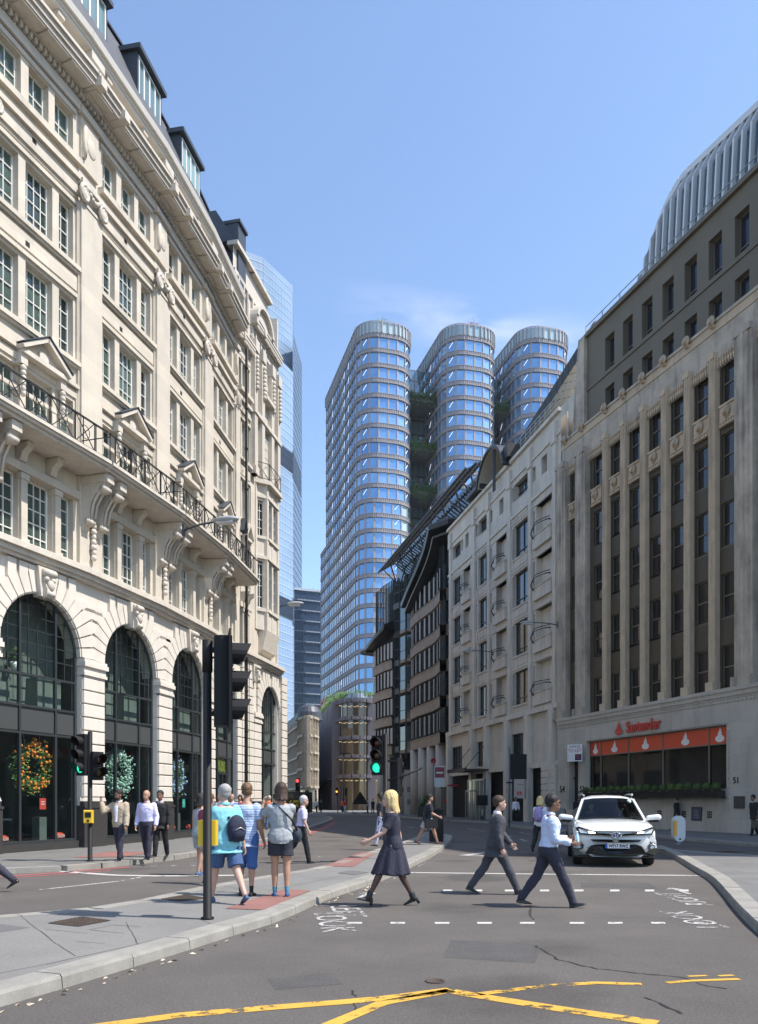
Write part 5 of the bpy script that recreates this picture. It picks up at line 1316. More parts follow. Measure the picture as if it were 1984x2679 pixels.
# ---- very tall pale glass tower on the left
TT=thing('glass_skyscraper','very tall pale blue faceted glass skyscraper rising behind the stone building','tower',(-55,420,0))
M_pale1=mat('pale_blue_glass',(.27,.39,.55),.35,spec=.4,var=.3,vs=.03); M_pale2=mat('shaded_blue_glass',(.15,.22,.31),.10,spec=.8,var=.3,vs=.04)  # second glass: shade of the turned-away sides is put into its darker colour
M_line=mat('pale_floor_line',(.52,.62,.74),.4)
def facet(P,z0,z1,m,name,fh=4.0,step=2.4,lm=M_line):
    mb=MB()
    for (a,b) in zip(P,P[1:]):
        a=Vector((*a,0)); b=Vector((*b,0)); n=max(1,int((b-a).length/step)); t=(b-a).normalized(); nn=Vector((t.y,-t.x,0)); nn=nn if nn.y<0 else -nn
        mb.quad((a.x,a.y,z0),(b.x,b.y,z0),(b.x,b.y,z1),(a.x,a.y,z1))
        z=z0+fh
        while z<z1: mb.bar(a+nn*.1+Vector((0,0,z)),b+nn*.1+Vector((0,0,z)),.12,.26,1); z+=fh
        for i in range(n+1): p=a.lerp(b,i/n)+nn*.1; mb.box(p.x-.03,p.x+.03,p.y-.06,p.y,z0,z1,1)
    return mb.build(name,[m,lm],TT,(55,-420,0))
pp=lambda px,Z:((px-992)/F*Z,Z)
facet([pp(600,400),pp(690,410),pp(766,432)],100,279,M_pale1,'upper_facade')
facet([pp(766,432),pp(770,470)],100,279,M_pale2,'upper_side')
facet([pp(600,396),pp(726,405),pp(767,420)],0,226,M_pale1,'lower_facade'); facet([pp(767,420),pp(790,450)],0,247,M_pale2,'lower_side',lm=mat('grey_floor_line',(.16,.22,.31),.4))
mb=MB()
for z0 in (173,96):
    for k in range(18):
        a=pp(728+k*2.2,406+k*.8); mb.box(a[0]-.12,a[0]+.12,a[1]-1.4,a[1],z0,z0+10)
    for k in range(9): a=pp(768.5+k*2.4,421+k*3.2); mb.box(a[0]-.15,a[0]+.15,a[1]-1.6,a[1],z0-2,z0+12)
mb.build('louvre_slats',mat('dark_slats',(.06,.09,.14),.5),TT,(55,-420,0))
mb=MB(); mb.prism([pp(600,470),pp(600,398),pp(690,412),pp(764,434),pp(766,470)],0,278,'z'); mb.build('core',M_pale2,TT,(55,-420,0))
# ---- striped mid-rise behind
MR=thing('striped_office_block','dark blue office block with thin white floor lines between the skyscraper and the rounded towers','building',(-24,300,0))
M_mr=mat('slate_blue_glass',(.05,.085,.15),.12,spec=.7,var=.4,vs=.06); mb=MB(); a=pp(770,300); b=pp(852,305)
mb.quad((a[0],a[1],0),(b[0],b[1],0),(b[0],b[1],81),(a[0],a[1],81)); mb.quad((a[0],a[1],81),(b[0],b[1],81),(b[0],b[1]+30,81),(a[0],a[1]+30,81))
mb.build('glazing',M_mr,MR,(24,-300,0)); mb=MB(); z=3
while z<82: mb.bar((a[0],a[1]-.3,z),(b[0],b[1]-.3,z),.5,.42); z+=3.9
mb.bar((a[0],a[1]-.3,81),(b[0],b[1]-.3,81),.6,.9); mb.build('floor_line',mat('white_floor_line',(.45,.5,.58),.5),MR,(24,-300,0))
mb=MB(); 
for k in range(20): p=pp(771+k*4,299.6); mb.box(p[0]-.1,p[0]+.1,p[1]-.3,p[1],0,80)
mb.build('mullion',M_mr,MR,(24,-300,0))
mb=MB(); p=pp(812,310); mb.box(p[0],p[0]+7,p[1],p[1]+.4,81.4,82.6); mb.box(p[0]+1,p[0]+1.3,p[1]-.2,p[1]+.2,81,84); mb.box(p[0]+5,p[0]+5.3,p[1]-.2,p[1]+.2,81,84); mb.build('roof_plant',M_line,MR,(24,-300,0))
# ---- podium building at the bend
PD=thing('podium_building','dark grey ribbed office building with a rounded glazed corner at the bend of the street','building',(-2,135,PZ))
M_pod=mat('dark_ribbed_cladding',(.19,.17,.185),.7,var=.15,vs=.4); M_podw=mat('podium_pane',(.04,.05,.06),.04,spec=.7); M_warm=mat('glowing_office',(.26,.21,.14),.8,emit=((1,.66,.25),.03)); M_lamp=mat('strip_lamp',(1,.85,.5),.5,emit=((1,.78,.4),.9))
pl=lambda px,Z:Vector(((px-992)/F*Z,Z,0))
leftp=[pl(818,176),pl(879,137)]; bayp=smooth([pl(884,136.5),pl(890,133),pl(915,130.5),pl(950,130.5),pl(968,132)],1); endp=[pl(968,132.5),pl(976,132),pl(976,133)]; rightp=[pl(977,133),pl(1030,135)]
o0=(2,-135,-PZ); fl=[(15.4,17.6),(12.3,14.8),(9.2,11.6),(6.0,8.6)]
mb=MB(); a,b=leftp; L_=(b-a).length; t=(b-a).normalized(); nn=Vector((t.y,-t.x,0)); 
mb.quad((a.x,a.y,0),(b.x,b.y,0),(b.x,b.y,18.4),(a.x,a.y,18.4)); n=19
for i in range(n+1):
    p=a.lerp(b,i/n); q=[p-t*.45+nn*.55,p+t*.45+nn*.55,p+t*.45,p-t*.45]; mb.prism([(k.x,k.y) for k in q],PZ,18.4+(.3 if i%3==0 else 0),'z')
mb.build('ribbed_wall',M_pod,PD,o0)
mb=MB(); 
for i in range(n):
    p=a.lerp(b,(i+.5)/n)+nn*.06
    for z0,z1 in fl: q=[p-t*.5,p+t*.5]; mb.quad((q[0].x,q[0].y,z0),(q[1].x,q[1].y,z0),(q[1].x,q[1].y,z1),(q[0].x,q[0].y,z1))
mb.build('window_strip',M_podw,PD,o0)
mb=MB(); p=a+nn*.6; q=b+nn*.6; mb.bar((p.x,p.y,5.3),(q.x,q.y,5.3),1.6,.25); mb.build('canopy',mat('slate_canopy',(.07,.08,.11),.5),PD,o0)
allb=[leftp[1]]+bayp+endp+rightp
for k,(z0,z1) in enumerate([(17.7,18.4),(14.85,15.35),(11.65,12.25),(8.65,9.15),(5.4,5.95)]):
    mb=MB(); wallstrip(mb,allb,z0,z1,0,.6,.5); 
    for p,t2 in walk(allb,.35): n2=Vector((t2.y,-t2.x,0)); n2=n2 if n2.y<0 else -n2; c=p+n2*.52; mb.box(c.x-.06,c.x+.06,c.y-.06,c.y,z0,z1)
    mb.build('spandrel',M_pod,PD,o0)
mb=MB(); wallstrip(mb,bayp+rightp[:1],PZ,18,0); wallstrip(mb,rightp,PZ,18,0); mb.build('pane',glass('podium_glass',(.55,.55,.55),.08),PD,o0)
mb=MB()
for p,t2 in walk(bayp,1.25)+walk(rightp,1.2): mb.box(p.x-.06,p.x+.06,p.y-.12,p.y+.05,PZ,17.8)
mb.build('mullion',mat('podium_mullion',(.14,.13,.14),.5),PD,o0)
for px in (881,972): 
    mb=MB(); p=pl(px,132.5 if px>900 else 136); mb.box(p.x-.75,p.x+.75,p.y-.9,p.y+.6,PZ,18.5); mb.build('column',M_pod,PD,o0)
mb=MB(); mb.prism([(p.x,p.y+3.4) for p in (pl(884,137),pl(1035,134))]+[(8,150),(-6,150)],PZ,18,'z',0)
mb.build('glowing_back_wall',M_warm,PD,o0)  # the wall itself glows faintly, in place of lamplight falling on it
mb=MB()
for z0,z1 in fl: 
    for k in range(12):
        x=-6.6+k*.95; mb.bar((x,133.6,z1-.1),(x+.9,135.6,z1-.1),.09,.05)
for k in range(9): mb.box(-6.4+k*.8,-5.9+k*.8,133.3,135,5.0,5.05)
mb.build('ceiling_lamp',M_lamp,PD,o0)
mb=MB(); mb.prism([(p.x,p.y) for p in [Vector((-14.5,178,0)),leftp[0]+Vector((.3,0,0)),leftp[1]+Vector((.3,.5,0))]+[p+Vector((0,1.1,0)) for p in bayp]+[Vector((9,136,0)),Vector((12,178,0))]],18.0,18.3,'z')
for z in (15.0,12,8.9,5.7): mb.prism([(p.x,p.y+.25) for p in bayp+rightp]+[(4,138),(-6.6,138)],z-.2,z,'z')
mb.build('floor_slab',M_pod,PD,o0)
mb=MB(); wallstrip(mb,[leftp[0],leftp[1]]+bayp+rightp,18.4,19.3,0,.15,-.8); mb.build('parapet_glass',mat('pale_parapet',(.30,.36,.40),.15),PD,o0)
mb=MB(); rn=random.Random(4)
pth=[leftp[0],leftp[1]]+bayp+rightp
for p,t2 in walk(pth,.8): foliage(mb,(p.x,p.y+1.6,19.3),(.9,.8,.6),70,.16,rn.choice((0,0,1)),rn)
r=thing('roof_hedge','low green hedge along the roof edge of the podium building','hedge',(-2,133,18.3)); mb.build('leaves',M_leafs,r,(2,-133,-18.3))
for (px,Z,h,c,lb) in ((861,150,3.6,1,'dark green young tree on the podium roof'),(849,158,3.2,2,'red leaved shrub on the left edge of the podium roof'),(934,134,2.0,1,'rounded green shrub on the podium roof above the glazed corner'),(868,146,2.6,0,'light green shrub beside the dark young tree on the podium roof')):
    p=pl(px,Z); r=thing('roof_shrub',lb,'shrub',(p.x,p.y+1.5,18.3)); mb=MB(); foliage(mb,(0,0,h*.65),(1.3,1.2,h*.5),260,.15,0,rn); mb.build('crown',M_leafs[c],r); mb=MB(); mb.tube([(0,0,0),(0,0,h*.6)],.08,6); mb.build('trunk',bpy.data.materials['stem_bark'],r)
# ---- old stone building with a rounded corner at the far end of the street
OS=thing('corner_stone_building','old beige stone building with a rounded domed corner at the far end of the street','building',(-14,152,PZ))
M_old=mat('old_beige_stone',(.52,.44,.34),.9,var=.25,vs=.5,streak=.35); o1=(14,-152,-PZ); K=.78; q_=lambda px,Z:pl(px,Z*K); hz=lambda z:(z-1.6)*K+1.6
cor=smooth([q_(784,168),q_(786,154),q_(796,150),q_(812,149.5),q_(826,152),q_(832,158)],1); side=[q_(716,236),q_(731,206),q_(756,188),q_(784,168)]
rowz=[(11.3,13.0),(8.9,10.6),(6.5,8.2),(4.1,5.8)]
mb=MB(); wallstrip(mb,side,PZ,14.7,0); wallstrip(mb,cor,PZ,14.1,0)
for z in (13.6,10.95,8.5,6.1,3.5): wallstrip(mb,side+cor[1:],z,z+.35,0,.5,.45)
for p,t2 in walk(cor,1.5): mb.box(p.x-.25,p.x+.25,p.y-.45,p.y,3.6,13.9)
for p,t2 in walk(side,3.2): mb.box(p.x-.3,p.x+.4,p.y-.6,p.y,1,14.8)
mb.build('wall',M_old,OS,o1)
pts2=walk(cor,1.5)
for z0,z1 in rowz:
    for (p,t2),(q,_) in zip(pts2[1:-1],pts2[2:]):
        n2=Vector((t2.y,-t2.x,0)); n2=n2 if n2.y<0 else -n2; a_=p.lerp(q,.2)+n2*.14; b_=p.lerp(q,.8)+n2*.14
        mb=MB(); mb.quad((a_.x,a_.y,z0),(b_.x,b_.y,z0),(b_.x,b_.y,z1),(a_.x,a_.y,z1)); mb.bar((a_.x,a_.y,(z0+z1)/2),(b_.x,b_.y,(z0+z1)/2),.08,.1,1); mb.bar(((a_.x+b_.x)/2,(a_.y+b_.y)/2-.02,z0),((a_.x+b_.x)/2,(a_.y+b_.y)/2-.02,z1),.08,.1,1); mb.build('window',[M_skyglass,M_old],OS,o1)
for z0,z1 in rowz[0:4]:
    for (p,t2),(q,_) in zip(walk(side,3.2),walk(side,3.2)[1:]):
        a_=p.lerp(q,.3); b_=p.lerp(q,.75); mb=MB(); mb.quad((a_.x,a_.y-.12,z0),(b_.x,b_.y-.12,z0),(b_.x,b_.y-.12,z1),(a_.x,a_.y-.12,z1)); mb.build('window',M_skyglass,OS,o1)
c=q_(809,156); mb=MB(); mb.lathe([(2.1,13.8),(2.1,14.1),(1.9,14.2),(1.85,15.0),(1.45,15.8),(.6,16.2),(.02,16.3)],(c.x,c.y,0),20,0,False); mb.build('dome',M_lead,OS,o1)
mb=MB(); mb.prism([(p.x,p.y+.6) for p in side+cor[1:]]+[(-11,135),(-20,190)],PZ,14,'z'); mb.build('inner_wall',M_old,OS,o1)
mb=MB(); mb.prism([(p.x,p.y+.8) for p in side]+[(-13,132),(-20,184)],14.6,16.4,'z'); mb.build('mansard_roof',M_slate,OS,o1)
mb=MB(); wallstrip(mb,cor,.5,3.2,0,0,.1); mb.build('shop_window',M_podw,OS,o1)
# darker block beyond, closing the street
FB=thing('far_office_block','dark narrow office block closing the far left end of the street','building',(-33,260,0))
mb=MB(); mb.box(-38,-27,260,270,0,24); mb.build('wall',mat('far_brown',(.14,.12,.11),.8,var=.3,vs=.2),FB,(33,-260,0)); mb=MB()
for k in range(6):
    for z in range(4,23,4): mb.box(-37.5+k*1.8,-36.3+k*1.8,259.9,260.1,z,z+2.4)
mb.build('window_row',M_skyglass,FB,(33,-260,0))
# ---- unseen stone block round the left corner, added to darken the shop glass opposite
ST=thing('added_terrace','unseen beige stone block added in the side street for the bank window reflection','building',(-12,80,0))
mb=MB(); mb.prism([(-9.0,58),(-14.6,104),(-30,104),(-30,58)],0,24,'z'); mb.build('wall',M_old,ST,(12,-80,0)); mb=MB()
for k in range(14):
    for z in range(2,23,4): a=Vector((-8.95,58.8,0)).lerp(Vector((-14.55,103,0)),k/14); b=a+Vector((-.24,1.98,0)); mb.quad((a.x,a.y,z),(b.x,b.y,z),(b.x,b.y,z+2.3),(a.x,a.y,z+2.3))
mb.build('window_row',M_skyglass,ST,(12,-80,0))
# ================================================================ street furniture
M_lens_off=[mat('red_lens_off',(.05,.008,.006),.25),mat('amber_lens_off',(.06,.03,.005),.25),mat('green_lens_off',(.006,.05,.035),.25)]
M_green=mat('green_lamp',(.02,.6,.4),.3,emit=((.02,.75,.45),.75)); M_redlamp=mat('red_lamp',(.8,.05,.05),.3,emit=((1,.06,.05),1.8)); M_amber=mat('amber_lamp',(.9,.3,.05),.3,emit=((1,.25,.03),2.5))
def signal_head(parent, loc, rz, lit=None, aspects=3, board=False, sc_=1.0):   # faces local -y
    h=aspects*.32+.06; mb=MB()
    mb.prism([(-.15,.0),(.15,.0),(.15,.13),(.10,.2),(-.10,.2),(-.15,.13)],-h/2,h/2,'z')
    for k in range(aspects): mb.box(-.155,.155,-.01,.14,-h/2+.04+k*.32,-h/2+.05+k*.32)
    if board: mb.box(-.24,.24,.02,.04,-h/2-.06,h/2+.06)
    o=mb.build('signal_head',M_black,parent,loc,rz); o.scale=(sc_,)*3
    for k in range(aspects):
        z=h/2-.19-k*.32; mb=MB()
        n=14; mb.loft([[(.125*cos(2*pi*j/n),-.004,z+.125*sin(2*pi*j/n)) for j in range(n)],[(.06*cos(2*pi*j/n),-.03,z+.06*sin(2*pi*j/n)) for j in range(n)]],0)
        m=M_lens_off[k] if lit!=k else (M_redlamp,M_amber,M_green)[k]
        mb.build('lens',m,o)
        mb=MB(); rg=[]
        for a in range(15):
            t=-.25*pi+1.5*pi*a/14; d=.22-.10*(1-sin(t))*.6
            rg.append([(.135*cos(t),0,z+.135*sin(t)),(.135*cos(t),-d,z+.135*sin(t)),(.128*cos(t),-d,z+.128*sin(t)),(.128*cos(t),0,z+.128*sin(t))])
        mb.loft(rg,0,False,True); mb.build('hood',M_black,o)
    return o
def push_box(parent,loc,rz):
    mb=MB(); mb.cbox(-.11,.11,-.09,.09,-.16,.16,.015); mb.box(-.07,.07,-.1,-.09,-.02,.11,1); mb.lathe([(.03,-.12),(.03,-.07)],(0,-.095,0),8,1)
    return mb.build('push_button_box',[M_yel,M_black],parent,loc,rz)
def pole(parent,h,r=.057,cap=True):
    mb=MB(); mb.lathe([(r+.03,0),(r+.03,.02),(r,.03),(r,h),(r*.6,h+.02)],(0,0,0),16); return mb.build('pole',M_black,parent)
# big pole in front
p=g(543,2404,PZ); T=thing('traffic_signal','big black signal pole with a yellow box in the foreground, its lamps turned away','traffic light',p)
pole(T,3.47,.054)
signal_head(T,(.30,.04,2.98),pi/2+.22,None,3,True,1.1)
mb=MB(); mb.tube([(.05,0,3.28),(.13,0,3.30),(.14,0,2.98),(.22,.02,2.95)],.018,6); mb.build('cable',M_black,T)
for z in (3.35,2.55): mb=MB(); mb.box(.0,.2,-.03,.03,z,z+.06); mb.build('bracket',M_black,T)
mb=MB(); mb.lathe([(.066,3.1),(.066,3.5)],(0,0,0),14); mb.build('pole_cap',M_black,T)
push_box(T,(-.01,.10,1.08),pi)
# pole in front of the second window
p=g(236,2253,PZ); T=thing('traffic_signal','black signal with its green lamp lit standing before the arcaded shop windows','traffic light',p)
pole(T,3.18); signal_head(T,(-.22,-.05,2.62),-.55,2,3); signal_head(T,(.20,.02,2.35),.95,None,2); push_box(T,(0,-.1,1.1),.2)
# pole on the island tip
p=g(1009,2246,PZ); T=thing('traffic_signal','tall black signal with its green lamp lit behind the blonde woman','traffic light',p)
pole(T,3.2,.06); signal_head(T,(-.22,-.05,2.66),-.35,2,3); signal_head(T,(.30,.25,2.1),pi-.4,None,3); mb=MB(); mb.box(0,.3,-.02,.3,2.5,2.55); mb.build('bracket',M_black,T); mb=MB(); mb.tube([(.0,0,2.0),(.5,.1,2.15),(.95,.2,2.35)],.03,6); mb.build('side_arm',M_black,T)
# far signals
for px,py,zz,lit,lb in ((736,2124,56,0,'small far signal with its red lamp lit beside the end of the stone building'),(783,2124,62,0,'small far signal with its red lamp lit above the striped van'),(884,2122,105,1,'small far signal with amber red lamp before the ribbed podium wall'),(908,2122,108,None,'small far unlit signal in front of the glazed podium corner')):
    x=(px-992)/F*zz; T=thing('traffic_signal',lb,'traffic light',(x,zz,0)); pole(T,3.4,.06); signal_head(T,(-.12,-.1,2.85),-.1,lit,3)
x=(899-992)/F*112; T=thing('lamp_post','thin tall dark lamp post in front of the glazed podium corner','street lamp',(x,112,0)); mb=MB(); mb.tube([(0,0,0),(0,0,8.2)],[.11,.06],8); mb.build('post',M_black,T); mb=MB(); mb.box(-.25,.9,-.15,.15,8.2,8.35); mb.build('lamp_head',M_black,T)
# lit bollard
M_wht=mat('white_polycarbonate',(.62,.63,.63),.35,var=.08,vs=3)
p=g(1775,2209,PZ); T=thing('traffic_bollard','white rounded keep left bollard with a yellow stripe on the right island','bollard',p,.22)
def stadium(w,h,n=10): return [(w/2*cos(pi+pi*i/n),-(h/2-w/2)+w/2*sin(pi+pi*i/n)) for i in range(n+1)]+[(w/2*cos(pi*i/n),h/2-w/2+w/2*sin(pi*i/n)) for i in range(n+1)]
mb=MB(); mb.prism([(x,z+.53) for x,z in stadium(.44,.90)],-.09,.09,'y'); mb.prism([(x,z+.53) for x,z in stadium(.38,.84)],-.105,.105,'y'); mb.build('shell',M_wht,T)
mb=MB(); mb.box(-.225,-.12,-.112,-.08,.3,.82); mb.build('yellow_stripe',mat('amber_reflector',(.75,.38,.02),.4),T)
mb=MB(); mb.box(-.04,.04,-.115,-.1,.16,.21); mb.build('lock',M_black,T); mb=MB(); mb.lathe([(.09,0),(.09,.03),(.05,.04),(.05,.1)],(0,0,0),12); mb.build('foot',M_concrete,T)
# estate board on the bank
brd=thing('letting_board','white offices to let board projecting from the bank beside its door','sign',fb.world(2.95,-.9,4.55)); brd.rotation_euler.z=fb.a+.5
mb=MB(); mb.box(-.5,.5,-.025,.025,-.52,.52); mb.build('board',M_whitep,brd)
M_maroon=mat('maroon_print',(.32,.02,.04),.6); M_navy=mat('navy_print',(.03,.035,.09),.6)
text_mesh('lettering','OFFICES',.19,M_navy,brd,(0,-.03,.37),(pi/2,0,0),.003,'CENTER',1.1); text_mesh('lettering','TO LET',.29,M_maroon,brd,(0,-.03,.13),(pi/2,0,0),.004,'CENTER',.95)
mb=MB(); mb.box(.02,.46,-.032,-.025,-.46,-.08,1)
for i in range(3):
    for k in range(3): mb.box(-.44+i*.15,-.40+i*.15,-.032,-.025,-.42+k*.12,-.36+k*.12,0)
mb.box(.08,.40,-.036,-.03,-.22,-.15,2); mb.box(.08,.34,-.036,-.03,-.34,-.30,2); mb.build('printed_panel',[mat('pale_blue_print',(.4,.5,.65),.6),M_navy,M_maroon],brd)
for z in (.3,-.3): mb=MB(); mb.bar((-.5,.0,z),(-.5,1.0,z),.04); mb.build('bracket',M_iron,brd)
# wall lamps
def wall_lamp(label,p,a,L):
    T=thing('wall_lamp',label,'street lamp',p,a); mb=MB(); mb.tube([(0,0,0),(0,-L*.5,.15),(0,-L,.2)],.035,6); mb.box(-.06,.06,-.05,.02,-.2,.2); mb.build('arm',M_lead,T)
    mb=MB(); mb.ell((0,0,0),(.2,.5,.12),12,8); mb.box(-.12,.12,-.3,.3,-.13,-.05,1); mb.build('lamp_head',[mat('lamp_grey',(.35,.36,.37),.4),M_wht],T,(0,-L-.3,.22))
p=LB.location
i=3; q,a,w=bays[2]; wall_lamp('grey street lamp head on an arm above the balcony edge of the stone building',pw(480,1388,27.6),a+.0,1.3)
wall_lamp('small pale lamp on an arm at the far corner of the stone building',(-5.72,44.6,12.3),bays[6][1],.8)
wall_lamp('grey lamp on an arm where the bank meets the pale building',fb.world(.15,-.45,13.0),fb.a-.5,1.6); wall_lamp('grey lamp on an arm on the pale office building facade',fw.world(kw(1300),-.4,13.4),fw.a-.5,1.5)
# back of a road sign on a post, right
p=g(1333,2163,PZ); T=thing('road_sign','black rectangular back of a road sign on a post before the passage','sign',(p[0],p[1],PZ)); Zs=p[1]; mb=MB(); mb.tube([(0,0,0),(0,0,4.6)],.05,8); mb.build('post',mat('grey_post',(.12,.12,.125),.5),T); mb=MB(); mb.box(.0,1.0,-.02,.02,2.75,4.2); mb.build('sign_panel',M_black,T); mb=MB(); mb.lathe([(.02,-.03),(.2,-.03),(.2,.03),(.02,.03)],(0,0,2.55),14); o=mb.build('round_plate',M_black,T)
# A-board by the bank
T=thing('pavement_board','dark A board leaning on the pavement before the bank door','sign',fb.world(3.4,-2.2,PZ),fb.a+.2); mb=MB(); mb.add([(-.4,-.25,0),(.4,-.25,0),(.4,0,1.05),(-.4,0,1.05),(-.4,-.22,0),(.4,-.22,0),(.4,.03,1.05),(-.4,.03,1.05)],[(0,1,2,3),(7,6,5,4),(0,4,5,1),(1,5,6,2),(2,6,7,3),(3,7,4,0)]); mb.build('front_panel',mat('grey_green_board',(.16,.19,.19),.6),T); mb=MB(); mb.bar((-.38,.35,0),(-.38,.02,1.0),.04); mb.bar((.38,.35,0),(.38,.02,1.0),.04); mb.build('leg',M_iron,T)
# bus shelter and stop
T=thing('bus_shelter','red roofed bus shelter on the far right pavement','bus shelter',g(1196,2137,PZ)); 
M_redm=mat('red_metal',(.48,.03,.03),.4); mb=MB(); mb.cbox(-1.0,1.9,-1.0,.3,2.85,3.05,.05); mb.prism([(1.9,-.9),(2.4,-.6),(2.4,0),(1.9,.3)],2.88,3.02,'z'); mb.build('roof',M_redm,T)
mb=MB(); mb.box(-1.55,-.75,-.6,-.5,.1,2.75); mb.box(-1.6,-.7,-.62,-.45,2.6,2.85); mb.build('advert_panel',mat('dark_advert',(.03,.035,.04),.3),T); mb=MB(); mb.lathe([(.02,-.02),(.16,-.02),(.16,.02),(.02,.02)],(0,0,0),16); o=mb.build('red_disc',M_redm,T,(-1.1,-.63,1.5)); o.rotation_euler.x=pi/2
mb=MB(); 
for x in (-.7,1.7): mb.box(x-.04,x+.04,-.1,.0,0,2.9)
mb.build('post',M_iron,T); mb=MB(); mb.box(.0,.62,-.02,.02,.3,2.2); mb.box(.06,.56,-.03,-.02,1.6,2.1,1); mb.box(.06,.56,-.03,-.02,.4,1.3,2); mb.build('timetable_panel',[mat('poster_pink',(.4,.12,.13),.5),M_redm,mat('poster_pale',(.4,.36,.35),.5)],T)
T=thing('bus_stop_flag','grey bus stop pole with red roundel flag near the shelter','sign',g(1134,2141,PZ)); mb=MB(); mb.tube([(0,0,0),(0,0,5.0)],.06,8); mb.build('post',mat('grey_pole',(.2,.2,.21),.5),T); mb=MB(); mb.box(.1,1.0,-.03,.03,2.7,4.5); mb.box(.14,.96,-.04,-.03,3.5,4.4,1); mb.build('flag',[M_wht,mat('maroon_flag',(.25,.03,.06),.5)],T); mb=MB(); mb.lathe([(.13,-.02),(.24,-.02),(.24,.02),(.13,.02),(.13,-.02)],(0,0,0),18); o=mb.build('roundel',M_redm,T,(0,-.06,4.95)); o.rotation_euler.x=pi/2; mb=MB(); mb.box(.25,.85,-.05,-.04,3.85,4.0); mb.build('bar',M_wht,T)
# stone pylon, planter with spiky plant, bin
x,y=plan(1068,95); T=thing('stone_pylon','pale square stone pylon with small grey plates by the round columns','pillar',(x,y-4,PZ)); mb=MB(); mb.box(-.55,.55,-.5,.5,0,4.9); mb.box(-.6,.6,-.55,.55,4.9,5.0); 
for z in (1.6,3.3): mb.box(-.56,.56,-.505,.5,z,z+.02)
mb.build('shaft',M_col,T)
for z in (2.5,1.1): mb=MB(); mb.box(-.28,.28,-.53,-.5,z,z+.6); mb.build('plate',mat('grey_plate',(.16,.16,.17),.4),T)
T=thing('plant_pot','dark pot with a spiky yucca plant beside the columns','plant',g(1112,2137,PZ)); mb=MB(); mb.box(-.7,.7,-.4,.4,0,1.0); mb.build('pot',M_iron,T); mb=MB(); rn=random.Random(2)
for i in range(90):
    a=rn.uniform(0,6.28); e=rn.uniform(.2,1.4); L_=rn.uniform(1.0,1.7); b=Vector((rn.uniform(-.45,.45),rn.uniform(-.2,.2),1.0)); t=b+Vector((cos(a)*cos(e),sin(a)*cos(e),sin(e)))*L_; n_=Vector((-sin(a),cos(a),0))*.05; mb.poly([b-n_,t,b+n_])
mb.build('leaf_tuft',M_leafs[1],T)
T=thing('litter_bin','tall black litter bin behind the man with the shoulder bag','bin',g(1142,2205,PZ)); mb=MB(); mb.cbox(-.24,.24,-.24,.24,.05,1.15,.03); mb.build('case',M_black,T); mb=MB(); mb.box(-.26,.26,-.26,.26,1.15,1.22); mb.build('lid',M_black,T); mb=MB(); mb.box(-.14,.14,-.25,-.23,.85,1.0); mb.build('slot',M_dark,T)
# roadworks sign and van with chevrons
x=(943-992)/F*98; T=thing('roadworks_sign','black backed triangular roadworks sign on a folding frame','sign',(x,98,PZ)); mb=MB(); mb.prism([(-1.0,1.1),(1.0,1.1),(0,2.7)],-.03,.03,'y'); mb.build('triangle',M_black,T); mb=MB()
for sx in (-.9,.9): mb.bar((sx,0,0),(sx,0,1.2),.06)
mb.bar((-.9,0,.5),(.9,0,.5),.05); mb.box(-1.0,-.3,-.2,.2,0,.1); mb.box(.3,1.0,-.2,.2,0,.1); mb.build('frame',M_iron,T)
x=(778-992)/F*78; T=thing('van','dark van with yellow and black chevrons on its back, far down the street','van',(x,78,0)); M_chev=mat('yellow_chevron',(.6,.5,.04),.5)
mb=MB(); mb.cbox(-1.1,1.1,0,4.5,.45,2.5,.12); mb.build('body',M_black,T); mb=MB()
for i in range(6): mb.prism([(-1.0+i*.35,1.0),(-.82+i*.35,1.0),(-.5+i*.35 if i<3 else -1.1+i*.35,1.7),(-.68+i*.35 if i<3 else -1.28+i*.35,1.7)],-.02,0,'y')
mb.build('chevron_panel',M_chev,T); mb=MB(); mb.quad((-.9,-.01,1.8),(.9,-.01,1.8),(.8,-.01,2.35),(-.8,-.01,2.35)); mb.build('rear_window',M_skyglass,T)
for sx in (-.85,.85):
    mb=MB(); mb.tube([(sx-.12,1.0,.36),(sx+.12,1.0,.36)],.36,14); mb.build('wheel',M_rubber,T)
# bicycle with a black cover by the glass entrance
p=g(1262,2146,PZ); T=thing('parked_bicycle','white framed bicycle under a black cover by the glass entrance','bicycle',p); 
for y_,nm in ((-.52,'wheel'),(.52,'wheel')):
    mb=MB(); mb.tube([(0,y_+.33*cos(2*pi*i/16),.34+.33*sin(2*pi*i/16)) for i in range(17)],.02,6); 
    for i in range(6): mb.bar((0,y_,.34),(0,y_+.32*cos(pi*i/3),.34+.32*sin(pi*i/3)),.006)
    mb.build(nm,M_rubber,T)
mb=MB()
for a,b in (((0,-.52,.34),(0,-.1,.32)),((0,-.1,.32),(0,.35,.8)),((0,-.1,.32),(0,-.25,.85)),((0,-.25,.8),(0,.35,.8)),((0,.52,.34),(0,.35,.98)),((0,-.52,.34),(0,-.25,.8))): mb.tube([a,b],.02,6)
mb.build('frame',M_wht,T); mb=MB(); mb.bar((-.28,.35,1.0),(.28,.35,1.0),.03); mb.build('handlebar',M_black,T); mb=MB(); mb.ell((0,-.27,.92),(.07,.14,.04)); mb.build('saddle',M_black,T)
mb=MB(); mb.cbox(-.42,.42,-.25,.3,1.15,1.95,.08); o=tag(mb.build('black_cover',M_black,None,(p[0],p[1]+.1,PZ)),'black cover bag hung over the white bicycle','cover')
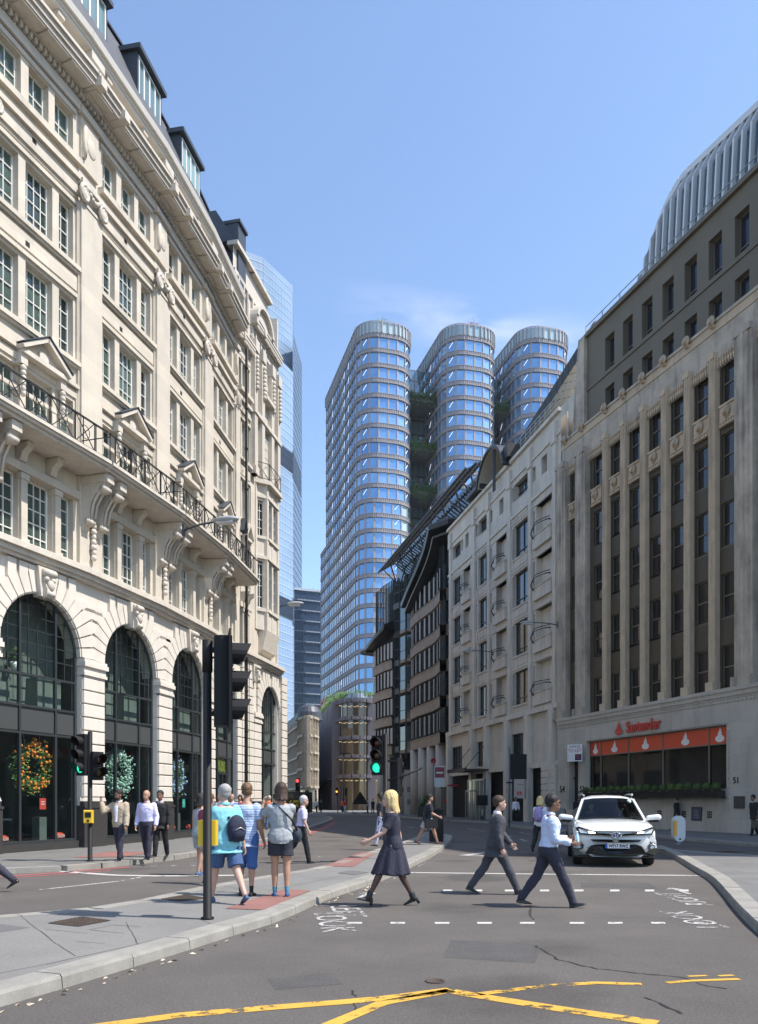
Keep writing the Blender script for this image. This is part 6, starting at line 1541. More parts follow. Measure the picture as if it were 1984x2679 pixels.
# ---- wreaths, chains, cushions and notices in the arcaded windows
M_or=mat('orange_petals',(.9,.22,.02),.6,rnd=(.8,.25,.03)); M_euc=mat('eucalyptus_leaves',(.42,.60,.52),.7); M_blue=mat('blue_petals',(.45,.52,.85),.7); M_pg=mat('pale_green_leaves',(.34,.50,.36),.7); M_wl=mat('wreath_dark_leaves',(.14,.26,.07),.7); M_chain=mat('steel_chain',(.4,.4,.4),.4,.7)
def wreath(label,i,x,z,R_,r_,mats_,w,seed):
    rn=random.Random(seed); p,a,_=bays[i]; y=.36
    L0=(p[0]+x*cos(a)-y*sin(a),p[1]+x*sin(a)+y*cos(a),z); T=thing('wreath',label,'wreath',L0,a)
    mb=MB(); fl=MB()
    for k in range(2400):
        t=rn.uniform(0,2*pi); q=Vector((R_*cos(t),0,R_*1.12*sin(t)))+Vector((rn.gauss(0,1),rn.gauss(0,.7),rn.gauss(0,1)))*r_*.5
        u=Vector((rn.gauss(0,1),rn.gauss(0,1),rn.gauss(0,1))).normalized(); v=u.orthogonal().normalized(); s=rn.uniform(.025,.055); mb.poly([q-u*s,q-v*s*.5,q+u*s,q+v*s*.5],0 if rn.random()<w else 1)
    mb.build('leaves',mats_[:2],T)
    for k in range(110):
        t=rn.uniform(0,2*pi); q=Vector((R_*cos(t),-r_*.6,R_*1.12*sin(t)))+Vector((rn.gauss(0,1),rn.gauss(0,.3),rn.gauss(0,1)))*r_*.5; fl.ell(q,rn.uniform(.022,.055),7,5)
    fl.build('flowers',mats_[2],T)
    ch=MB(); 
    for s in (-1,1):
        a0=Vector((s*R_*.45,0,R_*1.0)); b0=Vector((s*R_*.85,0,R_+1.0)); n=22
        for k in range(n): ch.ell(a0.lerp(b0,k/n),(.016,.01,.026),5,4)
    ch.build('chain',M_chain,T)
wreath('large wreath of orange flowers hanging on chains in the leftmost arched window',1,XC+.12,2.62,.52,.26,[M_wl,M_leafs[0],M_or],.6,1)
wreath('pale grey green eucalyptus wreath hanging in the second arched window',2,XC-.1,2.62,.56,.30,[M_euc,M_pg,M_euc],.7,2)
wreath('blue and green wreath hanging in the third arched window',3,XC-.25,2.6,.52,.26,[M_pg,M_leafs[0],M_blue],.6,3)
M_cush=mat('red_cushion',(.55,.05,.02),.7); wh=M_whitep
def inwin(i,x,y,z): p,a,_=bays[i]; return (p[0]+x*cos(a)-y*sin(a),p[1]+x*sin(a)+y*cos(a),z),a
for i,x,lb in ((1,XC-1.15,'red cushion with white letters at the left of the orange wreath window'),(1,XC+1.12,'red cushion with white letters at the right of the orange wreath window'),(3,XC-.55,'red cushion on the left sill of the blue wreath window'),(3,XC+.9,'red cushion on the right sill of the blue wreath window')):
    q,a=inwin(i,x,.24,.50); T=thing('cushion',lb,'cushion',q,a); mb=MB(); mb.ell((0,0,0),(.26,.1,.12),14,8); mb.build('pad',M_cush,T); text_mesh('lettering','DGN',.13,wh,T,(0,-.105,0),(pi/2,0,0),.002)
for i,x,m,lb in ((1,XC+.3,mat('red_notice',(.6,.06,.05),.6),'red paper notice under the orange wreath'),(3,XC+.1,mat('teal_notice',(.05,.42,.33),.6),'teal paper notice under the blue wreath')):
    q,a=inwin(i,x,.10,1.52); mb=MB(); mb.box(-.13,.13,-.004,.004,-.17,.17); mb.box(-.07,.07,-.006,-.004,.05,.07,1); mb.box(-.08,.08,-.006,-.004,-.02,.0,1); tag(mb.build('paper_notice',[m,wh],None,q,a),lb,'notice')
# plants and shelves of the mezzanine offices
q,a=inwin(1,XC-.4,.5,5.5); T=thing('office_plant','small potted plant behind the upper glass of the leftmost arch','plant',q,a); mb=MB(); mb.lathe([(.10,0),(.13,.25)],(0,0,0),12); mb.build('pot',M_whitep,T); mb=MB(); foliage(mb,(0,0,.5),(.25,.25,.3),60,.07,0,rn); mb.build('leaves',M_leafs[0],T)
q,a=inwin(4,XC,.09,3.35); mb=MB(); mb.box(-.62,.62,-.02,.0,-.42,.42)
rn=random.Random(9)
for k in range(260):
    x=rn.uniform(-.6,.6); z=rn.uniform(-.4,.4); mb.poly([(x,-.03,z-.05),(x+.03,-.05,z),(x,-.03,z+.05),(x-.03,-.05,z)])
tag(mb.build('leafy_sign',M_leafs[3],None,q,a),'bright green leafy panel over the arcade entrance doors','sign')
# ================================================================ white car
M_car=mat('white_car_paint',(.72,.72,.70),.22,coat=.9,spec=.5); M_gloss=mat('gloss_black',(.010,.010,.011),.2); M_chrome=mat('chrome',(.75,.75,.76),.12,1.0); M_silver=mat('silver_plastic',(.42,.42,.41),.4,.4)
M_wind=glass('windscreen_glass',(.30,.36,.37),.04); M_hl=mat('headlight_inner',(.55,.57,.6),.12,.9)
cp=g(1597,2262,0)
CAR=thing('car','white estate car with lit headlamps waiting at the crossing','car',(cp[0]-.12,cp[1]-.92,0)); CAR.rotation_euler.z=-.19; CAR.scale=(1.07,1.07,1.05)
def yf(x): return .015+.36*abs(x/.92)**2.6
mb=MB()
st=[(.03,.70,.30,.80,.84,.5),(.14,.84,.28,.86,.91,.35),(.42,.905,.26,.95,1.0,.2),(.85,.92,.26,1.01,1.07,.2),(1.25,.925,.26,1.05,1.10,.2),(2.2,.925,.26,1.08,1.10,.2),(3.6,.92,.27,1.10,1.12,.2),(4.3,.88,.32,1.08,1.10,.2),(4.55,.78,.4,.95,1.0,.2)]
rings=[]
for y,w,zb,ze,zc,k in st:
    half=[(0,zb),(w*.8,zb),(w*.97,zb+.12),(w,zb+.32),(w*.985,ze-.14),(w*.94,ze-.04),(w*.84,ze),(w*.45,zc-.012),(0,zc)]
    ring=[(x,y+ (.0 if y>.2 else yf(x)*.75),z) for x,z in half]+[(-x,y+(.0 if y>.2 else yf(x)*.75),z) for x,z in half[-2:0:-1]]
    rings.append(ring)
mb.loft(rings,0,True); mb.build('body',M_car,CAR)
def fpart(name,polys,m,d0,d1,parent=CAR,sub=6):        # pieces of the nose, bent round its curve
    mb=MB()
    for p in polys:
        q=[]
        for (x0,z0),(x1,z1) in zip(p,p[1:]+p[:1]):
            for s in range(sub): q.append((x0+(x1-x0)*s/sub,z0+(z1-z0)*s/sub))
        mb.prism(q,-d1,-d0,'y')
    mb.move(lambda v:Vector((v.x,v.y+yf(v.x)+.02*max(0,v.z-.6),v.z))); return mb.build(name,m,parent)
sym=lambda p:[p,[(-x,z) for x,z in p][::-1]]
fpart('bumper',[[(-.92,.44),(.92,.44),(.9,.62),(.80,.80),(.4,.84),(-.4,.84),(-.80,.80),(-.9,.62)]],M_car,-.2,.03)
fpart('lower_bumper',[[(-.90,.22),(.90,.22),(.92,.45),(-.92,.45)]],M_gloss,-.2,.015)
fpart('grille',[[(-.50,.585),(.50,.585),(.56,.645),(-.56,.645)]],M_gloss,.02,.045); fpart('grille',[[(-.68,.30),(.68,.30),(.56,.49),(.44,.53),(-.44,.53),(-.56,.49)]],M_gloss,.02,.05)
fpart('grille_frame',[[(-.62,.76),(0,.725),(.62,.76),(.62,.785),(0,.765),(-.62,.785)]],M_gloss,.02,.05); fpart('chrome_strip',[[(-.62,.788),(-.1,.770),(-.1,.778),(-.62,.80)],[(.62,.788),(.1,.770),(.1,.778),(.62,.80)]],M_chrome,.03,.055)
fpart('skid_plate',[[(-.52,.245),(.52,.245),(.60,.29),(.55,.30),(.46,.275),(-.46,.275),(-.55,.30),(-.60,.29)]],M_silver,.02,.06)
for s in (-1,1):
    f=lambda p:[[(x*s,z) for x,z in p]]
    hl=fpart('headlight',f([(.88,.90),(.80,.93),(.40,.80),(.42,.765),(.60,.735),(.80,.75)]),M_gloss,.0,.05)
    fpart('reflector',f([(.83,.885),(.70,.875),(.58,.82),(.62,.775),(.78,.785)]),M_hl,.045,.058,hl)
    fpart('lamp',f([(.60,.83),(.52,.815),(.46,.80),(.46,.785),(.60,.79)]),mat('car_lamp',(1,1,1),.3,emit=((1,.98,.92),5.0)),.05,.066,hl)
    fg=fpart('fog_recess',f([(.88,.40),(.74,.40),(.70,.50),(.78,.58),(.88,.56)]),M_gloss,.02,.045)
    mb=MB(); mb.lathe([(.062,0),(.062,.03),(.045,.03),(.045,.01),(0.001,.01)],(0,0,0),16); o=mb.build('fog_lamp',M_chrome,fg,(s*.80,yf(.80)-.045,.49)); o.rotation_euler.x=pi/2
    mb=MB(); mb.caps((s*.93,1.72,1.10),(s*1.14,1.70,1.12),.075,.085,12); mb.bar((s*.84,1.75,1.06),(s*.96,1.72,1.08),.06); mi=mb.build('mirror',M_car,CAR)
    mb=MB(); mb.caps((s*.95,1.70,1.045),(s*1.12,1.68,1.05),.05,.05,10); mb.build('mirror_base',M_gloss,mi)
    for y in (.92,3.6):
        mb=MB(); mb.lathe([(.20,-.11),(.33,-.11),(.355,-.06),(.355,.06),(.33,.11),(.20,.11)],(0,0,0),24); o=mb.build('wheel',M_rubber,CAR,(s*.80,y,.355)); o.rotation_euler.y=pi/2
        mb=MB(); mb.lathe([(.01,-.02),(.21,-.02),(.21,.1),(.19,.11),(.19,.02),(.02,.02)],(0,0,0),20); mb.build('rim',M_silver,o)
        mb=MB(); A=[(y+.44*cos(pi*i/10),.36+.42*sin(pi*i/10)) for i in range(11)]; mb.prism(A+[(y-.36,.36),(y-.25,.64),(y,.73),(y+.25,.64),(y+.36,.36)],s*.86,s*.945,'x'); mb.build('arch_trim',M_gloss,CAR)
    mb=MB(); mb.tube([(s*.58,2.15,1.665),(s*.62,2.4,1.70),(s*.62,3.7,1.70),(s*.58,3.95,1.65)],.022,8); mb.build('roof_rail',M_silver,CAR)
# cabin
bt=[(-.80,1.52,1.05),(-.52,1.28,1.08),(0,1.20,1.09),(.52,1.28,1.08),(.80,1.52,1.05)]; tp=[(-.60,2.16,1.56),(-.36,2.04,1.60),(0,2.0,1.61),(.36,2.04,1.60),(.60,2.16,1.56)]
mb=MB(); mb.loft([bt,tp],0,True,False,False); mb.build('windscreen',M_wind,CAR)
mb=MB(); rear=[(.60,3.95,1.55),(0,4.1,1.58),(-.60,3.95,1.55)]
roof=[[(x,y,z) for x,y,z in tp],[(x,y+.1,z+.045) for x,y,z in tp],[(-.61,3.0,1.60),(-.36,3.0,1.675),(0,3.0,1.69),(.36,3.0,1.675),(.61,3.0,1.60)],[(-.60,3.95,1.55),(-.36,4.02,1.60),(0,4.05,1.61),(.36,4.02,1.60),(.60,3.95,1.55)],[(-.82,4.3,1.10),(-.5,4.45,1.1),(0,4.5,1.1),(.5,4.45,1.1),(.82,4.3,1.10)]]
mb.loft(roof,0,True,False,False); mb.build('roof',M_car,CAR)
for s in (-1,1):
    mb=MB(); mb.bar((s*.81,1.50,1.05),(s*.605,2.15,1.565),.055,.05); mb.build('windscreen_pillar',M_car if s>0 else M_car,CAR)
    mb=MB(); mb.quad((s*.84,1.62,1.07),(s*.62,2.2,1.56),(s*.62,3.9,1.55),(s*.85,4.2,1.1)); mb.build('side_window',mat('tinted_pane',(.012,.014,.015),.05,spec=.7),CAR)
mb=MB(); mb.box(-.78,.78,1.5,4.2,.5,.62); mb.box(-.78,.78,1.45,1.75,.62,1.02); mb.box(-.76,.76,3.9,4.0,.6,1.5)
mb.build('cabin_floor',M_dark,CAR)
for s in (-1,1):
    mb=MB(); mb.caps((s*.38,2.75,.75),(s*.38,2.95,1.22),.16,.15,10); mb.caps((s*.38-.08,2.97,1.40),(s*.38+.08,2.97,1.40),.07,.07,8); mb.build('seat',mat('grey_seat',(.03,.03,.032),.8),CAR)
mb=MB(); mb.tube([(-.38+.18*cos(t*pi/8),1.95+.08*sin(t*pi/8),.98+.16*sin(t*pi/8)) for t in range(17)],.018,6); mb.build('steering_wheel',M_gloss,CAR)
mb=MB(); 
for x in (-.35,.25): mb.bar((x-.3,1.22,1.10),(x+.35,1.27,1.14),.015)
mb.build('wiper',M_gloss,CAR)
mb=MB(); mb.lathe([(.001,0),(.055,0),(.055,.004)],(0,0,0),16); o=mb.build('tax_disc',mat('pale_sticker',(.5,.62,.55),.6),CAR,(.50,2.0,1.52)); o.rotation_euler.x=pi/2.6
# number plate and badge
pm=MB(); pm.box(-.26,.26,-.012,0,-.055,.055); np_=pm.build('number_plate',mat('plate_white',(.72,.72,.72),.4),CAR,(0.02,-.045,.50))
mb=MB(); mb.box(-.26,-.215,-.016,-.012,-.055,.055); mb.build('blue_band',mat('plate_blue',(.02,.08,.4),.4),np_)
text_mesh('plate_lettering','WF17 RWZ',.105,M_gloss,np_,(.022,-.014,-.002),(pi/2,0,0),.002,'CENTER',.80,.0035)
mb=MB(); E=lambda cx,cz,a,b,r:mb.tube([(cx+a*cos(t*pi/12),-.0,cz+b*sin(t*pi/12)) for t in range(25)],r,6)
mb.prism([(.105*cos(t*pi/10),.075*sin(t*pi/10)) for t in range(20)],.0,.02,'y',1); E(0,0,.10,.07,.009); E(0,.012,.033,.055,.007); E(0,.03,.066,.03,.007)
mb.build('badge',[M_chrome,M_navy],CAR,(0,-.05,.75))
# ================================================================ people
import numpy as np
def voxel(mb, vox, sm=4, disp=0.0, ds=.1):
    me=bpy.data.meshes.new('tmp'); me.from_pydata(mb.v,[],mb.f); o=bpy.data.objects.new('tmp',me); C.objects.link(o)
    m=o.modifiers.new('r','REMESH'); m.mode='VOXEL'; m.voxel_size=vox; m.use_smooth_shade=True
    m=o.modifiers.new('s','SMOOTH'); m.factor=.5; m.iterations=sm
    if disp:
        t=bpy.data.textures.new('folds','CLOUDS'); t.noise_scale=ds; t.noise_depth=2
        m=o.modifiers.new('d','DISPLACE'); m.texture=t; m.strength=disp; m.mid_level=.5
    bpy.context.view_layer.update()
    r=bpy.data.meshes.new_from_object(o.evaluated_get(bpy.context.evaluated_depsgraph_get()))
    bpy.data.objects.remove(o); bpy.data.meshes.remove(me); r.materials.clear(); return r
def addmesh(me, mb):                                     # append hands etc. to a remeshed body
    n=len(me.vertices); co=np.empty(n*3,np.float32); me.vertices.foreach_get('co',co)
    V=[tuple(x) for x in co.reshape(-1,3)]; Fc=[tuple(p.vertices) for p in me.polygons]
    m2=bpy.data.meshes.new('body'); m2.from_pydata(V+mb.v,[],Fc+[[i+n for i in f] for f in mb.f]); m2.polygons.foreach_set('use_smooth',[True]*len(m2.polygons)); m2.update(); bpy.data.meshes.remove(me); return m2
def V3(x,y,z): return Vector((x,y,z))
SKL=mat('skin_light',(.52,.32,.24),.55,var=.08,vs=8); SKT=mat('skin_tan',(.44,.25,.165),.55,var=.08,vs=8); SKB=mat('skin_brown',(.24,.125,.075),.55,var=.08,vs=8)
M_tights=mat('sheer_black_tights',(.085,.045,.035),.5); M_eye=mat('eye_dark',(.01,.008,.007),.3); M_lip=mat('lips',(.33,.12,.10),.5)
def fab(n,c,**k): k.setdefault('bump',.25); k.setdefault('bs',26); return mat(n,c,.85,**k)
M_shoe=mat('black_leather',(.010,.010,.011),.28); M_brownshoe=mat('brown_leather',(.10,.035,.022),.4)
def striped(name,c1,c2,n,axis=2,w=.5):
    M=fab(name,c1); nt=M.node_tree; N=nt.nodes; L=nt.links; tc=N.new('ShaderNodeTexCoord'); sp=N.new('ShaderNodeSeparateXYZ'); L.new(tc.outputs['Object'],sp.inputs[0])
    a=N.new('ShaderNodeMath'); a.operation='MULTIPLY'; a.inputs[1].default_value=n; L.new(sp.outputs[axis],a.inputs[0]); b=N.new('ShaderNodeMath'); b.operation='FRACT'; L.new(a.outputs[0],b.inputs[0]); c=N.new('ShaderNodeMath'); c.operation='LESS_THAN'; c.inputs[1].default_value=w; L.new(b.outputs[0],c.inputs[0])
    m=N.new('ShaderNodeMix'); m.data_type='RGBA'; m.inputs[6].default_value=(*c1,1); m.inputs[7].default_value=(*c2,1); L.new(c.outputs[0],m.inputs[0]); L.new(m.outputs[2],N['Principled BSDF'].inputs['Base Color']); return M
MALE=[(-.10,.13,.10),(-.04,.165,.12),(.04,.168,.118),(.14,.155,.108),(.26,.162,.115),(.38,.174,.120),(.445,.168,.105),(.495,.115,.082),(.545,.066,.064)]
FEM=[(-.10,.14,.11),(-.04,.172,.128),(.04,.168,.12),(.15,.132,.10),(.26,.148,.118),(.36,.160,.125),(.45,.158,.10),(.50,.115,.08),(.55,.058,.058)]
def person(label, loc, face, hgt=1.75, lt=(0,0,0), rt=(0,0,0), la=(0,.1,.2,0), ra=(0,.1,.2,0), lean=.0, head=(0,0), sex='m', skin=SKL, top=None, bot=None, hair=None, shoe=M_shoe, vox=.012, wide=1.0, sock=None, group=None, extra=None):
    """pose angles in degrees. legs: (hip, knee, foot pitch); arms: (forward, out, elbow, inward). face: heading in degrees, 0 = away from the viewer, 90 = left"""
    k=hgt/1.76; rad=radians
    R=thing('person',label,'person',loc,rad(face),group)
    prof=MALE if sex=='m' else FEM; sw=(.172 if sex=='m' else .150)*wide
    J={}; pel=V3(0,0,0); ln=rad(lean); sd_=V3(0,sin(ln),cos(ln)); fw_=V3(0,cos(ln),-sin(ln))
    low=9
    for s,nm,(a,kn,fp) in ((-1,'l',lt),(1,'r',rt)):
        a=rad(a);kn=rad(kn);fp=rad(fp); h=V3(s*.088,0,0); q=h+V3(s*.012,sin(a),-cos(a))*.435; an=q+V3(0,sin(a-kn),-cos(a-kn))*.41
        f=V3(s*.12,cos(fp),sin(fp)).normalized(); u=V3(0,-sin(fp),cos(fp)); J[nm]=(h,q,an,f,u); low=min(low,(an-f*.05-u*.085).z,(an+f*.17-u*.085).z)
    dz=V3(0,0,-low)
    for nm in 'lr': J[nm]=tuple(x+dz for x in J[nm][:3])+J[nm][3:]
    pel=pel+dz
    T=lambda t,fwd=0,x=0: pel+sd_*(t+.0)+fw_*fwd+V3(x,0,0)
    arms={}
    for s,nm,(f,ab,el,inn) in ((-1,'l',la),(1,'r',ra)):
        f=rad(f);ab=rad(ab);el=rad(el);inn=rad(inn); sh=T(.445,-.005,s*sw)
        d1=V3(s*sin(ab),sin(f)*cos(ab),-cos(f)*cos(ab)); e=sh+d1*.285; d2=V3(s*sin(ab-inn),sin(f+el)*cos(ab-inn),-cos(f+el)*cos(ab-inn)); w=e+d2*.25; arms[nm]=(sh,e,w,d1,d2)
    nk=T(.555,.0); hd=nk+sd_*.03+fw_*.03; hc=hd+V3(0,.015,.115)
    yaw,pit=rad(head[0]),rad(head[1]); HR=Matrix.Rotation(yaw,3,'Z')@Matrix.Rotation(pit,3,'X')
    HS=1.01; hp=lambda x,y,z: hc+HR@V3(x*HS,y*HS,z*HS)
    def torso(mb,e,t0=-9,t1=9,flare=None,n=20):
        rings=[]
        for t,rx,ry in prof:
            if t<t0 or t>t1: continue
            c=T(t,(.012 if t>.2 else (-.012 if t<.08 else 0))); rings.append([c+V3((rx*wide+e)*cos(2*pi*j/n),0,0)+fw_*((ry*(wide if t<.3 else 1)+e)*sin(2*pi*j/n)) for j in range(n)])
        if flare:
            t,rx,ry=flare; c=T(t,-.0); rings.insert(0,[c+V3(rx*cos(2*pi*j/n),0,0)+fw_*(ry*sin(2*pi*j/n)) for j in range(n)])
        mb.loft(rings)
    def limb(mb,pts,rs,n=12,flat=False): 
        mb.tube(pts,rs,n)
        for p,r in zip(pts[1:-1],rs[1:-1]): mb.ell(p,r*.99,10,8)
        mb.ell(pts[0],rs[0],10,8)
        if not flat: mb.ell(pts[-1],rs[-1]*.98,10,8)
    def arm(mb,nm,e,frac=1.0):
        sh,el,w,d1,d2=arms[nm]; L=[(0,.058),(.25,.053),(.53,.043),(.62,.042),(.80,.036),(1.0,.027)]; P=[];Q=[]
        for t,r in L:
            if t>frac+.001: break
            P.append(sh.lerp(el,t/.53) if t<=.53 else el.lerp(w,(t-.53)/.47)); Q.append((r if sex=='m' else r*.86)*(.5+.5*wide)+e)
        if frac<1 and P: 
            t=frac; P.append(sh.lerp(el,t/.53) if t<=.53 else el.lerp(w,(t-.53)/.47)); Q.append(Q[-1]+e*.4)
        limb(mb,P,Q,12,e>0)
    def leg(mb,nm,e,frac=1.0,ext=0.0,cuff=0):
        h,q,an,f,u=J[nm]; L=[(0,.092),(.22,.083),(.45,.062),(.52,.058),(.66,.058),(.80,.046),(1.0,.037)]; P=[];Q=[]
        for t,r in L:
            if t>frac+.001: break
            P.append(h.lerp(q,t/.5) if t<=.5 else q.lerp(an,(t-.5)/.5)); Q.append(r*(.55+.45*wide)+e+(cuff*max(0,t-.4)))
        if frac<1: t=frac; P.append(h.lerp(q,t/.5) if t<=.5 else q.lerp(an,(t-.5)/.5)); Q.append(Q[-1]+.006)
        elif ext: P.append(an-u*ext); Q.append(Q[-1])
        limb(mb,P,Q,12,e>0)
    # body
    mb=MB(); torso(mb,-.004)
    for nm in 'lr':
        arm(mb,nm,-.002); leg(mb,nm,-.003); h,q,an,f,u=J[nm]; mb.caps(an-u*.01,an+f*.02-u*.045,.034,.028,8)
    mb.caps(T(.52),hd+V3(0,0,.03),.056,.052,12)
    mb.ell(hp(0,-.012,.03),(.081,.103,.104),16,12,0,HR); mb.ell(hp(0,.022,-.045),(.063,.076,.079),14,10,0,HR); mb.ell(hp(0,.062,-.085),(.03,.03,.028),10,8,0,HR); mb.ell(hp(0,.088,-.018),(.013,.022,.026),8,8,0,HR); mb.ell(hp(0,.095,-.03),(.017,.014,.012),8,8,0,HR)
    for s in (-1,1): mb.ell(hp(s*.076,-.005,-.01),(.012,.024,.034),8,8,0,HR); mb.ell(hp(s*.035,.058,-.02),(.026,.025,.024),8,8,0,HR)
    mb.ell(hp(0,.075,.028),(.05,.02,.014),8,8,0,HR)
    body=voxel(mb,vox*.85 if vox<.02 else vox,3)
    hm=MB()
    for s,nm in ((-1,'l'),(1,'r')):
        sh,el,w,d1,d2=arms[nm]; d=d2; side=V3(-s,0,0); nrm=(side-d*side.dot(d)).normalized(); th=nrm.cross(d)*s   # palm faces the body, thumb forwards
        if th.dot(V3(0,1,.2))<0: th=-th
        pc=w+d*.045; Rm=Matrix((th,d,nrm)).transposed(); hm.ell(pc,(.040,.052,.017),12,8,0,Rm); hm.caps(w-d*.03,w+d*.02,.024,.024,8)
        for i,(o_,l_) in enumerate(((.027,.066),(.009,.075),(-.010,.069),(-.027,.054))):
            b=w+d*.085+th*o_; c1=.45+.12*i; d_a=(d*cos(c1*.5)+nrm*sin(c1*.5)); d_b=(d*cos(c1*1.6)+nrm*sin(c1*1.6)); m_=b+d_a*l_*.5; hm.tube([b-d*.02,b,m_,m_+d_b*l_*.5,m_+d_b*l_*.54],[.009,.009,.0085,.007,.003],8)
        b=w+d*.03+th*.03; t1=(d*.72+th*.6+nrm*.25).normalized(); t2=(d*.9+th*.25+nrm*.35).normalized(); hm.tube([b-t1*.015,b+t1*.03,b+t1*.03+t2*.03,b+t1*.03+t2*.034],[.012,.011,.009,.004],8)
    body=addmesh(body,hm)
    ms=[skin]; body.materials.append(skin)
    tz=bot.get('tights') if bot else None
    if tz or sock:
        ce=np.array([p.center for p in body.polygons]); idx=np.zeros(len(ce),int)
        D=np.full(len(ce),9.0)
        for nm in 'lr':
            for a,b in ((J[nm][0],J[nm][1]),(J[nm][1],J[nm][2])):
                a_=np.array(a);ab=np.array(b-a); t=np.clip(((ce-a_)@ab)/(ab@ab),0,1); D=np.minimum(D,np.linalg.norm(ce-a_-t[:,None]*ab,axis=1))
        if tz: idx[(D<.11)&(ce[:,2]<pel.z-.1)]=1; body.materials.append(tz)
        else:
            body.materials.append(sock); dA=np.minimum(*[np.linalg.norm(ce-np.array(J[nm][2]-J[nm][4]*.0),axis=1) for nm in 'lr']); idx[dA<.082]=1
        body.polygons.foreach_set('material_index',idx.tolist())
    link('body',body,R)
    def part(name,mb,m,sm=4,disp=.0,ds=.1,v=None,par=None):
        me=voxel(mb,v or vox,sm,disp,ds); me.materials.append(m); return link(name,me,par or R)
    # trousers / shorts / skirt
    if bot:
        kind=bot['k']
        if top and top['k'] in('shirt','tee','polo') and top.get('hem',-.1)>-.06: bot=dict(bot,e=.026)
        elif top and bot['k']!='none': bot=dict(bot,e=.006)
        mb=MB(); torso(mb,bot.get('e',.012),-.2,.12)
        if kind=='trousers':
            for nm in 'lr': leg(mb,nm,.015,1.0,.028,bot.get('cuff',.016))
            part('trousers',mb,bot['m'],5,.02,.09)
        elif kind=='shorts':
            for nm in 'lr': leg(mb,nm,.024,bot.get('len',.45),0,.03)
            part('shorts',mb,bot['m'],4,.02,.12)
    if top:
        kind=top['k']; mb=MB(); e=top.get('e',.014)
        if kind=='dress':
            torso(mb,.010,-.05,.52)
            n=40; rings=[]; hx=(J['l'][1]+J['r'][1])/2
            for t in range(9):
                f=t/8; c=T(.12).lerp(V3(0,hx.y*.8,hx.z-.03),f); rx=.128+.12*f**.8; ry=.105+.19*f**.85; A=.0+.022*f
                rings.append([c+V3((rx+A*sin(j*2*pi*9/n))*cos(2*pi*j/n),(ry+A*sin(j*2*pi*9/n))*sin(2*pi*j/n),.02*f*sin(j*2*pi*13/n) if t==8 else 0) for j in range(n)])
            mb.loft(rings)
            for nm in 'lr': arm(mb,nm,.012,.40)
            part('dress',mb,top['m'],3,.008,.03)
        else:
            fl=top.get('hem',-.10); tuck=fl>-.06
            if tuck: torso(mb,e,.03,.535)
            else: torso(mb,e,-.2,.535 if kind!='vest' else .5,(fl,(prof[1][1]*wide)+e+top.get('fl',.012),prof[1][2]*wide+e+top.get('fl',.012)))
            for nm in 'lr':
                if kind!='vest': arm(mb,nm,e*.9+.004,top.get('sl',1.0))
            nm_={'jacket':'jacket','vest':'vest','polo':'polo_shirt','tee':'t_shirt','shirt':'shirt'}[kind]
            part(nm_,mb,top['m'],4,top.get('fold',.024),.11)
            if kind in ('jacket','shirt','polo'):
                cm=MB(); cm.tube([T(.515,.0),T(.565,.012)],[.078,.066],14); part('collar',cm,top.get('cm',top['m']),2,0,.1)
            if kind=='jacket':                         # shirt front and tie in the opening
                fm=MB(); a=T(.53,.075); b=T(.30,.145); fm.add([a+V3(-.055,0,0),a+V3(.055,0,0),b+V3(.0,.004,0),a+V3(-.055,-.05,0),a+V3(.055,-.05,0),b+V3(0,-.05,0)],[(0,2,1),(3,4,5),(0,1,4,3),(1,2,5,4),(2,0,3,5)]); fm.build('shirt_front',top.get('cm'),R)
                if top.get('open'):
                    fm=MB(); n=10; fm.loft([[T(t,.012)+V3((rx*(.22+.2*t))*cos(pi*j/n),0,0)+fw_*((ry+e+.016)*(.86+.14*sin(pi*j/n))) for j in range(n+1)] for t,rx,ry in prof[2:7]],0,True,False,False); fm.build('shirt_front',top.get('cm'),R)
    for nm in 'lr':
        h,q,an,f,u=J[nm]; x=f.cross(u).normalized(); mb=MB(); rings=[]
        bt=shoe[1] if isinstance(shoe,tuple) else 0; sm_=shoe[0] if isinstance(shoe,tuple) else shoe
        for t,w,hh in ((-.068,.022,.05),(-.055,.033,.075),(-.01,.037,.082),(.05,.039,.062),(.11,.043,.042),(.16,.036,.030),(.185,.020,.018)):
            c=an+f*t-u*.085; rings.append([c+x*(w*cos(a))+u*(max(0,sin(a))*hh+.0) for a in [2*pi*j/12 for j in range(12)]])
        mb.loft(rings)
        if bt: limb(mb,[an-u*.03,an+u*bt],[.050,.048])
        me=voxel(mb,min(vox,.012),2); me.materials.append(sm_); so_=link('shoe',me,R)
        if top and top.get('heel'): hb=MB(); c=an-f*.05-u*.085; hb.tube([c+u*.02,c-u*.05],[.026,.022],8); hb.build('heel',sm_,so_)
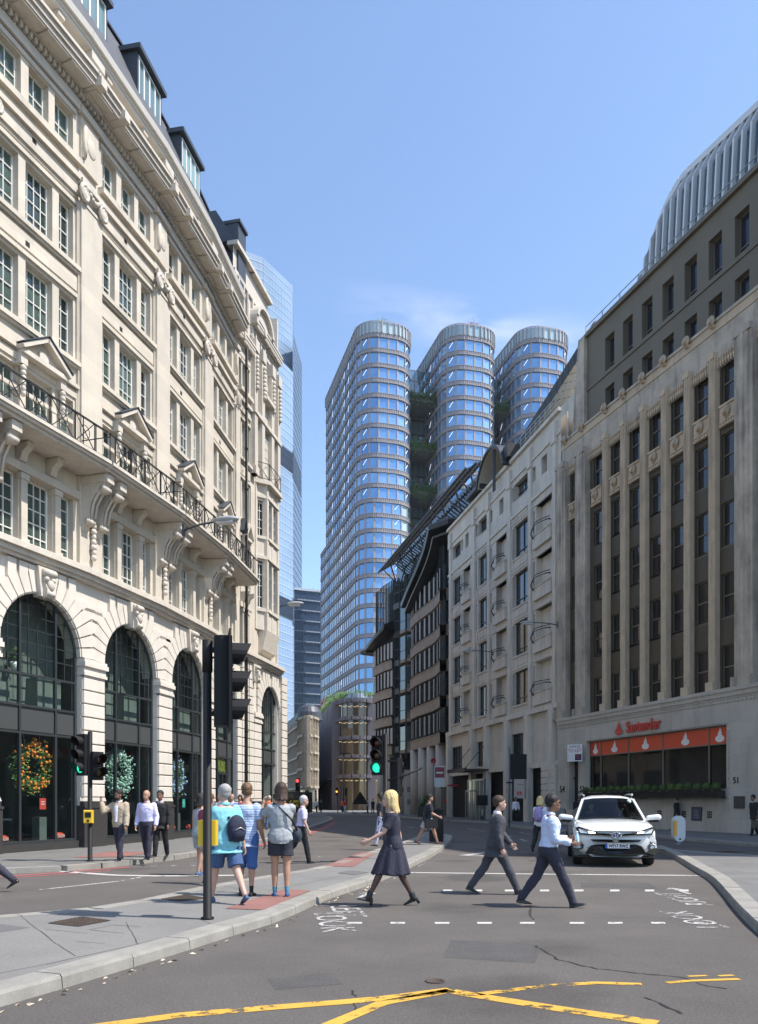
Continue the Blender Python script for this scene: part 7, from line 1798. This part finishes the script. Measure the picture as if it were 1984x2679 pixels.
    # hair
    if hair:
        st,hmat=hair; mb=MB()
        if st!='bald':
            e_=.012 if st in('short','curly') else .016
            mb.ell(hp(0,-.024,.052),(.083+e_*.6,.097+e_,.084+e_),16,12,0,HR); mb.ell(hp(0,-.052,.0),(.076+e_*.4,.056+e_,.066),14,10,0,HR)
            if st=='long' or st=='bob':
                L_=.19 if st=='long' else .13
                rn=random.Random(len(label))
                for a_ in range(22):
                    t=pi*(.04+.92*a_/21)+pi; q=rn.uniform(.9,1.12); x_=.078*cos(t); y_=-.024+.082*sin(t); e1=hp(x_*1.15*q,y_*1.2-.02-.03*rn.random(),-L_*q-.01); m1=hp(x_*1.14,y_*1.12-.006,-L_*.45); mb.tube([hp(x_,y_,.05),m1,e1],[.026,.021,rn.uniform(.006,.012)],7)
                for s in (-1,1):
                    for u_ in (0,1): mb.tube([hp(s*.060,.045-.02*u_,.085),hp(s*.086,.020-.02*u_,.02),hp(s*.092,.0-.02*u_,-L_*.7*rn.uniform(.8,1.1))],[.018,.015,.006],7)
            if st=='curly':
                rn=random.Random(3)
                for i in range(90):
                    v=V3(rn.gauss(0,1),rn.gauss(-.6,1),rn.gauss(.55,1)).normalized(); 
                    if v.y>.45 and v.z<.55: continue
                    mb.ell(hp(v.x*.083,-.022+v.y*.098,.045+v.z*.098),.017,7,5)
            part('hair',mb,hmat,2,.012 if st!='curly' else .004,.02,min(vox,.010))
        else:
            mb.ell(hp(0,-.04,-.005),(.081,.072,.05),14,10,0,HR); part('hair',mb,hmat,2,0,.02,min(vox,.012))
    if vox<.014:
        for s in (-1,1):
            em=MB(); em.ell(hp(s*.032,.079,.006),(.012,.006,.006),8,6,0,HR); em.build('eye',M_eye,R); em=MB(); em.ell(hp(s*.033,.086,.026),(.02,.006,.004),8,6,0,HR); em.build('eyebrow',hair[1] if hair else M_eye,R)
        em=MB(); em.ell(hp(0,.088,-.062),(.021,.008,.006),8,6,0,HR); em.build('mouth',M_lip,R)
        if extra=='beard' : em=MB(); em.ell(hp(0,.03,-.075),(.061,.066,.05),12,8,0,HR); em.build('beard',hair[1],R)
        if extra=='glasses' or extra=='sunglasses':
            em=MB()
            for s in (-1,1):
                em.tube([hp(s*.034+.024*cos(t*pi/6),.094,.004+.017*sin(t*pi/6)) for t in range(13)],.0035,5); em.tube([hp(s*.058,.092,.01),hp(s*.08,.0,.01)],.003,5)
            em.bar(hp(-.01,.096,.008),hp(.01,.096,.008),.005); em.build('glasses',M_black,R)
    def W(p): return R.matrix_world_static@p
    M=Matrix.Translation(Vector(loc))@Matrix.Rotation(rad(face),4,'Z')
    return dict(R=R,W=lambda p:M@Vector(p),T=T,arms=arms,J=J,hp=hp,face=rad(face),pel=pel)
def at(px,py,z=0): return Vector(g(px,py,z))
def backpack(P,label,m,size=(.15,.10,.22),shift=(0,0),off=.17,t=.30):
    c=P['T'](t,-off,shift[0]); T=thing('backpack',label,'backpack',P['W'](c),P['face']); mb=MB(); a,b,h=size
    mb.ell((0,0,0),(a,b,h),16,12); mb.ell((0,-b*.6,-h*.3),(a*.8,b*.6,h*.5),14,10); mb.box(-a*.8,a*.8,-b*.4,b*.6,-h*.9,h*.5); me=voxel(mb,.014,4,.012,.08); me.materials.append(m); link('bag',me,T)
    st=MB()
    for s in (-1,1): st.tube([(s*a*.6,b*.5,h*.8),(s*a*.75,off*.95,h*.75+.02),(s*a*.85,off+.13,h*.2),(s*a*1.0,off*.6,-h*.7)],.018,6)
    st.build('strap',M_black,T); zp=MB(); zp.tube([(-a*.5,-b*1.12,-h*.1),(0,-b*1.2,h*.1),(a*.5,-b*1.12,-h*.1)],.008,5); zp.build('zip',M_silver,T); return T
h_blonde=mat('blonde_hair',(.74,.54,.24),.5,var=.3,vs=25,bump=.5,bs=60); h_brown=mat('brown_hair',(.055,.028,.014),.6,var=.4,vs=25,bump=.5,bs=60); h_dark=mat('black_hair',(.009,.007,.006),.65,var=.3,vs=25,bump=.5,bs=60); h_grey=mat('grey_hair',(.42,.40,.38),.6,var=.35,vs=30,bump=.5,bs=60); h_white=mat('white_hair',(.55,.54,.52),.6,var=.3,vs=30,bump=.5,bs=60); h_sandy=mat('sandy_hair',(.17,.095,.04),.55,var=.4,vs=25,bump=.5,bs=60)
W_=lambda n,c,**k: fab(n,c,**k)
lace=fab('navy_lace',(.040,.040,.068),var=.65,vs=60,bump=.6,bs=70); greysuit=fab('charcoal_suit',(.055,.056,.066)); navytr=fab('navy_trousers',(.032,.030,.048)); blueshirt=fab('pale_blue_shirt',(.56,.64,.82)); whiteshirt=fab('white_shirt',(.74,.75,.80)); blacksuit=fab('black_suit',(.014,.014,.016)); greytee=fab('grey_tee',(.34,.36,.37)); navyshort=fab('dark_navy_shorts',(.028,.03,.042)); turq=fab('turquoise_polo',(.20,.50,.56)); denim=fab('denim_blue',(.055,.11,.24),var=.25,vs=8); brightden=fab('bright_denim',(.05,.13,.36),var=.2,vs=8); lilac=fab('lilac_shirt',(.60,.58,.80)); tan=fab('tan_jacket',(.42,.34,.24)); checks=striped('pale_check_shirt',(.62,.58,.74),(.5,.46,.66),60,2,.4); stripes=striped('striped_tee',(.46,.58,.78),(.24,.30,.46),26,2,.35); maroon=fab('maroon_tee',(.26,.05,.08)); khaki=fab('khaki_shorts',(.33,.36,.33)); navypolo=fab('navy_polo',(.018,.022,.035)); palesh=fab('pale_shorts',(.5,.5,.53)); stripedtr=striped('striped_trousers',(.66,.66,.72),(.08,.09,.26),42,0,.4); redtop=fab('red_top',(.45,.05,.07)); trainers=mat('blue_trainers',(.045,.09,.20),.6); tealshoe=mat('teal_trainers',(.03,.09,.22),.6); sockb=fab('blue_sock',(.03,.07,.4)); socktl=fab('teal_sock',(.07,.26,.36)); sockk=fab('black_sock',(.012,.012,.012)); blackb=mat('black_boots',(.010,.012,.012),.5)
# woman in the lace dress, striding left
P=person('woman with blonde hair striding left in a navy lace dress and black ankle boots',at(1030,2371),92,1.70,lt=(27,2,13),rt=(-14,14,-22),la=(32,8,30,8),ra=(-22,10,12,0),lean=2,sex='f',head=(0,2),
  top=dict(k='dress',m=lace,heel=True),bot=dict(k='none',tights=M_tights),hair=('long',h_blonde),shoe=(blackb,.05),vox=.010)
def phone(P,nm,label,m,size=(.035,.006,.07),d=.06):
    sh,e,w,d1,d2=P['arms'][nm]; mb=MB(); a,b,c=size; mb.cbox(-a,a,-b,b,-c,c,.003); o=mb.build('phone',m,None,P['W'](w+d2*d+V3(0,.02,0)),P['face']); return tag(o,label,'phone')
phone(P,'r','pale blue phone held in the hand of the woman in the lace dress',mat('blue_phone',(.16,.42,.62),.3),(.012,.036,.07),.07)
# two men striding right
P=person('man with short brown hair striding right in a charcoal grey suit',at(1297,2339),-90,1.80,lt=(-24,12,-18),rt=(26,2,18),la=(22,6,20,4),ra=(-4,5,22,-2),lean=3,top=dict(k='jacket',m=greysuit,cm=whiteshirt,hem=-.22,fl=.05,e=.026,fold=.03),bot=dict(k='trousers',m=greysuit),hair=('short',h_brown),vox=.010)
P=person('man with curly black hair and glasses striding right in a pale blue shirt',at(1437,2373),-90,1.82,lt=(-22,14,-8),rt=(25,3,12),la=(12,6,75,8),ra=(6,6,72,6),lean=2,skin=SKB,top=dict(k='shirt',m=blueshirt,hem=-.04,fold=.04,e=.022),bot=dict(k='trousers',m=navytr),hair=('curly',h_dark),vox=.010,extra='glasses')
w=P['arms']['l'][2]; w2=P['arms']['r'][2]; c=(w+w2)/2+V3(0,.12,-.0); T=thing('water_bottle','small pale blue water bottle in the hands of the man with glasses','bottle',P['W'](c)); mb=MB(); mb.lathe([(.001,-.11),(.032,-.11),(.034,0),(.030,.07),(.014,.10),(.014,.12)],(0,0,0),12); mb.build('bottle_body',mat('pale_blue_plastic',(.45,.68,.78),.25),T); mb=MB(); mb.lathe([(.016,.12),(.016,.145),(.001,.145)],(0,0,0),10); mb.build('cap',M_whitep,T)
# group on the island
IZ=PZ
P=person('woman with brown hair in grey tee and dark shorts taking a photo',at(735,2345,IZ),8,1.69,lt=(2,2,0),rt=(-2,3,0),la=(40,34,122,44),ra=(74,2,70,34),lean=-2,head=(12,0),sex='f',skin=SKT,top=dict(k='tee',m=greytee,sl=.30,e=.018,fold=.03),bot=dict(k='shorts',m=navyshort,len=.34),hair=('bob',h_brown),shoe=tealshoe,sock=socktl,vox=.011,wide=1.08)
c=P['T'](.02,.02,.25); T=thing('shoulder_bag','small dark bag on a black strap across the woman taking a photo','bag',P['W'](c),P['face']); mb=MB(); mb.ell((0,0,0),(.085,.12,.12),14,10); mb.box(-.06,.06,-.09,.09,-.1,.06); me=voxel(mb,.012,3,.01,.06); me.materials.append(fab('dark_bag',(.03,.04,.055))); link('bag',me,T); st=MB(); st.tube([(0,-.08,.08),(-.10,-.17,.26),(-.27,-.14,.43),(-.36,-.06,.49),(-.38,.05,.46)],.022,6,0,True,True,.3); st.build('strap',M_black,T)
sh,e,w,d1,d2=P['arms']['l']; mb=MB(); mb.cbox(-.07,.07,-.006,.006,-.035,.035,.003); tag(mb.build('phone',M_gloss,None,P['W'](V3(-.05,.34,1.56)),P['face']),'dark phone held up by the woman taking a photo','phone')
P=person('boy with sandy hair in a blue striped tee and denim shorts, seen from behind',at(645,2343,IZ),-4,1.72,lt=(3,3,0),rt=(-3,2,0),la=(-2,9,14,0),ra=(2,10,18,0),head=(6,-3),skin=SKT,top=dict(k='tee',m=stripes,sl=.36,hem=-.16,fl=.02,e=.022,fold=.03),bot=dict(k='shorts',m=brightden,len=.56),hair=('short',h_sandy),shoe=mat('dark_trainers',(.02,.012,.010),.6),sock=sockk,vox=.011,wide=.95)
P=person('grey haired person in a turquoise polo and denim shorts walking off with a backpack',at(592,2362,IZ),38,1.63,lt=(22,8,8),rt=(-20,16,-24),la=(16,8,20,0),ra=(-14,10,14,0),lean=3,head=(12,0),sex='f',skin=SKL,top=dict(k='polo',m=turq,sl=.42,hem=-.17,fl=.03,e=.024,fold=.03),bot=dict(k='shorts',m=denim,len=.44),hair=('short',h_grey),shoe=trainers,vox=.011,wide=1.15)
backpack(P,'dark navy backpack slung on the person in the turquoise polo',fab('navy_backpack',(.018,.022,.045)),(.15,.10,.20),(.07,0),.20,.18)
person('child in a maroon tee and khaki shorts partly hidden behind the big black pole',at(547,2313),-20,1.52,lt=(14,4,6),rt=(-12,12,-14),la=(10,8,15,0),ra=(-8,10,15,0),skin=SKL,top=dict(k='tee',m=maroon,sl=.36,hem=-.16,fl=.02),bot=dict(k='shorts',m=khaki,len=.5),hair=('short',h_sandy),shoe=mat('navy_trainers',(.015,.015,.03),.6),sock=sockb,vox=.014,wide=.92)
person('dark haired woman in a sleeveless grey top behind the big black pole',at(524,2290),-30,1.64,lt=(10,3,4),rt=(-8,6,-6),la=(2,8,12,0),ra=(-2,8,12,0),sex='f',skin=SKT,top=dict(k='vest',m=greytee),bot=dict(k='shorts',m=khaki,len=.4),hair=('bob',h_dark),shoe=trainers,vox=.015)
person('white haired man in a pale checked shirt and black trousers walking right',at(788,2259),-78,1.74,lt=(-20,22,-26),rt=(16,6,6),la=(-8,8,16,0),ra=(8,8,16,0),lean=4,head=(0,0),skin=SKL,top=dict(k='shirt',m=checks,sl=.42,hem=-.04,fold=.02),bot=dict(k='trousers',m=blacksuit),hair=('short',h_white),vox=.013)
# three men coming off the left pavement
P=person('man in a tan jacket over a white shirt holding a phone to his ear',at(313,2252,IZ),165,1.72,lt=(12,4,8),rt=(-10,8,-10),la=(4,8,16,0),ra=(48,34,135,18),skin=SKB,head=(-25,-4),top=dict(k='jacket',m=tan,cm=whiteshirt,hem=-.10,e=.03,open=True,fold=.03),bot=dict(k='trousers',m=navytr),hair=('short',h_dark),vox=.012,extra='beard')
mb=MB(); mb.cbox(-.006,.006,-.03,.03,-.06,.06,.002); tag(mb.build('phone',M_gloss,None,P['W'](P['hp'](.095,-.01,-.02)),P['face']),'phone at the ear of the man in the tan jacket','phone')
person('balding man in a lilac shirt with hands in his navy trouser pockets',at(385,2250,IZ),176,1.74,lt=(14,4,8),rt=(-12,10,-12),la=(-4,14,28,12),ra=(-4,14,28,12),skin=SKT,head=(-15,0),top=dict(k='shirt',m=lilac,hem=-.03,fold=.03,e=.02),bot=dict(k='trousers',m=navytr),hair=('bald',h_dark),vox=.012)
person('man with black hair in an open black suit beside the lilac shirt',at(421,2242,IZ),172,1.74,lt=(-10,8,-10),rt=(12,4,8),la=(-4,10,24,6),ra=(2,8,14,0),skin=SKB,head=(5,0),top=dict(k='jacket',m=blacksuit,cm=blueshirt,hem=-.18,fl=.03,e=.024),bot=dict(k='trousers',m=blacksuit),hair=('short',h_dark),vox=.012)
person('person in a white shirt stepping out of the left edge of the picture',at(-46,2336),95,1.78,lt=(24,6,10),rt=(-24,26,-30),la=(-10,8,15,0),ra=(8,10,12,0),top=dict(k='shirt',m=whiteshirt),bot=dict(k='trousers',m=navytr),hair=('short',h_brown),vox=.016)
# farther along the left pavement
def far(label,px,Z,z,face,h,**k):
    return person(label,((px-992)/F*Z,Z,z),face,h,vox=k.pop('vox',.022),**k)
P=far('man with an orange backpack and white cap walking off along the left pavement',705,41.5,PZ,-4,1.80,lt=(-10,10,-10),rt=(10,4,6),top=dict(k='tee',m=greytee,sl=.4),bot=dict(k='trousers',m=denim),hair=('short',h_white),skin=SKT)
backpack(P,'orange backpack on the man in the white cap',fab('orange_fabric',(.75,.12,.03)),(.17,.11,.27),(0,0),.2,.30)
far('balding man in a pale blue shirt standing by the arcade door',609,31.5,PZ,160,1.76,la=(0,8,30,8),ra=(0,8,30,8),top=dict(k='shirt',m=blueshirt),bot=dict(k='trousers',m=blacksuit),hair=('bald',h_dark),skin=SKT,vox=.018)
far('man in sunglasses and a white shirt by the arcade door',585,30.0,PZ,170,1.66,top=dict(k='shirt',m=whiteshirt),bot=dict(k='trousers',m=navytr),hair=('short',h_brown),skin=SKT,extra='sunglasses',vox=.0139)
far('woman in a red patterned top by the arcade door',629,35,PZ,170,1.66,sex='f',top=dict(k='tee',m=redtop,sl=.3),bot=dict(k='trousers',m=navytr),hair=('bob',h_brown),skin=SKT)
far('dark haired man behind the man in sunglasses',573,32,PZ,175,1.68,top=dict(k='shirt',m=whiteshirt),bot=dict(k='trousers',m=navytr),hair=('short',h_dark),skin=SKB)
far('boy in dark shorts skipping across the road behind the woman with the phone',724,28.5,0,120,1.62,lt=(-10,30,-25),rt=(20,10,10),top=dict(k='tee',m=greytee,sl=.35),bot=dict(k='shorts',m=navyshort,len=.5),hair=('short',h_sandy),skin=SKT,shoe=trainers,vox=.018)
# on the island tip and the right-hand road
P=far('heavy man in a navy polo and pale shorts walking along the island tip',1120,27.4,PZ,-80,1.68,lt=(-22,10,-20),rt=(24,6,10),la=(-14,8,20,0),ra=(14,8,50,0),lean=3,top=dict(k='polo',m=navypolo,sl=.42,hem=-.12),bot=dict(k='shorts',m=palesh,len=.42),hair=('short',h_dark),skin=SKT,shoe=M_brownshoe,vox=.015,wide=1.25)
c=P['T'](-.16,.05,.26); T=thing('satchel','black satchel hanging at the side of the man in the navy polo','bag',P['W'](c),P['face']); mb=MB(); mb.cbox(-.06,.06,-.22,.22,-.17,.15,.02); mb.build('bag',blacksuit,T); st=MB(); st.tube([(0,-.18,.14),(-.12,-.10,.45),(-.26,-.05,.68)],.016,6); st.build('strap',M_black,T)
far('woman in a navy top and striped trousers behind the blonde woman',997,26.2,PZ,80,1.66,lt=(12,4,8),rt=(-10,12,-12),sex='f',top=dict(k='tee',m=navypolo,sl=.4),bot=dict(k='trousers',m=stripedtr),hair=('bob',h_dark),skin=SKT,shoe=M_brownshoe,vox=.016)
P=far('blonde woman with a purple backpack walking away across the road',1413,24.6,0,-28,1.60,lt=(-20,24,-26),rt=(14,5,6),sex='f',top=dict(k='tee',m=whiteshirt,sl=.5),bot=dict(k='trousers',m=fab('dark_floral_trousers',(.03,.03,.033),var=.9,vs=14)),hair=('bob',h_blonde),skin=SKL,vox=.016)
backpack(P,'purple backpack on the blonde woman crossing the road',fab('purple_fabric',(.36,.28,.52)),(.15,.10,.24),(0,0),.19,.28)
far('man in a white shirt and black trousers by the passage, left one of a pair',1350,58,PZ,178,1.76,lt=(10,4,6),rt=(-8,8,-8),la=(2,10,20,8),ra=(2,10,20,8),top=dict(k='shirt',m=whiteshirt),bot=dict(k='trousers',m=blacksuit),hair=('short',h_dark),skin=SKT)
far('man in a white shirt and black trousers by the passage, right one of a pair',1378,58.5,PZ,184,1.74,lt=(-8,6,-6),rt=(10,4,6),top=dict(k='shirt',m=whiteshirt),bot=dict(k='trousers',m=blacksuit),hair=('short',h_brown),skin=SKL)
far('man in a dark suit walking left past the round vents of the bank wall',1771,40.6,PZ,60,1.80,lt=(16,4,8),rt=(-20,26,-28),top=dict(k='jacket',m=blacksuit,cm=whiteshirt,hem=-.2,e=.024),bot=dict(k='trousers',m=blacksuit),hair=('short',h_dark),skin=SKT)
far('man in a dark suit passing behind the white car',1601,43,PZ,75,1.78,lt=(10,4,6),rt=(-10,10,-10),top=dict(k='jacket',m=blacksuit,cm=whiteshirt,hem=-.2),bot=dict(k='trousers',m=blacksuit),hair=('short',h_brown),skin=SKT)
P=far('man in a dark suit at the right edge carrying a patterned bag',1972,34.4,PZ,100,1.78,lt=(12,4,8),rt=(-12,12,-12),top=dict(k='jacket',m=blacksuit,cm=whiteshirt,hem=-.2,e=.024),bot=dict(k='trousers',m=blacksuit),hair=('short',h_dark),skin=SKB)
sh,e,w,d1,d2=P['arms']['l']; c=w+V3(0,0,-.34); T=thing('carrier_bag','patterned dark carrier bag in the hand of the man at the right edge','bag',P['W'](c),P['face']); mb=MB(); mb.cbox(-.06,.06,-.2,.2,-.17,.17,.02); mb.build('bag',fab('patterned_bag',(.16,.15,.11),var=.8,vs=12),T); mb=MB(); mb.tube([(0,-.12,.17),(0,-.06,.33),(0,.06,.33),(0,.12,.17)],.012,6); mb.build('handle',M_black,T)
# distant figures near the podium
for i,(px,Z,lb,t,b_,f) in enumerate(((1057,97,'woman in dark clothes standing by the podium pavement edge',maroon,blacksuit,170),(962,99,'distant person in a white top crossing the far pavement',whiteshirt,navytr,120),(903,101,'distant person in pale trousers by the unlit far signal',redtop,palesh,170),(840,104,'distant person in black by the ribbed podium wall',blacksuit,blacksuit,175),(829,103,'distant person in a white shirt by the ribbed podium wall',whiteshirt,blacksuit,160),(895,104,'distant person in an orange top by the lamp post',fab('orange_top',(.6,.15,.05)),navytr,150),(976,96,'distant person in dark clothes beside the roadworks sign',navypolo,blacksuit,200))):
    far(lb,px,Z,PZ,f,1.74,lt=(8,4,4),rt=(-8,6,-6),top=dict(k='shirt',m=t),bot=dict(k='trousers',m=b_),hair=('short',h_dark),skin=SKT,vox=.035)
# driver seen through the windscreen
P=person('driver in a dark top seated behind the windscreen of the white car',tuple(Vector(CAR.location)+Matrix.Rotation(-.19,3,'Z')@V3(-.40,2.75,.18)),180-11,1.70,lt=(78,70,10),rt=(78,70,10),la=(40,6,55,6),ra=(40,6,55,6),lean=-8,top=dict(k='tee',m=navypolo,sl=.5),bot=dict(k='trousers',m=blacksuit),hair=('short',h_brown),skin=SKL,vox=.025)
# ================================================================ summer haze over the city
M=bpy.data.materials.new('air'); M.use_nodes=True; nt=M.node_tree; nt.nodes.remove(nt.nodes['Principled BSDF'])
v=nt.nodes.new('ShaderNodeVolumePrincipled'); v.inputs['Color'].default_value=(.78,.88,1,1); v.inputs['Density'].default_value=.00011; v.inputs['Anisotropy'].default_value=.2
nt.links.new(v.outputs[0],nt.nodes['Material Output'].inputs['Volume'])
mb=MB(); mb.box(-150,150,-50,560,-1,286); struct(mb.build('haze',M),'stuff')
